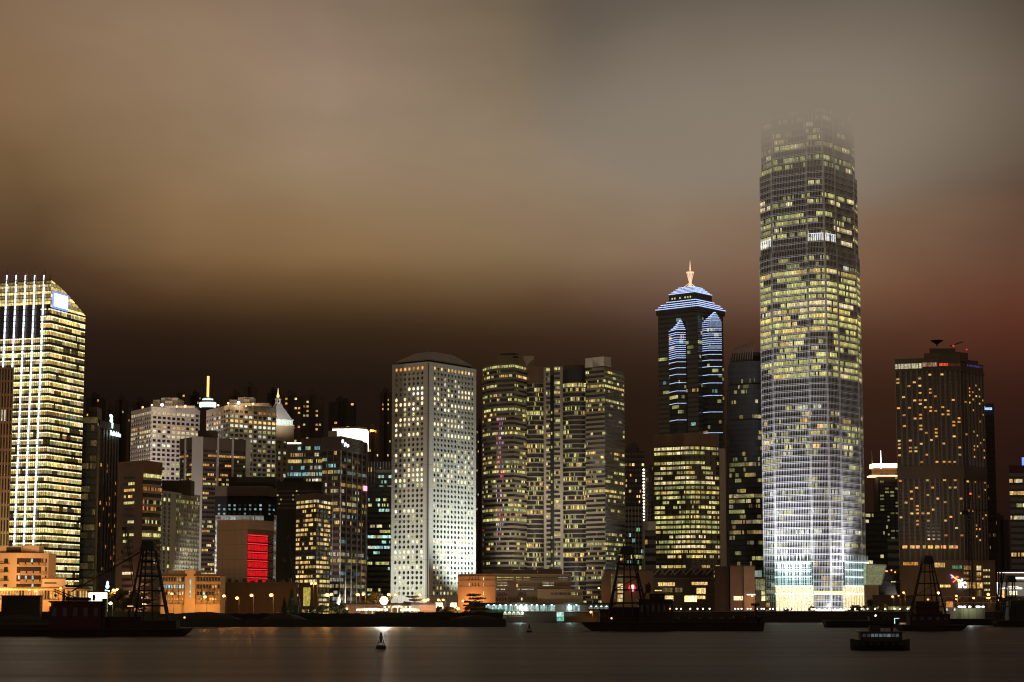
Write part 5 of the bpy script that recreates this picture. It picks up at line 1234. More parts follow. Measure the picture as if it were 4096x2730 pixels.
# dark exhibition block behind, and its low wall
r_, x0, x1, z1 = low_block('hall_block', 'dark flat roofed exhibition hall right of the civic building', 890, 1190, 2334, 1175, 30, wall('hall_brown', (.09, .065, .045)), 'hall')
m = MB(); 
for j in range(9): xx = x0+2+j*4.2; m.box(xx, xx+R.uniform(1.2, 2.6), 1180, 1183, z1+.6, z1+R.uniform(1.5, 2.8))
m.build('roof_unit', DSTEEL, r_)
sg = []
win_row(r_, x0+30, x1-2, 1174.9, 4, 6.5, 14, lit([YG, YW], .0, .4, .4, (1, 2), (.2, .9), .01))
r_, x0, x1, z1 = low_block('hall_block', 'low block with a glowing yellow glass wall left of the blue reflections', 1195, 1275, 2336, 1190, 22, wall('hall_brown2', (.10, .08, .06)), 'hall')
m = MB(); m.box(xp(1214, 2350, 1190), xp(1242, 2350, 1190), 1189.8, 1189.95, 10, z1-2, g=(.4, .33, .06)); m.build('glass_wall', GL, r_)
win_row(r_, x0+2, x1-1, 1189.9, 3.5, 8, 12, lit([YW, Yl], .6, .0, .8, (1, 3), (.5, 1.3), .02))
# lobby glass of the tower behind
m_ = None
# bus terminus canopies
def canopy(label, px0, px1, yroof, D, n, ylamp, grp, mat=None):
    x0, x1 = xp(px0, yroof, D), xp(px1, yroof, D); zr = zat(yroof, D); r_ = thing('bus_shelter', label, 'bus shelter', ((x0+x1)/2, D+3, 3), grp)
    m = MB(); m.box(x0, x1, D, D+7, zr-.7, zr); m.build('roof', mat or TAN, r_)
    for j in range(5): m = MB(); xx = x0+(x1-x0)*(j+.5)/5; m.box(xx-.2, xx+.2, D+2, D+2.4, 3, zr-.72); m.build('column', GREYC, r_)
    for j in range(n):
        m = MB(); xx = x0+(x1-x0)*(j+.5)/n; zl = zat(ylamp, D); m.ball((xx, D-.3, zl), .45, 8, sz=.55); m.lathe(xx, D-.3, [(.05, zl+.2), (.05, zr-.6)], 5); m.build('shelter_lamp', LY if j % 3 else LWH, r_)
    lamp('lamp_light', ((x0+x1)/2, D-1.5, zr-1.2), 2500, (1, .85, .5), .8, r_); return r_
canopy('long bus shelter with a row of warm lamps left of the floodlight', 1425, 1552, 2434, 1062, 13, 2441, 'bus shelters')
canopy('bus shelter with bright lamps under the floodlight', 1530, 1650, 2424, 1075, 7, 2429, 'bus shelters')
canopy('bus shelter with small warm lamps in front of the orange wall', 1600, 1680, 2435, 1058, 8, 2442, 'bus shelters')
r_, x0, x1, z1 = low_block('station_wall', 'long pale wall block lit orange at the foot of the porthole tower', 1648, 1744, 2419, 1068, 8, wall('station_wall_paint', (.5, .38, .28)))
r_, x0, x1, z1 = low_block('station_wall', 'low brown terminus building behind the bus shelters', 1380, 1648, 2418, 1095, 12, wall('station_wall_brown', (.35, .26, .2)))
for lbl, xa, xb in (('left', 1735, 1773), ('right', 1797, 1829)):
    x0, x1 = xp(xa, 2415, 1440), xp(xb, 2415, 1440); r_ = thing('lit_entrance', 'bright yellow entrance canopy, the %s one under the porthole tower' % lbl, 'entrance', ((x0+x1)/2, 1441, 3), 'entrances under the porthole tower')
    m = MB(); m.prism([(x0, 1440), (x1, 1440), (x1, 1444), (x0, 1444)], 8.4, 12.2, top=[(x0+1, 1440), (x1-.5, 1440), (x1-.5, 1444), (x0+1, 1444)]); m.build('glowing_fascia', LY, r_)
    m = MB(); m.box(x0, x0+.4, 1440.5, 1441, 3, 8.39); m.box(x1-.4, x1, 1440.5, 1441, 3, 8.39); m.build('post', GREYC, r_)
# post office
D = 1330; z = zat(2296, D)
PO = wall('post_office_wall', (.50, .39, .28), .8, .1)
root = thing('post_office', 'long pale low post office, its left end wall glowing orange', 'post office', (xp(2060, 2350, D), D+15, 3))
e0, e1, e2 = (xp(1832, 2297, D+14), D+14), (xp(1982, 2293, D), D), (xp(2284, 2297, D+6), D+6)
core(root, [e0, e1, e2, (e2[0], D+40), (e0[0], D+40)], 3, z, PO)
m = MB(); m.band([e0, e1, e2], z-1.6, z-1.2, 0, .5)
for yy in (2322, 2346): m.seg(e0, e1, 0, 1, zat(yy, D)-.15, zat(yy, D)+.15, 0, .3)
for yy in (2316, 2337, 2353, 2363): m.seg(e1, e2, 0, 1, zat(yy, D)-.5, zat(yy, D)+.5, .0, .7)
m.build('string_course', wall('stone_course', (.36, .28, .2)), root)
for yy in (2315, 2338):
    for px in (1877, 1889, 1901, 1913, 1934):
        P = onface(px, yy, e0, e1); P = (P[0], P[1]-.15); q = (.9, .75, .3) if px == 1934 else ((.6, .8, .8) if (px, yy) == (1877, 2338) else (.004, .003, .003)); mm_ = MB(); mm_.box(P[0]-.22, P[0]+.22, P[1]-.1, P[1]-.02, zat(yy+8, D), zat(yy-6, D), g=q); mm_.build('window', GL, root)
for yy in (2373, 2393):
    P = onface(1934, yy, e0, e1); mm_ = MB(); mm_.box(P[0]-.22, P[0]+.22, P[1]-.3, P[1]-.17, zat(yy+8, D), zat(yy-7, D), g=(.9, .75, .3)); mm_.build('window', GL, root)
def rowf(a, b, t0, t1, y0, y1, n, pat, fr=.7):
    g = pat(0, n)
    for j in range(n):
        u = t0+(t1-t0)*j/n; mm_ = MB(); mm_.pane(a, b, u, u+(t1-t0)/n*fr, zat(y0, D), zat(y1, D), .12, g=g[j]); mm_.build('window', GL, root)
W5 = lit([(.5, .65, .6), Wh], .0, .1, .6, (2, 8), (.3, 1), .01); Y5 = lit([YG, YW], .0, .1, .5, (2, 6), (.3, .9), .01)
rowf(e1, e2, .02, .98, 2321, 2309, 46, lit([(.6, .7, .6), YG, Yl], .0, .0, .42, (5, 12), (.3, .9), .01)); rowf(e1, e2, .02, .16, 2344, 2332, 8, Y5); rowf(e1, e2, .30, .98, 2344, 2332, 36, W5)
rowf(e1, e2, .01, .15, 2360, 2355, 7, W5); rowf(e1, e2, .29, .56, 2360, 2355, 16, lit([(.8, .9, .8)], .9, .0, .8, (3, 8), (.6, 1.1), .01)); rowf(e1, e2, .01, .16, 2404, 2392, 4, lit([(.01, .01, .01)], 0, 1, 0), .5); rowf(e1, e2, .29, .58, 2402, 2392, 6, lit([YW], .0, .0, .5, (1, 1), (.3, .9), .01), .35)
m = MB(); m.seg(e1, e2, .155, .27, 3, zat(2330, D), .0, 3.2); m.build('clock_tower', wall('clock_wall', (.30, .22, .18)), root)
P = onface(2044, 2343, e1, e2); m = MB(); m.tube((P[0], P[1]-3.0, P[2]), (P[0], P[1]-3.45, P[2]), 1.2, n=20); m.build('clock_face', wall('clock_dial', (.35, .3, .28)), root)
m = MB(); m.tube((P[0], P[1]-3.5, P[2]), (P[0]+.55, P[1]-3.5, P[2]+.3), .08); m.tube((P[0], P[1]-3.5, P[2]), (P[0]-.1, P[1]-3.5, P[2]+.9), .08); m.build('clock_hand', BLACK, root)
m = MB(); m.seg(e1, e2, .262, .285, zat(2349, D), zat(2337, D), 1.0, 1.5); m.build('lit_sign', emis('amber_sign', (1, .5, .15), 1.6), root)
lettering('GENERAL POST OFFICE', 2.9, (xp(1988, 2383, D)-.3, D-.6, zat(2384, D)), atan2(e2[1]-e1[1], e2[0]-e1[0]), DKB, root, 'wall_lettering', font_w=.62, align='LEFT')
m = MB(); x0, x1 = xp(2150, 2357, D-8), xp(2330, 2357, D-8); m.box(x0, x1, D-9, D, 3, zat(2362, D-8)); m.box(x0-.5, x1+.6, D-9.6, D+.5, zat(2362, D-8)+.003, zat(2358, D-8)); m.build('lower_wing', PO, root)
g_ = lit([(.7, .85, .7), YG], .0, .1, .5, (2, 6), (.3, .9), .01)(0, 24)
for j in range(24):
    mm_ = MB(); xx = xp(2204, 2375, D-9)+j*(xp(2328, 2375, D-9)-xp(2204, 2375, D-9))/24; mm_.box(xx, xx+.5, D-9.12, D-9.03, zat(2381, D-9), zat(2371, D-9), g=g_[j]); mm_.build('window', GL, root)
m = MB(); 
for (xa, xb, yy) in ((1930, 1960, 2278), (1962, 2052, 2278), (2052, 2150, 2280), (2152, 2250, 2276)): m.box(xp(xa, yy, D+22), xp(xb, yy, D+22)-.3, D+22, D+34, z, zat(yy, D+22))
m.build('plant_room', wall('roof_plant', (.2, .15, .11)), root)
# glazed ferry terminal
D = 1308; z = zat(2414, D)
root = thing('ferry_terminal', 'long two storey ferry terminal with cyan white lit glass front', 'ferry terminal', (xp(2130, 2440, D), D+8, 3))
T0, T1 = xp(1880, 2416, D), xp(2460, 2416, D)
m = MB(); m.box(T0, T1, D, D+14, 3, z-.8); m.build('wall', wall('terminal_wall', (.11, .085, .07)), root)
m = MB(); m.box(T0-.6, T1+.6, D-2.2, D+15, z-.79, z+.4); m.build('roof', BLACK, root)
CW = emis('terminal_wall_glow', (.42, .62, .58), .55, .6)
def bayw(xa, xb, ya, yb_, n, b=.75, c=(.5, .78, .72)):
    for j in range(n):
        xx0, xx1 = lerp((xp(xa, 2430, D),), (xp(xb, 2430, D),), j/n)[0], lerp((xp(xa, 2430, D),), (xp(xb, 2430, D),), (j+1)/n)[0]
        m = MB(); za_, zb2 = zat(yb_, D), zat(ya, D); nn = 3
        for i_ in range(nn):
            q = b*R.uniform(.55, 1.25); w_ = (xx1-xx0-.3)/nn; cc = c if R.random() < .9 else (.9, .6, .2); m.pane((xx0+.15+i_*w_, D), (xx0+.15+(i_+1)*w_-.08, D), 0, 1, za_, zb2-.5, .12, g=(cc[0]*q, cc[1]*q, cc[2]*q))
        m.build('window', GL, root)
        m = MB(); m.box(xx0-.12, xx0+.12, D-.5, D-.01, 3, z-.82); m.box(xx0+.12, xx1-.12, D-.35, D-.02, (za_+zb2)/2-1.3, (za_+zb2)/2-1.2); m.build('glazing_bar', BLACK, root)
        if n > 1 or True:
            m = MB(); m.ball(((xx0+xx1)/2, D-1.0, zb2-.35), .55, 8, sz=.6); m.build('ceiling_lamp', emis('cool_lamp', (.8, 1, .95), 3.5), root)
bayw(1942, 2012, 2418, 2445, 3); bayw(2012, 2158, 2418, 2445, 7); bayw(2160, 2222, 2418, 2462, 2, .5); bayw(2262, 2320, 2418, 2462, 2, .5)
bayw(2012, 2098, 2448, 2460, 5, .9, (.7, .9, .55)); bayw(2354, 2436, 2424, 2436, 4, .3)
m = MB(); m.box(xp(1942, 2440, D), xp(2022, 2440, D), D-.45, D-.36, zat(2446, D), zat(2438, D)); m.build('green_banner', wall('green_paint', (.02, .2, .09)), root)
lettering('STAR FERRY PIERS', 1.7, (xp(1912, 2422, D), D-.3, zat(2424, D)), 0, DKB, root, 'wall_lettering', font_w=.6)
lamp('terminal_light', (xp(2080, 2440, D), D-6, 9), 3500, (.7, 1, .93), 1.5, root); lamp('terminal_light', (xp(2280, 2440, D), D-6, 9), 2500, (.7, 1, .93), 1.5, root)
D = 1296; r_ = thing('pontoon_kiosk', 'small two level glowing kiosk in green and cyan on the pontoon edge', 'kiosk', (xp(2241, 2470, D), D+2, 0))
x0, x1 = xp(2227, 2470, D), xp(2256, 2470, D)
m = MB(); m.box(x0-1, x1+1, D-1, D+3, -1, .8); m.build('pontoon', BLACK, r_)
for za_, zb2, c in ((.9, 3.2, (.1, .4, .25)), (3.6, 6.2, (.5, .8, .85))):
    for j in range(4):
        m = MB(); xx = x0+j*(x1-x0)/4; q = R.uniform(.5, 1.2); m.box(xx+.05, xx+(x1-x0)/4-.05, D, D+3, za_, zb2, g=tuple(v*q for v in (c if R.random() < .7 else (.5, .9, .8)))); m.build('window', GL, r_)
m = MB(); m.box(x0-.3, x1+.3, D-.3, D+3.3, 3.22, 3.58); m.box(x0-.3, x1+.3, D-.3, D+3.3, 6.22, 6.6); m.build('roof', wall('kiosk_yellow', (.5, .4, .05)), r_)
# block behind the derrick: bank building with red round sign
D = 1500; r_, x0, x1, z1 = low_block('bank_hall', 'low tan hall with slatted lights and a round red and white sign', 2405, 2612, 2283, D, 30, wall('bank_tan', (.26, .19, .13)), 'bank')
for (xa, xb, ya, yb_) in ((2444, 2462, 2296, 2396), (2470, 2492, 2300, 2330), (2470, 2492, 2336, 2350), (2470, 2492, 2353, 2372), (2470, 2492, 2379, 2392), (2470, 2492, 2395, 2408)):
    m = MB(); n_ = 5
    for j in range(n_): q = (.12 if xa < 2465 or ya < 2310 else .9)*R.uniform(.6, 1.2); u = lerp((xp(xa, ya, D),), (xp(xb, ya, D),), j/n_)[0]; m.box(u+.1, u+(xp(xb, ya, D)-xp(xa, ya, D))/n_-.1, D-.2, D-.02, zat(yb_, D), zat(ya, D), g=(q, q*.8, q*.35))
    m.build('window', GL, r_)
m = MB(); P = at(2528, 2353, D); m.tube((P[0], D-.3, P[2]), (P[0], D-1.6, P[2]), 2.5, n=24); s_ = m.build('round_sign', emis('red_sign_glow', (1, .02, .03), 1.3), r_)
m = MB(); 
for i_, zz in ((-1, 1), (1, -1), (0, 0)): m.prism([(P[0]-.9, D-1.75), (P[0]+1.2, D-1.75), (P[0]+1.2, D-1.61), (P[0]-.9, D-1.61)], P[2]+zz*1.5-.55, P[2]+zz*1.5+.55)
m.tube((P[0]-.9, D-1.7, P[2]+1.9), (P[0]+1.0, D-1.7, P[2]-1.9), .28, n=5); m.tube((P[0]+1.0, D-1.7, P[2]+1.9), (P[0]-.9, D-1.7, P[2]-1.9), .28, n=5); m.build('sign_mark', WHSC, s_)
# shopping mall left of the tallest tower
D = 1560; r_, x0, x1, z1 = low_block('shopping_mall', 'low shopping mall with orange yellow lit shopfronts and slanted roof lights', 2606, 2862, 2314, D, 40, wall('mall_wall', (.17, .125, .09)), 'shopping mall')
m = MB(); m.box(xp(2612, 2300, D+6), xp(2856, 2300, D+6), D+6, D+34, z1+.6, zat(2276, D+6)); m.build('roof_storey', wall('mall_roof_storey', (.10, .075, .055)), r_)
for j in range(6):
    m = MB(); xx = xp(2614+j*42, 2290, D+2); zz = zat(2300, D+2); m.prism([(xx, D+2), (xx+.6, D+2), (xx+.6, D+5), (xx, D+5)], zz, zz+4.5, top=[(xx+4.5, D+2), (xx+5.1, D+2), (xx+5.1, D+5), (xx+4.5, D+5)]); m.tube((xx+5, D+3, zz), (xx+8, D+3, zz+4.4), .2); m.tube((xx+8, D+3, zz), (xx+5.2, D+3, zz+4.4), .2); m.build('roof_light_frame', PINK, r_)
for (xa, xb, ya, yb_, b) in ((2632, 2700, 2331, 2345, 1.0), (2766, 2830, 2329, 2341, .9), (2786, 2823, 2353, 2376, 1.3), (2619, 2694, 2384, 2404, 1.7), (2738, 2787, 2384, 2408, 3.2), (2788, 2822, 2384, 2397, 1.2), (2619, 2648, 2361, 2365, 1.2), (2700, 2730, 2352, 2370, .12), (2650, 2690, 2352, 2370, .12)):
    n_ = max(2, int((xb-xa)/9))
    for j in range(n_):
        m = MB(); u0 = xp(xa+(xb-xa)*j/n_, ya, D); u1 = xp(xa+(xb-xa)*(j+1)/n_, ya, D); q = b*R.uniform(.6, 1.25); m.pane((u0+.05, D), (u1-.12, D), 0, 1, zat(yb_, D), zat(ya, D), .12, g=(q, q*.66, q*.24)); m.build('shopfront_window', GL, r_)
m = MB(); m.box(x0-1, x1, D-1.2, D+.2, zat(2318, D), zat(2314, D)); m.box(x0, x1, D-.4, D-.01, zat(2348, D)-.2, zat(2348, D)+.2); m.box(x0, x1, D-.4, D-.01, zat(2379, D)-.2, zat(2379, D)+.2)
for j in range(13): m.box(x0+j*(x1-x0)/12-.1, x0+j*(x1-x0)/12+.1, D-.3, D-.01, 3, z1-1)
m.build('facade_ledge', wall('mall_ledge', (.26, .2, .15)), r_)
D = 1500; r_, x0, x1, z1 = low_block('mall_wing', 'windowless dark brown mall wing beside the lit shopfronts', 2857, 2920, 2268, D, 40, wall('wing_dark', (.06, .042, .034)))
r_, x0, x1, z1 = low_block('mall_wing', 'taupe mall wing with one bright window at its foot', 2920, 2975, 2266, D-4, 40, wall('wing_taupe', (.24, .17, .14)))
win_row(r_, xp(2932, 2400, D), xp(2970, 2400, D), D-4.1, zat(2402, D), zat(2386, D), 5, lit([YW], 1, 0, 1, (2, 4), (.9, 1.6), .05), .9)
r_, x0, x1, z1 = low_block('mall_wing', 'pale ribbed screen block next to the foot of the tallest tower', 2975, 3019, 2266, D-8, 40, wall('wing_pale', (.45, .34, .27)))
m = MB()
for k in range(34): m.box(x0+.1, x1-.1, D-8.25, D-8.02, z1-1-k*.62, z1-.75-k*.62)
m.build('screen_rib', wall('rib_pale', (.52, .42, .34)), r_)
m = MB(); m.box(xp(2982, 2380, D), xp(3016, 2380, D), D-8.5, D-8.3, zat(2382, D), zat(2378, D)); m.build('sign_panel', emis('cool_sign', (.6, .85, 1), 1.8), r_)
r_, x0, x1, z1 = low_block('mall_wing', 'glass mall wing glowing yellow green at the foot of the tallest tower', 3019, 3062, 2312, D-2, 30, wall('wing_glass', (.12, .12, .1)))
for k, (ya, yb_, b) in enumerate(((2318, 2340, .25), (2343, 2362, .3), (2364, 2380, .7), (2384, 2404, 1.6))): win_row(r_, x0+.4, x1-.4, D-2.1, zat(yb_, D), zat(ya, D), 5, lit([(.6*1, .62, .3) if k < 2 else YW], 1, 0, 1, (2, 4), (b*.8, b*1.2), .02), .85)
m = MB(); m.box(xp(3026, 2300, D), xp(3050, 2300, D), D+4, D+12, z1+.6, zat(2283, D+4), g=(.2, .26, .2)); m.build('roof_lantern', GL, r_)
# tilted glass pavilion
D = 1640; r_ = thing('glass_pavilion', 'tilted ribbed glass pavilion glowing pale green right of the tallest tower', 'pavilion', (xp(3505, 2300, D), D+8, 3))
A_ = [at(3466, 2340, D), at(3526, 2340, D), at(3545, 2262, D), at(3466, 2258, D)]
m = MB(); b_ = [(p[0], p[1]+14, p[2]) for p in A_]
m.poly(A_, g=(.22, .26, .13)); m.poly(b_[::-1], g=(.2, .24, .12)); 
for i in range(4): m.poly([A_[(i+1) % 4], A_[i], b_[i], b_[(i+1) % 4]], g=(.2, .24, .12))
m.build('glass_wall', GL, r_)
m = MB()
for j in range(19):
    t = j/18; p0 = lerp(A_[0], A_[1], t); p1 = lerp(A_[3], A_[2], t); m.tube((p0[0], p0[1]-.3, p0[2]), (p1[0], p1[1]-.3, p1[2]), .18, n=4)
m.tube((A_[3][0], D-.3, A_[3][2]), (A_[2][0], D-.3, A_[2][2]), .5, n=4); m.tube((A_[1][0], D-.3, A_[1][2]), (A_[2][0], D-.3, A_[2][2]), .4, n=4); m.build('rib', RAIL, r_)
m = MB(); m.prism([(A_[0][0], D+1), (A_[1][0]-2, D+1), (A_[1][0]-2, D+12), (A_[0][0], D+12)], 3, A_[0][2]); m.build('base_wall', TAN, r_)
# terraces, low arcade and mall right of the tallest tower
D = 1660; r_, x0, x1, z1 = low_block('shopping_arcade', 'low arcade full of orange lights right of the tallest tower', 3490, 3660, 2385, 1560, 24, wall('arcade', (.12, .09, .06)), 'arcade')
win_row(r_, x0+1, x1-1, 1559.9, 4, 6.5, 34, lit([OY, YW, Or, OY], .5, .0, .6, (1, 3), (.5, 1.5), .02), .7); win_row(r_, x0+1, x1-1, 1559.9, 7.2, 9.6, 34, lit([OY, YW, YG], .2, .0, .55, (1, 3), (.2, .9), .02), .7)
r_, x0, x1, z1 = low_block('shopping_mall', 'dark terraced mall right of the tallest tower with scattered lamps', 3500, 3800, 2292, 1700, 40, wall('terrace', (.055, .042, .034)), 'shopping mall')
win_row(r_, x0+5, x0+22, 1699.9, zat(2330, 1700), zat(2326, 1700), 9, lit([OY, YW], .2, .1, .5, (1, 3), (.3, .9), .01)); win_row(r_, x0+36, x0+50, 1699.9, zat(2326, 1700), zat(2296, 1700), 5, lit([(.1, .14, .1)], 1, 0, 1), .9)
m = MB(); m.box(xp(3590, 2282, 1702), xp(3700, 2282, 1702), 1702, 1730, z1+.6, zat(2284, 1702)); m.build('upper_terrace', wall('terrace', (.055, .042, .034)), r_)
tl = MB()
for px in (3520, 3540, 3548, 3566, 3580, 3607, 3612, 3625): P = at(px+R.uniform(-2, 2), 2262+R.uniform(-5, 4)+24, 1699); tl.ball(P, .6, 6)
tl.build('terrace_lamp', LSOD, r_)
D = 1620; r_, x0, x1, z1 = low_block('hotel_podium', 'brown hotel podium carrying the big white and coloured emblem sign', 3600, 3980, 2245, D, 50, wall('podium_brown', (.13, .09, .062)), 'hotel podium')
for (xa, xb, ya, yb_, c, b) in ((3612, 3672, 2234, 2246, Or, .7), (3738, 3780, 2252, 2270, OY, .8), (3808, 3848, 2263, 2276, Gr, .4), (3855, 3882, 2264, 2280, OY, .5), (3906, 3925, 2264, 2282, YW, .9), (3855, 3880, 2288, 2298, OY, .35), (3906, 3925, 2290, 2306, OY, .7), (3855, 3880, 2312, 2320, Or, .3), (3906, 3925, 2312, 2322, Or, .4), (3862, 3902, 2331, 2354, OY, .95), (3906, 3930, 2331, 2354, OY, .9), (3908, 3926, 2362, 2384, OY, .25), (3760, 3802, 2340, 2350, OY, 1.6)):
    n_ = max(3, int((xb-xa)/6))
    for j in range(n_):
        m = MB(); u0 = xp(xa+(xb-xa)*j/n_, ya, D); u1 = xp(xa+(xb-xa)*(j+1)/n_, ya, D); q = b*R.uniform(.4, 1.2); m.pane((u0+.05, D), (u1-.15, D), 0, 1, zat(max(yb_, 2247), D) if ya > 2246 else zat(2262, D), zat(max(ya, 2249), D), .12, g=tuple(v*q for v in c)); m.build('window', GL, r_)
for k, yy in enumerate((2282, 2308, 2334, 2360)):
    for j in range(5): m = MB(); P = at(3934+j*6, yy, D); m.box(P[0]-.25, P[0]+.25, D-.15, D-.05, P[2]-.7, P[2]+.7, g=(.9, .8, .35)); m.build('window', GL, r_)
m = MB(); 
for yy in (2284, 2302, 2324, 2357): m.box(xp(3850, yy, D), xp(3932, yy, D), D-.6, D-.02, zat(yy+2, D), zat(yy, D))
for xx_ in (3852, 3884, 3904, 3931): m.box(xp(xx_, 2300, D)-.4, xp(xx_, 2300, D)+.4, D-.8, D-.61, 3, z1-.5)
m.build('facade_ledge', wall('podium_ledge', (.2, .14, .1)), r_)
# emblem sign: three letters with a coloured flourish
sgn = thing('illuminated_sign', 'large white neon letters ifc with an orange and red flourish on the hotel podium', 'sign', (xp(3848, 2330, D), D-1.2, zat(2352, D)))
lettering('ifc', 9.6, (xp(3848, 2350, D), D-1.3, zat(2352, D)), 0, WHSC, sgn, 'lettering', ex=.2, font_w=.72)
m = MB(); P = [at(x_, y_, D-1.6) for x_, y_ in ((3806, 2302), (3818, 2312), (3828, 2318), (3836, 2330), (3842, 2345))]
for i in range(4): m.tube(P[i], P[i+1], .55, .5, 6)
m.build('flourish', emis('orange_flourish', (1, .45, .05), 2.2), sgn)
m = MB(); P = [at(x_, y_, D-1.6) for x_, y_ in ((3812, 2330), (3822, 2322), (3826, 2306), (3834, 2310))]
for i in range(3): m.tube(P[i], P[i+1], .5, .5, 6)
m.build('flourish', emis('red_flourish', (1, .1, .12), 2.2), sgn)
m = MB(); P = [at(x_, y_, D-1.6) for x_, y_ in ((3802, 2300), (3812, 2304), (3806, 2313), (3816, 2309))]
for i in range(3): m.tube(P[i], P[i+1], .4, .3, 6)
m.build('flourish', emis('violet_flourish', (.45, .2, 1), 2.2), sgn)
m = MB(); m.box(xp(3812, 2320, D), xp(3862, 2320, D), D-1.1, D-.7, zat(2326, D), zat(2324, D)); m.build('mounting_rail', DSTEEL, sgn)
# poster billboard
D = 1290; r_ = thing('billboard', 'large grey billboard with a white glowing frame and white lettering at the right edge', 'billboard', (xp(4045, 2340, D), D, 3))
x0, x1 = xp(3990, 2300, D), xp(4135, 2300, D)
m = MB(); m.box(x0, x1, D, D+1, zat(2384, D), zat(2330, D)); m.build('panel', emis('dim_lit_panel', (.16, .14, .11), .8), r_)
m = MB(); m.box(x0, x1, D, D+1.2, zat(2328, D), zat(2290, D)); m.build('ribbed_fascia', TAN, r_)
m = MB(); 
for j in range(40): m.box(x0+.3+j*.53, x0+.45+j*.53, D-.2, D-.02, zat(2312, D), zat(2296, D))
m.build('fascia_rib', wall('rib_gold', (.4, .35, .2)), r_)
m = MB(); m.box(x0-.5, x0-.01, D-.4, D-.1, zat(2384, D), zat(2330, D)); m.box(x0-.5, xp(4012, 2384, D), D-.4, D-.1, zat(2386, D), zat(2384, D)-.05); m.box(xp(4060, 2315, D), x1, D-.5, D-.1, zat(2317, D), zat(2311, D)); m.box(x0, x1, D-.4, D-.1, zat(2292, D), zat(2290, D)); m.build('frame_light', emis('frame_glow', (.95, .92, 1), 2.4, .2), r_)
lettering('the PHANTOM of the OPERA', 1.25, (xp(4046, 2357, D), D-.3, zat(2357, D)), 0, WHSC, r_, 'lettering', ex=.03, font_w=.82)
lettering('PREMIERE SEASON', .75, (xp(4052, 2349, D), D-.3, zat(2350, D)), 0, LY, r_, 'lettering', ex=.03)
for k, yy in enumerate((2366, 2372, 2377)): 
    m = MB(); 
    for j in range(10): m.box(xp(4036+j*3.3, yy, D), xp(4038.6+j*3.3, yy, D)-.02, D-.3, D-.05, zat(yy+2, D), zat(yy-1, D))
    m.build('small_lettering', LY, r_)
for xx_ in (4010, 4080): m = MB(); m.box(xp(xx_, 2400, D), xp(xx_, 2400, D)+.6, D+1.3, D+2, 3, zat(2330, D)); m.build('post', DSTEEL, r_)
# truss footbridge
D = 1302; r_ = thing('footbridge', 'brown zigzag truss footbridge below the billboard', 'footbridge', (xp(3900, 2400, D), D+2, 3)); x0, x1 = xp(3766, 2390, D), xp(4110, 2390, D)
m = MB(); m.box(x0, x1, D, D+4, zat(2390, D), zat(2386, D)); m.build('roof', PINK, r_); m = MB(); m.box(x0, x1, D, D+4, zat(2413, D), zat(2410, D)); m.build('deck', PINK, r_)
m = MB(); n_ = 24
for j in range(n_): xa = x0+(x1-x0)*j/n_; xb = x0+(x1-x0)*(j+1)/n_; m.tube((xa, D+.2, zat(2410 if j % 2 else 2390, D)), (xb, D+.2, zat(2390 if j % 2 else 2410, D)), .28, n=4)
m.build('truss', wall('truss_brown', (.18, .09, .06)), r_)
for j in range(5): m = MB(); xx = x0+(x1-x0)*(j+.5)/5; m.box(xx-.4, xx+.4, D+1, D+2, 3, zat(2413, D)-.01); m.build('pier', CONC, r_)
# ================================================================ WATERFRONT
def hoarding(label, px0, px1, D, h, mat, n=10):
    x0, x1 = xg(px0, D), xg(px1, D); r_ = thing('site_hoarding', label, 'fence', ((x0+x1)/2, D, 3), 'hoardings along the works site')
    for j in range(n): m = MB(); xa = x0+(x1-x0)*j/n; xb = x0+(x1-x0)*(j+1)/n; m.box(xa+.05, xb-.05, D, D+.2, 3.05, 3+h+R.uniform(-.25, .25)); m.build('panel', mat, r_)
    m = MB(); 
    for j in range(n+1): xa = x0+(x1-x0)*j/n; m.box(xa-.1, xa+.1, D+.25, D+.4, 3, 3+h*.9)
    m.build('post', DSTEEL, r_)
DB = wall('hoarding_dark', (.022, .018, .015), .8); DB2 = wall('hoarding_brown', (.035, .025, .019), .8)
hoarding('dark brown works hoarding behind the left derrick barge', -80, 640, 1050, 4.3, DB2, 24)
hoarding('black works hoarding below the bus shelters', 640, 1500, 1050, 3.4, DB, 30)
hoarding('black works hoarding left of the quay corner', 1500, 2010, 1050, 4.0, DB, 18)
x0, x1 = xp(6, 2400, 1043), xp(160, 2400, 1043); r_ = thing('site_shed', 'dark windowless works shed in front of the orange apartment block', 'shed', ((x0+x1)/2, 1046, 3)); m = MB(); m.box(x0, x1, 1043, 1049, 3, zat(2385, 1043)); m.build('wall', DB2, r_)
m = MB(); m.prism([(x0-.4, 1042.6), (x1+.4, 1042.6), (x1+.4, 1049.4), (x0-.4, 1049.4)], zat(2385, 1043), zat(2382, 1043)); m.build('roof', DB, r_)
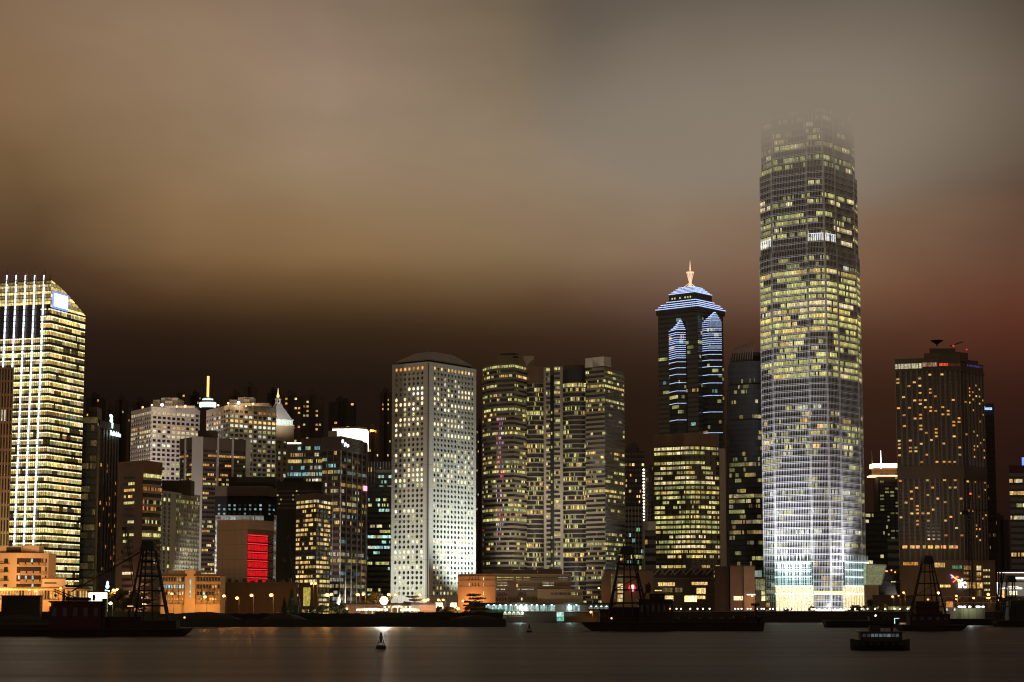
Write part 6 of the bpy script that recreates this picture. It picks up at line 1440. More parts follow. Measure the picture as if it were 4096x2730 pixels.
# spoil heaps and stacked material on the works site
def heap(label, px, D, w_, h):
    m = MB(); x = xg(px, D); r_ = None; nn = 14; pr_ = []
    for i, (rr, zz) in enumerate(((1, 0), (.8, .45), (.5, .8), (.15, 1))):
        pr_.append([(x+w_*rr*cos(2*pi*j/nn)*R.uniform(.85, 1.1), D+3+3*rr*sin(2*pi*j/nn), 3.0+h*zz*R.uniform(.85, 1.1)+(0 if i else -.1*R.random())) for j in range(nn)])
    for i in range(3):
        for j in range(nn): m.poly([pr_[i][j], pr_[i][(j+1) % nn], pr_[i+1][(j+1) % nn], pr_[i+1][j]])
    m.poly(pr_[3]); m.v = [(a, b, max(c, 3.0)) for a, b, c in m.v]
    o = m.build('spoil_heap', wall('spoil', (.05, .035, .025), .95), loc=(x, D+3, 3)); tag(o, label, 'heap', 'spoil heaps on the works site')
heap('low spoil heap left of the left derrick barge', 60, 1040, 12, 3); heap('long spoil heap under the civic building', 800, 1040, 22, 4); heap('small spoil heap in front of the conifers', 1130, 1040, 12, 3.5); heap('spoil heap below the post office end wall', 1900, 1040, 14, 2.5)
# promenade retaining wall with lamps
m = MB(); m.box(xg(2017, 1300)+12, 1400, 1303, 1306, 3.01, 6.6); o = struct('promenade_wall', m, DCONC)
m = MB(); m.box(xg(2017, 1300)+12, 1400, 1302.6, 1306.4, 6.61, 7.0); struct('promenade_coping', m, CONC)
TEN = ['', 'first', 'second', 'third', 'fourth', 'fifth', 'sixth', 'seventh', 'eighth', 'ninth', 'tenth', 'eleventh', 'twelfth', 'thirteenth', 'fourteenth', 'fifteenth', 'sixteenth', 'seventeenth', 'eighteenth', 'nineteenth']
def ORD(i):
    i += 1
    return TEN[i] if i < 20 else {20: 'twentieth', 30: 'thirtieth', 40: 'fortieth'}.get(i, {2: 'twenty-', 3: 'thirty-'}.get(i//10, '')+TEN[i % 10])
pm = None; pgroup = 'promenade railing lamps'
pxs = [2706, 2724, 2761, 2790, 2812, 2838, 2941, 2953, 2966, 2990, 3002, 3028, 3046, 3056, 3080, 3092, 3110, 3126, 3142, 3160, 3175, 3200, 3222, 3246, 3258, 3276, 3300, 3318, 3340, 3362, 3384, 3398, 3420, 3446, 3470, 3500, 3540, 3578, 3600, 3630]
for i, px in enumerate(pxs):
    x = xg(px, 1304); P = (x, 1304, 8.3)
    r_ = thing('promenade_lamp', ORD(i)+' white lamp from the left in the low promenade lamp row', 'lamp', (x, 1304, 7.0), pgroup)
    m = MB(); m.tube((x, 1304, 7.0), (x, 1304, 8.0), .06, n=5); m.build('post', DSTEEL, r_)
    m = MB(); m.ball(P, .42, 8); m.build('lamp_head', LGRN if px in (3300,) else LWH, r_)
for px in (2760, 2960, 3120, 3300, 3480, 3620): lamp('promenade_light', (xg(px, 1303), 1308, 9.0), 700, (1, .85, .6), .5)
# street lamps
def street_lamp(px, py, D, label, s=1.0, power=5000, col=(1, .38, .07), double=False, mat=None, grp='sodium street lamps along the shore'):
    P = at(px, py, D); r_ = thing('street_lamp', label, 'street lamp', (P[0]+1.0, P[1]+.6, 3), grp)
    m = MB(); m.tube((P[0]+1.0, P[1]+.6, 3), (P[0]+1.0, P[1]+.6, P[2]+.4), .16, .09, 6); m.build('pole', DSTEEL, r_)
    m = MB(); m.tube((P[0]+1.0, P[1]+.6, P[2]+.4), (P[0]+.2, P[1]+.1, P[2]+.55), .07, n=5); m.build('arm', DSTEEL, r_)
    m = MB(); m.ball(P, .85*s, 10, sz=.8); m.build('lamp_head', mat or LSOD, r_)  # head enlarged to stand in for the lamp's glare
    if power: lamp('lamp_light', (P[0], P[1]-1.3, P[2]-.6), power, col, .5, r_)
SL = [(118, 2360, 1066, .7, 'orange street lamp before the left gatehouse', 2500), (243, 2353, 1066, .8, 'orange street lamp above the white annex', 2500), (454, 2361, 1120, 1, 'left lamp of the orange pair right of the lion emblem sign', 5000), (469, 2359, 1121, 1, 'right lamp of the orange pair right of the lion emblem sign', 5000),
 (688, 2376, 1135, .9, 'orange lamp before the left wing of the civic building', 4000), (820, 2388, 1138, 1.1, 'orange lamp before the right wing of the civic building', 6000), (896, 2384, 1120, 1.0, 'orange lamp at the right end of the civic building', 5000), (948, 2393, 1090, 1.1, 'low orange lamp in front of the exhibition hall', 5000), (1006, 2382, 1100, 1.1, 'orange lamp in the middle of the exhibition hall front', 5000), (1085, 2381, 1090, 1.3, 'bright orange lamp at the right of the exhibition hall front', 7000),
 (1246, 2334, 1130, .8, 'left lamp of the high orange pair on the black pylon', 4000), (1262, 2334, 1131, .8, 'right lamp of the high orange pair on the black pylon', 4000), (1309, 2380, 1100, 1.25, 'left lamp of the orange pair below the lettered glass tower', 6000), (1326, 2378, 1101, 1.0, 'right lamp of the orange pair below the lettered glass tower', 4000), (1387, 2436, 1080, .8, 'low orange lamp left of the bus shelters', 3000), (1430, 2379, 1100, 1.1, 'left lamp of the orange pair behind the long bus shelter', 5000), (1454, 2377, 1101, 1.1, 'right lamp of the orange pair behind the long bus shelter', 5000),
 (1555, 2379, 1110, 1.1, 'orange lamp at the left foot of the porthole tower', 7000), (1581, 2379, 1111, .8, 'second orange lamp at the left foot of the porthole tower', 4000), (1680, 2379, 1110, .9, 'orange lamp before the left face of the porthole tower', 4000), (1698, 2402, 1100, 1, 'lower lamp of the three before the porthole tower corner', 3000), (1705, 2404, 1101, .8, 'lowest lamp of the three before the porthole tower corner', 0), (1712, 2399, 1100, .9, 'upper lamp of the three before the porthole tower corner', 3000),
 (1753, 2400, 1105, .8, 'left lamp of the pair before the porthole tower right face', 3000), (1773, 2400, 1106, .8, 'right lamp of the pair before the porthole tower right face', 3000), (1852, 2404, 1120, .8, 'orange lamp on the post office orange end wall', 3500), (1833, 2435, 1085, 1.2, 'bright low orange lamp below the post office end wall', 3000), (2364, 2449, 1290, 1.0, 'orange lamp at the right end of the ferry terminal', 4000),
 (2395, 2353, 1480, .8, 'orange lamp above the terrace left of the red round sign', 3000), (3008, 2385, 1480, .7, 'small orange lamp before the pale ribbed block', 3000), (3614, 2371, 1320, .9, 'orange lamp above the arcade lights', 3000), (3570, 2387, 1320, .8, 'orange lamp over the arcade centre', 3000), (3594, 2384, 1322, .6, 'small orange lamp between the two arcade lamps', 0), (3754, 2372, 1320, 1.2, 'orange lamp seen beside the right derrick frame', 5000), (3825, 2384, 1320, .8, 'orange lamp above the footbridge left end', 3000), (3826, 2397, 1319, .8, 'orange lamp against the footbridge truss left end', 2000),
 (3894, 2393, 1320, .9, 'orange lamp over the footbridge middle', 3000), (3953, 2378, 1320, 1.2, 'tall orange lamp right of the footbridge middle', 4000), (3948, 2392, 1318, .8, 'left lamp of the low pair on the footbridge', 0), (3957, 2392, 1318, .8, 'right lamp of the low pair on the footbridge', 2000), (3994, 2402, 1318, .8, 'orange lamp at the right end of the footbridge', 2000), (3712, 2399, 1310, .8, 'white orange lamp inside the right derrick frame', 0)]
for (px, py, D_, s, lb, pw) in SL: street_lamp(px, py, D_, lb, s, pw)
street_lamp(442, 2414, 1030, 'greenish white star like lamp on the left shore', 1.0, 2500, (.8, 1, .5), mat=emis('greenish_lamp', (.85, 1, .45), 7), grp=None)
P = at(1536, 2403, 1056); r_ = thing('floodlight', 'brilliant white floodlight glaring on a short mast at the foot of the porthole tower', 'floodlight', (P[0], P[1]+1, 3))
m = MB(); m.tube((P[0], P[1]+1, 3), (P[0], P[1]+1, P[2]+.5), .2, .15); m.build('mast', DSTEEL, r_)
m = MB(); m.box(P[0]-1.9, P[0]+1.9, P[1]+.3, P[1]+.9, P[2]-1.3, P[2]+1.3); m.build('housing', DSTEEL, r_)
m = MB(); m.ball((P[0], P[1]-.2, P[2]), 1.9, 16); m.build('lens', LBIG, r_)  # ball oversized to imitate the bloom round the lens
lamp('flood_light', (P[0], P[1]-3, P[2]), 26000, (1, .9, .75), 1.0, r_)
# ================================================================ trees
LEAF = wall('dark_leaves', (.045, .06, .022), .7, .5, .5); BARK = wall('bark', (.06, .045, .03), .9)
def tree_mesh(kind, seed):
    r = random.Random(seed); t = MB(); c = MB(); h = 9.0
    if kind == 'conifer':
        t.tube((0, 0, 0), (0, 0, 8.7), .25, .05, 6)
        for i in range(520):
            u = r.random(); zz = 1.2+7.7*u; rr = (1-u)*2.4*(.4+.6*abs(sin(u*26)))*sqrt(r.random()); a = r.random()*2*pi; x, y = rr*cos(a), rr*sin(a); s = .16+.22*r.random(); c.poly([(x-s, y, zz-s*.4), (x+s, y+s*r.uniform(-1, 1), zz-s*.5), (x+s*.4, y, zz+s)])
    elif kind == 'layered':
        t.tube((0, 0, 0), (.3, 0, 8.2), .3, .07, 6)
        for L_ in range(6):
            zz = 2.2+L_*1.15; w_ = 4.6-L_*.45; ox = r.uniform(-.8, 1.2)
            t.tube((.1, 0, zz-.5), (ox+w_*.7, r.uniform(-1, 1), zz+.2), .09, .03, 4); t.tube((.1, 0, zz-.5), (ox-w_*.7, r.uniform(-1, 1), zz+.1), .09, .03, 4)
            for i in range(150):
                a = r.random()*2*pi; q = sqrt(r.random()); x, y, z_ = ox+w_*q*cos(a), 2*q*sin(a), zz+r.uniform(-.12, .28)+.15*sin(a*3); s = .18+.2*r.random(); c.poly([(x-s, y, z_), (x+s, y+s, z_+r.uniform(-.1, .15)), (x, y, z_+s)])
    else:
        t.tube((0, 0, 0), (.2, .1, 3.8), .35, .22, 7); cl_ = []
        for i in range(9):
            a = r.random()*2*pi; q = r.uniform(.6, 2.9); e = (q*cos(a), q*sin(a)*.8, r.uniform(4.2, 7.8)-q*.4); cl_.append((e, r.uniform(.8, 1.7))); t.tube((.2, .1, r.uniform(2.5, 3.8)), e, .14, .04, 5)
        for e, s0 in cl_:
            for i in range(95):
                d = [r.gauss(0, 1) for _ in range(3)]; q = s0*(.35+.75*r.random())/sqrt(sum(v*v for v in d)); x, y, z_ = e[0]+d[0]*q, e[1]+d[1]*q, e[2]+d[2]*q*.75; s = .16+.2*r.random()
                c.poly([(x-s, y+r.uniform(-s, s), z_-s*.6), (x+s, y+r.uniform(-s, s), z_-s*.4), (x+r.uniform(-s, s), y, z_+s)])
    return t, c
PROTO = {}
def tree(kind, seed, px, D, h, label, w_=1.0, z0=3.0, grp='trees along the shore'):
    key = (kind, seed % 3); x = xg(px, D)
    r_ = thing({'conifer': 'conifer', 'layered': 'layered_pine', 'broad': 'broadleaf_tree'}[kind], label, 'tree', (x, D, z0), grp); r_.scale = (h/9*w_, h/9*w_, h/9)
    if key not in PROTO:
        t, c = tree_mesh(kind, seed % 3+11)
        PROTO[key] = []
        for nm, mb, mt in (('trunk', t, BARK), ('crown', c, LEAF)):
            me = bpy.data.meshes.new(nm); me.from_pydata(mb.v, [], mb.f); me.materials.append(mt); PROTO[key].append((nm, me))
    for nm, me in PROTO[key]: o = bpy.data.objects.new(nm, me); COL.objects.link(o); o.parent = r_
TR = [('broad', 205, 1080, 16, 'leafy tree left behind the white annex'), ('broad', 228, 1095, 18, 'second leafy tree behind the pavilion'), ('broad', 372, 1110, 15, 'leafy tree under the lion emblem sign'), ('broad', 398, 1118, 17, 'tree directly left of the lion emblem sign'), ('broad', 492, 1105, 18, 'large tree right of the orange lamp pair'), ('broad', 530, 1100, 17, 'large tree behind the derrick frame foot'), ('broad', 555, 1098, 13, 'lower tree left of the civic building'),
 ('conifer', 1137, 1070, 11, 'small conifer left of the tallest conifer'), ('conifer', 1166, 1068, 15, 'tallest conifer before the exhibition hall'), ('conifer', 1192, 1070, 12, 'conifer right of the tallest conifer'), ('conifer', 1245, 1072, 11, 'slender conifer before the glowing yellow hall'), ('broad', 1285, 1072, 9, 'tree below the blue reflections'), ('broad', 1345, 1072, 10, 'round tree left of the long bus shelter'), ('broad', 1370, 1074, 10, 'round tree behind the low orange lamp'), ('broad', 1490, 1120, 17, 'tall tree behind the floodlight'), ('broad', 1515, 1118, 15, 'tree close left of the floodlight'),
 ('broad', 1592, 1105, 10, 'bushy tree right of the floodlight'), ('broad', 1620, 1103, 11, 'dense tree before the left face of the porthole tower'), ('layered', 1655, 1100, 13, 'layered pine before the porthole tower'), ('broad', 1758, 1090, 8, 'pale lit tree before the left entrance canopy'), ('broad', 1785, 1086, 7.5, 'dark round tree between the entrance canopies'), ('broad', 1812, 1086, 8, 'dark round tree below the right entrance canopy'), ('broad', 1880, 1095, 9, 'tree at the left of the post office end wall'), ('layered', 1900, 1100, 14, 'spreading pine standing against the orange end wall'),
 ('broad', 3150, 1330, 7, 'low round tree before the tallest tower'), ('broad', 3250, 1330, 8, 'green tree beside the yellow lobby'), ('broad', 3410, 1335, 9, 'wide low tree before the right atrium'), ('broad', 3440, 1335, 9, 'dark tree right of the right atrium'), ('broad', 3500, 1330, 9, 'dark tree before the tilted pavilion'), ('broad', 3530, 1331, 10, 'dark tree before the arcade'), ('broad', 3495, 1625, 14, 'round tree on the pavilion terrace'), ('broad', 3615, 1330, 8, 'small tree near the red lit promenade end'), ('broad', 2600, 1320, 9, 'tree behind the middle derrick barge')]
for i, (k, px, D_, h, lb) in enumerate(TR): tree(k, i, px, D_, h, lb, 1.0)
# ================================================================ lattice cranes on the site
def lattice(m, a, b, w0, w1, n, r=.12):
    ax = [(b[i]-a[i]) for i in range(3)]; ll = sqrt(sum(v*v for v in ax)); u = (-ax[2]/ll, 0, ax[0]/ll) if abs(ax[2]) > .1 or abs(ax[0]) > .1 else (1, 0, 0); v = (0, 1, 0)
    pts = []
    for k in range(n+1):
        t = k/n; c = lerp(a, b, t); w_ = (w0+(w1-w0)*t)/2; pts.append([tuple(c[i]+u[i]*w_*su+v[i]*w_*sv for i in range(3)) for su, sv in ((-1, -1), (1, -1), (1, 1), (-1, 1))])
    for k in range(n):
        for j in range(4): m.tube(pts[k][j], pts[k+1][j], r, n=4); m.tube(pts[k][j], pts[k+1][(j+1) % 4], r*.6, n=3)
def crawler(label, px, D, tip, basez=3.0):
    x = xg(px, D); r_ = thing('crawler_crane', label, 'crane', (x, D, basez), 'lattice cranes on the shore')
    m = MB(); m.box(x-3, x+3, D-2.4, D-1.4, basez, basez+1.1); m.box(x-3, x+3, D+1.4, D+2.4, basez, basez+1.1); m.build('track', BLACK, r_)
    m = MB(); m.box(x-2.6, x+2.2, D-1.8, D+1.8, basez+1.2, basez+3.4); m.box(x+1.0, x+2.6, D-1.9, D-.4, basez+1.4, basez+4); m.build('cab', DB2, r_)
    T = at(tip[0], tip[1], D); m = MB(); lattice(m, (x+1, D, basez+2), T, 1.3, .9, 16, .12); m.build('boom', BLACK, r_)
    m = MB(); m.ball((T[0]-.3, T[1], T[2]), 1.0, 8); m.box(T[0]-1.6, T[0]+.3, T[1]-.5, T[1]+.5, T[2]-.6, T[2]+.9); m.build('boom_head', BLACK, r_)
    m = MB(); m.tube((T[0]-1.4, T[1], T[2]), (T[0]-1.4, T[1], T[2]-11), .07, n=4); m.ball((T[0]-1.4, T[1], T[2]-11.5), .7, 6, sz=1.3); m.build('hook_block', BLACK, r_)
    m = MB(); m.tube((x-2, D, basez+3.4), (T[0], T[1], T[2]), .06, n=3); m.build('cable', BLACK, r_)
crawler('lattice crane leaning left before the banded hotel wing', 1196, 1062, (1151, 2148)); crawler('slim lattice crane before the brown balcony tower', 548, 1058, (502, 2116))
# tower crane right
D = 1420; x = xg(3887, D); r_ = thing('tower_crane', 'dark tower crane mast before the big hotel', 'crane', (x, D, 3)); m = MB(); lattice(m, (x, D, 3), (x, D, zat(2040, D)), 2.2, 2.2, 34, .16); m.build('mast', BLACK, r_)
m = MB(); lattice(m, at(3855, 2040, D), at(3975, 2040, D), 1.4, 1.0, 18, .12); m.build('jib', BLACK, r_); m = MB(); P = at(3860, 2045, D); m.box(P[0]-2, P[0]+2, D-1, D+1, P[2]-2.5, P[2]+.5); m.build('counterweight', BLACK, r_); m = MB(); m.tube((x, D, zat(2040, D)), at(3882, 1976, D), .3, n=4); m.build('apex', BLACK, r_); m = MB(); m.ball(at(3882, 1976, D), .7, 6); m.build('warning_lamp', emis('red_aviation', (1, .05, .03), 3), r_)
# ================================================================ BARGES AND BOATS
def hull(px0, px1, D, h, bl=3, br=3, depth=16, mat=None, parent=None, sheer=.8):
    x0, x1 = xg(px0, D), xg(px1, D); m = MB()
    b = [(x0+bl, D), (x1-br, D), (x1-br, D+depth), (x0+bl, D+depth)]; t = [(x0, D-.8), (x1, D-.8), (x1, D+depth+.8), (x0, D+depth+.8)]
    m.prism(b, -1.0, h*.5, top=[lerp(p, q, .75) for p, q in zip(b, t)]); m.prism([lerp(p, q, .75) for p, q in zip(b, t)], h*.5+.003, h, top=t)
    m.build('hull', mat or RUST, parent)
    f_ = MB(); f_.band([t[0], t[1]], h-.5, h-.1, 0, .35); f_.build('rubbing_strake', BLACK, parent)
    return x0, x1
def aframe(parent, px_l, px_r, base_z, apex, D, w=4.0, bays=5, r=.45, depth=9, top_w=3.6):
    xl, xr = xg(px_l, D), xg(px_r, D); ax, _, az_ = at(apex[0], apex[1], D+depth/2); m = MB(); legs = []
    for x_, y_ in ((xl, D), (xr, D), (xl+1, D+depth), (xr-1, D+depth)):
        sx_ = top_w/2*(1 if x_ > ax else -1); tp = (ax+sx_, D+depth/2+(-1 if y_ == D else 1), az_); legs.append(((x_, y_, base_z), tp)); l_ = MB(); l_.tube((x_, y_, base_z), tp, r, r*.6, 6); l_.build('leg', BLACK, parent)
    for k in range(1, bays+1):
        t = k/bays*.95; a = [lerp(l_[0], l_[1], t) for l_ in legs]; m.tube(a[0], a[1], r*.6, n=5); m.tube(a[2], a[3], r*.5, n=5); m.tube(a[0], a[2], r*.4, n=4); m.tube(a[1], a[3], r*.4, n=4)
        t0 = (k-1)/bays*.95; b = [lerp(l_[0], l_[1], t0) for l_ in legs]; m.tube(b[0], a[1] if k % 2 else a[0], r*.28, n=4) if k > 2 else None
    # inner pair of legs
    m.tube(((xl*.62+xr*.38), D, base_z), (ax-.8, D+depth/2, az_), r*.6, n=5); m.tube(((xl*.38+xr*.62), D, base_z), (ax+.8, D+depth/2, az_), r*.6, n=5)
    m.build('cross_bracing', BLACK, parent)
    h = MB(); h.prism([(ax-top_w*.75, D+1), (ax+top_w*.75, D+1), (ax+top_w*.75, D+depth-1), (ax-top_w*.75, D+depth-1)], az_-2.6, az_+.6, top=[(ax-top_w*.5, D+1.5), (ax+top_w*.5, D+1.5), (ax+top_w*.5, D+depth-1.5), (ax-top_w*.5, D+depth-1.5)]); h.build('frame_head', BLACK, parent)
    return ax, az_
def house(parent, px0, px1, D, z0, z1, mat, wins=4, wy=None, depth=7, g=(.004, .003, .003), rail=True):
    x0, x1 = xg(px0, D), xg(px1, D); m = MB(); m.box(x0, x1, D+.5, D+depth, z0, z1); o = m.build('deckhouse', mat, parent)
    for j in range(wins):
        m = MB(); w_ = (x1-x0)/wins; m.box(x0+(j+.3)*w_, x0+(j+.7)*w_, D+.42, D+.49, z0+(z1-z0)*.45, z0+(z1-z0)*.78, g=g); m.build('window', GLD, o)
    m = MB(); m.box(x0-.4, x1+.4, D+.1, D+depth+.3, z1+.003, z1+.25); m.build('roof', BLACK, o)
    if rail:
        m = MB(); n_ = max(4, int((x1-x0)/1.5))
        for j in range(n_+1): xx = x0+(x1-x0)*j/n_; m.tube((xx, D+.3, z1+.2), (xx, D+.3, z1+1.2), .04, n=4)
        m.tube((x0, D+.3, z1+1.2), (x1, D+.3, z1+1.2), .05, n=4); m.tube((x0, D+.3, z1+.7), (x1, D+.3, z1+.7), .035, n=4); m.build('railing', BLACK, o)
# left derrick barge
D = 712; r_ = thing('derrick_barge', 'large dark derrick barge on the left with dim red deckhouse and slanting boom', 'barge', (xg(370, D), D+8, 0), 'derrick barges in the harbour')
hull(-60, 742, D, 2.6, 3, 4, 18, parent=r_); m = MB(); m.box(xg(-60, D), xg(250, D), D+1, D+16, 2.6, 4.0); m.build('deck_cargo', RUST, r_)
house(r_, 196, 404, D, 2.6, zat(2408, D), REDT, 5, depth=9)
m = MB(); m.box(xg(404, D)+.01, xg(560, D), D+3, D+12, 2.6, 6.5); m.box(xg(560, D)+.01, xg(700, D), D+3, D+12, 2.6, 5.2); m.build('machinery_house', RUST, r_)
ax, az_ = aframe(r_, 512, 672, 5.2, (596, 2172), D, bays=5, r=.5, top_w=3.4)
m = MB(); 
for dz, dd in ((0, 0), (.8, 1.2)): m.tube((ax-1, D+4+dd, az_-2), (at(285, 2368-dz*3, D+4)[0], D+4+dd, at(285, 2368-dz*3, D+4)[2]), .2, n=5)
m.tube((ax-1, D+4, az_-1), (at(240, 2350, D+4)[0], D+4, at(240, 2352, D+4)[2]), .08, n=4); m.build('boom', BLACK, r_)
m = MB(); a = at(300, 2396, D+3); b = at(214, 2361, D+3); lattice(m, a, b, 1.0, .7, 9, .11); m.build('knuckle_jib', BLACK, r_)
m = MB(); m.box(a[0]-3, a[0]+5, D+2, D+5, zat(2408, D)+.3, zat(2390, D)); m.ball((b[0]+.7, D+3, b[2]-1.8), .5, 6); m.tube((b[0]+.7, D+3, b[2]), (b[0]+.7, D+3, b[2]-1.6), .05, n=3); m.build('jib_winch', BLACK, r_)
m = MB(); m.box(at(510, 2425, D)[0], at(533, 2425, D)[0], D-.3, D-.1, zat(2427, D), zat(2424, D)); m.build('deck_lamp', emis('dim_amber', (1, .55, .2), 1.6), r_)
m = MB(); m.ball(at(738, 2471, D-1), .35, 6); m.build('deck_lamp', emis('dim_amber', (1, .55, .2), 1.6), r_)
m = MB(); m.box(at(191, 2420, D)[0], at(204, 2420, D)[0], D-.3, D-.1, zat(2426, D), zat(2412, D)); m.build('lit_door', emis('dim_amber2', (1, .4, .08), 1.0), r_)
m = MB(); m.box(xg(405, D), xg(420, D), D+1, D+4, 2.6, zat(2395, D)); m.tube((xg(365, D), D+4, zat(2404, D)), (xg(365, D), D+4, zat(2378, D)), .5); m.build('funnel', BLACK, r_)
# middle derrick barge
D = 862; r_ = thing('derrick_barge', 'middle black derrick barge moored before the shopping mall', 'barge', (xg(2690, D), D+8, 0), 'derrick barges in the harbour')
hull(2326, 3056, D, 3.6, 6, .6, 18, parent=r_); m = MB(); m.box(xg(2700, D), xg(3040, D), D+1, D+16, 3.6, 4.9); m.box(xg(3030, D), xg(3054, D), D+1, D+16, 3.6, 5.8)
for j in range(7): xx = xg(2720+j*44, D); m.box(xx, xx+R.uniform(2, 4), D+3, D+8, 4.9, 4.9+R.uniform(.4, 1.2))
m.build('deck_cargo', RUST, r_)
house(r_, 2398, 2440, D, 3.6, 8.2, RUST, 3); house(r_, 2556, 2692, D, 3.6, zat(2400, D), RUST, 6, depth=10); house(r_, 2600, 2660, D+2, zat(2399, D), zat(2392, D)+1.4, RUST, 2, rail=False)
m = MB(); m.box(xg(2440, D), xg(2560, D), D+3, D+12, 3.6, 9.5); m.build('machinery_house', RUST, r_)
aframe(r_, 2432, 2592, 6.0, (2506, 2192), D, bays=5, r=.55, top_w=4.2)
m = MB(); m.tube((xg(3027, D), D+4, 4), (xg(3027, D), D+4, zat(2424, D)), .6); m.box(xg(3010, D), xg(3042, D), D+3, D+6, zat(2424, D), zat(2414, D)); m.build('lookout_post', BLACK, r_)
m = MB(); m.ball(at(2446, 2474, D-1), .4, 6); m.ball(at(2680, 2436, D-1), .35, 6); m.build('deck_lamp', emis('dim_amber', (1, .55, .2), 1.6), r_)
m = MB(); m.tube((xg(2565, D), D+5, 9), (xg(2600, D), D+5, zat(2330, D)), .35, n=5); m.box(xg(2585, D), xg(2606, D), D+4, D+6, zat(2372, D), zat(2338, D)); m.build('crane_post', REDT, r_)
# right derrick barge
D = 866; r_ = thing('derrick_barge', 'right black derrick barge with slender pyramid frame before the hotel podium', 'barge', (xg(3730, D), D+6, 0), 'derrick barges in the harbour')
hull(3598, 3868, D, 2.4, 3, 4, 14, parent=r_); house(r_, 3640, 3800, D, 2.4, 6.6, RUST, 5, depth=9); m = MB(); m.box(xg(3668, D), xg(3760, D), D+2, D+8, 6.9, zat(2406, D)); m.build('machinery_house', REDT, r_)
aframe(r_, 3640, 3786, 5.0, (3708, 2230), D, bays=5, r=.42, top_w=3.0)
m = MB(); m.box(xg(3577, D), xg(3578.6, D), D, D+.3, zat(2496, D), zat(2474, D)); m.box(xg(3577, D), xg(3596, D), D, D+.2, zat(2475, D), zat(2473.5, D)); m.build('stern_light', LC, r_)
# low barge right of the tallest tower
D = 1000; r_ = thing('flat_barge', 'low black flat barge lying before the promenade right of the tallest tower', 'barge', (xg(3500, D), D+5, 0)); hull(3300, 3600, D, 3.2, 2, 3, 12, mat=BLACK, parent=r_); house(r_, 3480, 3590, D, 3.2, 5.0, BLACK, 5); m = MB(); m.tube((xg(3503, D), D+3, 5), (xg(3503, D), D+3, zat(2464, D)), .1); m.ball(at(3503, 2463, D+3), .35, 8); m.build('mast_lamp', LWH, r_)
# work pontoon with lit cabin right
D = 1120; r_ = thing('work_pontoon', 'work pontoon with white cabin, glowing orange tank and bright deck lamps', 'barge', (xg(3850, D), D+5, 0)); hull(3760, 3990, D, 3.4, 2, 2, 14, mat=BLACK, parent=r_)
m = MB(); m.box(xg(3778, D), xg(3824, D), D, D+5, 3.4, zat(2430, D)); m.build('cabin', CREAM, r_)
for xx_ in (3785, 3815): m = MB(); m.box(xg(xx_, D), xg(xx_+6, D), D-.1, D-.02, zat(2443, D), zat(2434, D), g=(.5, .9, .9)); m.build('window', GL, r_)
m = MB(); m.lathe(xg(3813, D), D+9, [(1.8, zat(2430, D)), (1.8, zat(2407, D))], 16); m.build('tank', emis('tank_orange_glow', (1, .32, .08), .55, .5), r_)  # the tank shell itself emits orange
for px in (3837, 3845, 3858, 3879, 3909, 3916, 3932): m = MB(); m.tube((xg(px, D), D+2, 3.4), (xg(px, D), D+2, zat(2430, D)), .08, n=4); m.build('post', BLACK, r_); m = MB(); m.ball(at(px, 2428, D+1.5), .8, 8, sz=.6); m.build('deck_lamp', emis('cool_deck_lamp', (.95, 1, .98), 4), r_)
m = MB(); m.box(xg(3830, D), xg(3945, D), D+4, D+10, 3.4, zat(2434, D)); m.build('machinery_house', wall('khaki_paint', (.12, .11, .05)), r_)
lamp('deck_light', (xg(3880, D), D-1, zat(2430, D)), 1800, (.9, 1, .95), .4, r_)
# crane barge at the right edge
D = 1050; r_ = thing('crane_barge', 'crane barge with tall tilted boom and small steel frame at the right edge', 'barge', (xg(4050, D), D+6, 0)); hull(3985, 4180, D, 3.0, 2, 2, 14, parent=r_)
m = MB(); lattice(m, (xg(4003, D), D+4, 4), at(4003, 2146, D+4), 1.8, 1.2, 26, .16); m.build('boom', BLACK, r_)
m = MB(); lattice(m, (xg(3990, D), D+6, 4), (at(4012, 2290, D+6)), 1.2, 1.2, 14, .14); m.build('back_stay', BLACK, r_)
aframe(r_, 4016, 4068, 5.0, (4042, 2308), D, bays=4, r=.4, top_w=3.0)
m = MB(); m.prism([(xg(4036, D), D+1), (xg(4180, D), D+1), (xg(4180, D), D+10), (xg(4036, D), D+10)], 3, zat(2380, D)-3, top=[(xg(4046, D), D+1), (xg(4180, D), D+1), (xg(4180, D), D+10), (xg(4046, D), D+10)]); m.build('machinery_house', BLACK, r_)
m = MB(); m.box(at(4024, 2385, D)[0], at(4031, 2385, D)[0], D+7, D+7.3, zat(2392, D), zat(2362, D)); m.build('lit_panel', emis('orange_panel', (1, .45, .08), 1.6, .3), r_)
# small ferry
D = 492; r_ = thing('ferry', 'small dark harbour ferry in the right foreground with a dim row of cyan windows', 'ferry', (xg(3515, D), D, 0))
x0, x1 = xg(3398, D), xg(3636, D); m = MB(); n_ = 14; hw_ = 2.3; ringsh = []
for k in range(n_+1):
    t = k/n_; x = x0+(x1-x0)*t; ww = hw_*(1-abs(2*t-1)**3.2)**.6+.02; sh = 1.9+.7*abs(2*t-1)**2
    ringsh.append([(x, D-ww, sh), (x, D-ww*.85, .9), (x, D-ww*.45, -.5), (x, D+ww*.45, -.5), (x, D+ww*.85, .9), (x, D+ww, sh)])
for k in range(n_):
    for j in range(5): m.poly([ringsh[k][j], ringsh[k+1][j], ringsh[k+1][j+1], ringsh[k][j+1]])
    m.poly([ringsh[k][5], ringsh[k+1][5], ringsh[k+1][0], ringsh[k][0]])
m.build('hull', wall('ferry_hull', (.018, .015, .012), .6), r_)
m = MB(); m.box(x0+2.2, x1-2.0, D-1.7, D+1.7, 1.95, 4.0); cb = m.build('cabin', wall('ferry_cabin', (.03, .02, .015), .7), r_)
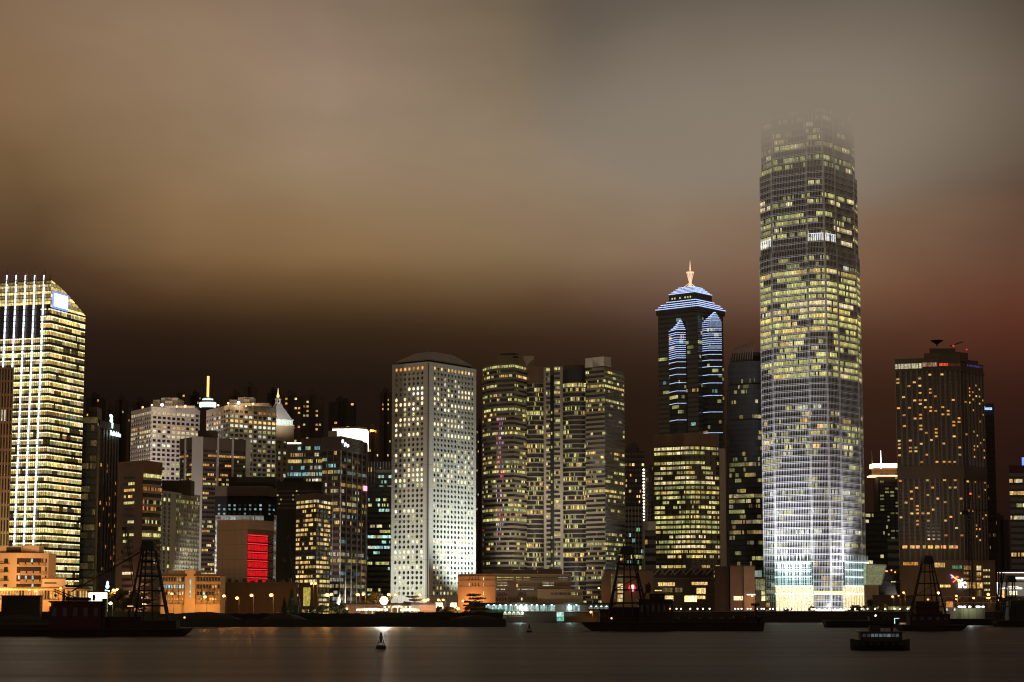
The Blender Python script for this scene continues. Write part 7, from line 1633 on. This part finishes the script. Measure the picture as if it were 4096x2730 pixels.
for j in range(9):
    q = .13*R.uniform(.2, 1.2)*(1.3 if 2 <= j <= 6 else .4); m = MB(); xx = x0+2.6+j*(x1-x0-5.2)/9; m.box(xx, xx+.75, D-1.78, D-1.71, 3.0, 3.7, g=(q*.65, q*.9, q)); m.build('window', GL, cb)
m = MB(); m.box(x0+1.6, x1-1.4, D-1.95, D+1.95, 4.004, 4.2); m.build('roof', wall('ferry_roof', (.09, .05, .03), .7), r_)
m = MB(); m.box(x0+4.4, x0+6.8, D-1, D+1, 4.204, 5.5); m.build('wheelhouse', wall('ferry_cabin', (.05, .035, .028), .7), r_)
m = MB(); m.tube((x0+8, D, 4.2), (x0+8, D, 7.0), .07, n=5); m.tube((x0+9.6, D, 4.2), (x0+9.6, D, 5.4), .3, n=8); m.build('mast', BLACK, r_)
for k in range(6): m = MB(); xx = x0+2.6+k*1.7; m.tube((xx, D-2.3, 1.5), (xx, D-2.6, 1.5), .38, n=10); m.build('tyre_fender', BLACK, r_)
# buoys
def buoy(label, px, py_w, s, big):
    D = 10/((py_w-2425)/F); x = xg(px, D); r_ = thing('buoy', label, 'buoy', (x, D, 0), 'buoys floating in the harbour')
    m = MB(); m.lathe(x, D, [(.9*s, -.5*s), (1.22*s, -.2*s), (1.25*s, .6*s), (1.05*s, .85*s), (.2*s, .9*s)], 18); m.build('float', BLACK, r_)
    m = MB()
    for i in range(4): a = i*pi/2+.4; m.tube((x+.85*s*cos(a), D+.85*s*sin(a), .8*s), (x+.22*s*cos(a), D+.22*s*sin(a), 3.4*s), .07*s, n=5)
    for zz, rr in ((1.5, .70), (2.3, .50), (3.0, .34)):
        for i in range(4): a = i*pi/2+.4; b = a+pi/2; m.tube((x+rr*s*cos(a), D+rr*s*sin(a), zz*s), (x+rr*s*cos(b), D+rr*s*sin(b), zz*s), .05*s, n=4)
    m.box(x-.28*s, x+.28*s, D-.28*s, D+.28*s, 1.6*s, 3.3*s); m.build('tower', wall('buoy_brown', (.05, .03, .022)), r_)
    m = MB(); m.lathe(x, D, [(.25*s, 3.4*s), (.25*s, 3.75*s), (.05*s, 3.95*s)], 8); m.build('lantern', BLACK, r_)
buoy('nearer navigation buoy with a lattice top in open water left of centre', 1525, 2594, 1.0, True); buoy('smaller farther buoy in front of the ferry terminal', 2117, 2529, .9, False)
# ================================================================ FLOODLIGHTS ON THE FACADES (unseen spots without fixtures, some hung in mid air)
WHF = (.93, .98, 1.0)
# porthole tower: right face hit low down
a, b = faces[1][0], faces[1][1]; nxx, nyy = (b[1]-a[1])/hypot(b[0]-a[0], b[1]-a[1]), -(b[0]-a[0])/hypot(b[0]-a[0], b[1]-a[1])
def flood(name, p, q, t, dist, z0, aim_t, aim_z, power, col, ang, rad=1.2):
    dx, dy = q[0]-p[0], q[1]-p[1]; ll = hypot(dx, dy); nx, ny = dy/ll, -dx/ll; o_ = lerp(p, q, t); s_ = lerp(p, q, aim_t)
    return spot(name, (o_[0]+nx*dist, o_[1]+ny*dist, z0), (s_[0], s_[1], aim_z), power, col, ang, rad, 1.0)
flood('facade_floodlight', a, b, .75, 46, 9, .62, 62, 560000, (.86, 1.0, .92), 75)
flood('facade_floodlight', a, b, .45, 60, 9, .5, 110, 130000, (1, .93, .78), 80)
a, b = faces[0][0], faces[0][1]
flood('facade_floodlight', a, b, .5, 70, 9, .5, 40, 260000, (.98, 1, .84), 80)
flood('facade_floodlight', a, b, .5, 110, 10, .5, 130, 200000, (1, .86, .68), 60)
# tallest tower
for (i, t, dist, az_, pw, an) in ((2, .5, 42, 70, 640000, 60), (2, .5, 60, 150, 650000, 50), (2, .3, 70, 300, 420000, 30), (5, .3, 45, 70, 640000, 60), (5, .4, 65, 180, 620000, 50), (4, .6, 75, 310, 380000, 30), (7, .4, 45, 70, 130000, 50), (0, .5, 50, 90, 400000, 60)):
    flood('facade_floodlight', q[i] if False else g[i], g[i+1], t, dist, 10, t, az_, pw, (.93, .94, 1.0), an)
for (i, t, pw, cl__) in ((2, .5, 60000, (.62, 1, .95)), (7, .5, 45000, (.62, 1, .95)), (4, .6, 45000, (.95, .95, 1)), (5, .5, 45000, (.95, .95, 1))):
    flood('base_fill_spot', g[i], g[i+1], t, 26, 9, t, 30, pw, cl__, 110)  # added spots brighten the tower foot; cyan ones imitate light from inside
spot('warm_spot', (xp(3760, 2300, 1560), 1570, 60), (xp(3760, 2300, 1680), 1680, 110), 55000, (1, .82, .66), 100, 1, 1)  # added spot in mid air to brighten the dark hotel front
# twin towers, lit from between
spot('facade_floodlight', (PT(2095, 1500)[0], 1500, 20), (PT(2085, 1580)[0], 1580, 90), 190000, (1, .93, .78), 60, 1, 1)
spot('facade_floodlight', (PT(2160, 1490)[0], 1490, 20), (PT(2170, 1580)[0], 1580, 60), 260000, (1, .93, .80), 80, 1, 1)
spot('facade_floodlight', (PT(2240, 1490)[0], 1490, 20), (PT(2250, 1580)[0], 1580, 120), 300000, (1, .93, .80), 60, 1, 1)
spot('facade_floodlight', (PT(2360, 1490)[0], 1490, 20), (PT(2370, 1570)[0], 1570, 110), 120000, (1, .92, .76), 60, 1, 1)
# white office blocks and their neighbours
spot('facade_floodlight', (PT(700, 1560)[0], 1560, 80), (PT(700, 1665)[0], 1665, 120), 240000, (1, .84, .80), 90, 1, 1)
spot('facade_floodlight', (PT(1010, 1520)[0], 1520, 80), (PT(1010, 1620)[0], 1620, 120), 240000, (1, .88, .74), 90, 1, 1)
spot('facade_floodlight', (PT(560, 1560)[0], 1570, 60), (PT(560, 1675)[0], 1675, 110), 100000, (1, .7, .55), 90, 1, 1)
spot('facade_floodlight', (PT(790, 1380)[0], 1400, 10), (PT(800, 1500)[0], 1500, 70), 190000, (1, .86, .78), 80, 1, 1)
spot('facade_floodlight', (PT(750, 1290)[0], 1290, 10), (PT(750, 1360)[0], 1360, 40), 90000, (1, .92, .70), 90, 1, 1)
spot('facade_floodlight', (PT(1120, 1640)[0], 1670, 130), (cx+0, 1712, 160), 60000, (1, .95, .9), 80, 1, 1) if False else spot('roof_floodlight', (PT(1140, 1675)[0], 1676, zat(1700, 1690)), (xp(1110, 1650, 1705), 1706, zat(1640, 1700)), 45000, (1, .95, .92), 90, .6, 1)
# orange light at the shore
OR_ = (1, .30, .045)
spot('orange_floodlight', (xp(0, 2300, 1064), 1062, 23), (xp(20, 2300, 1100), 1096, 24), 36000, (1, .42, .12), 150, 1, 1)
spot('orange_floodlight', (xp(140, 2300, 1064), 1062, 27), (xp(140, 2300, 1100), 1098, 24), 28000, (1, .42, .14), 150, 1, 1)
spot('orange_floodlight', (xp(110, 2300, 1050), 1052, 7), (xp(110, 2300, 1072), 1072, 8), 13000, OR_, 150, 1, 1)
spot('orange_floodlight', (xp(766, 2400, 1120), 1112, 5), (xp(766, 2400, 1150), 1150, 12), 10000, (1, .33, .06), 140, 1, 1)
pm_ = lerp(e0, e1, .42); lq = hypot(e1[0]-e0[0], e1[1]-e0[1]); nq = ((e1[1]-e0[1])/lq, -(e1[0]-e0[0])/lq)
spot('orange_floodlight', (pm_[0]+nq[0]*13, pm_[1]+nq[1]*13, 7), (pm_[0], pm_[1], 15), 24000, (1, .36, .10), 150, 1, 1)
spot('orange_floodlight', (xp(2100, 2400, 1290), 1280, 8), (xp(2130, 2350, 1335), 1335, 14), 9000, (1, .84, .62), 140, 1, 1)
spot('orange_floodlight', (xp(960, 2300, 1240), 1235, 8), (xp(950, 2200, 1310), 1310, 35), 42000, (1, .68, .40), 110, 1, 1)
spot('orange_floodlight', (xp(1700, 2430, 1062), 1056, 5), (xp(1700, 2430, 1068), 1068, 9), 4500, OR_, 140, .6, 1)
spot('orange_floodlight', (xp(560, 2300, 1200), 1200, 8), (xp(560, 2200, 1260), 1260, 50), 45000, (1, .55, .3), 100, 1, 1)
spot('orange_floodlight', (xp(3000, 2300, 1440), 1440, 8), (xp(2970, 2300, 1500), 1500, 22), 16000, (1, .72, .52), 110, 1, 1)
spot('orange_floodlight', (xp(20, 2300, 1120), 1120, 12), (xp(20, 2100, 1180), 1178, 80), 120000, (1, .55, .25), 70, 1, 1)
spot('warm_spot', (xp(20, 2300, 1150), 1150, 14), (xp(20, 2100, 1180), 1178, 30), 40000, (1, .85, .3), 90, 1, 1)
spot('warm_spot', (xp(2740, 2300, 1590), 1590, 16), (xp(2740, 2100, 1655), 1655, 90), 80000, (1, .72, .40), 90, 1, 1)
spot('warm_spot', (xp(3760, 2300, 1560), 1560, 10), (xp(3760, 2300, 1620), 1620, 18), 24000, (1, .62, .34), 130, 1, 1)
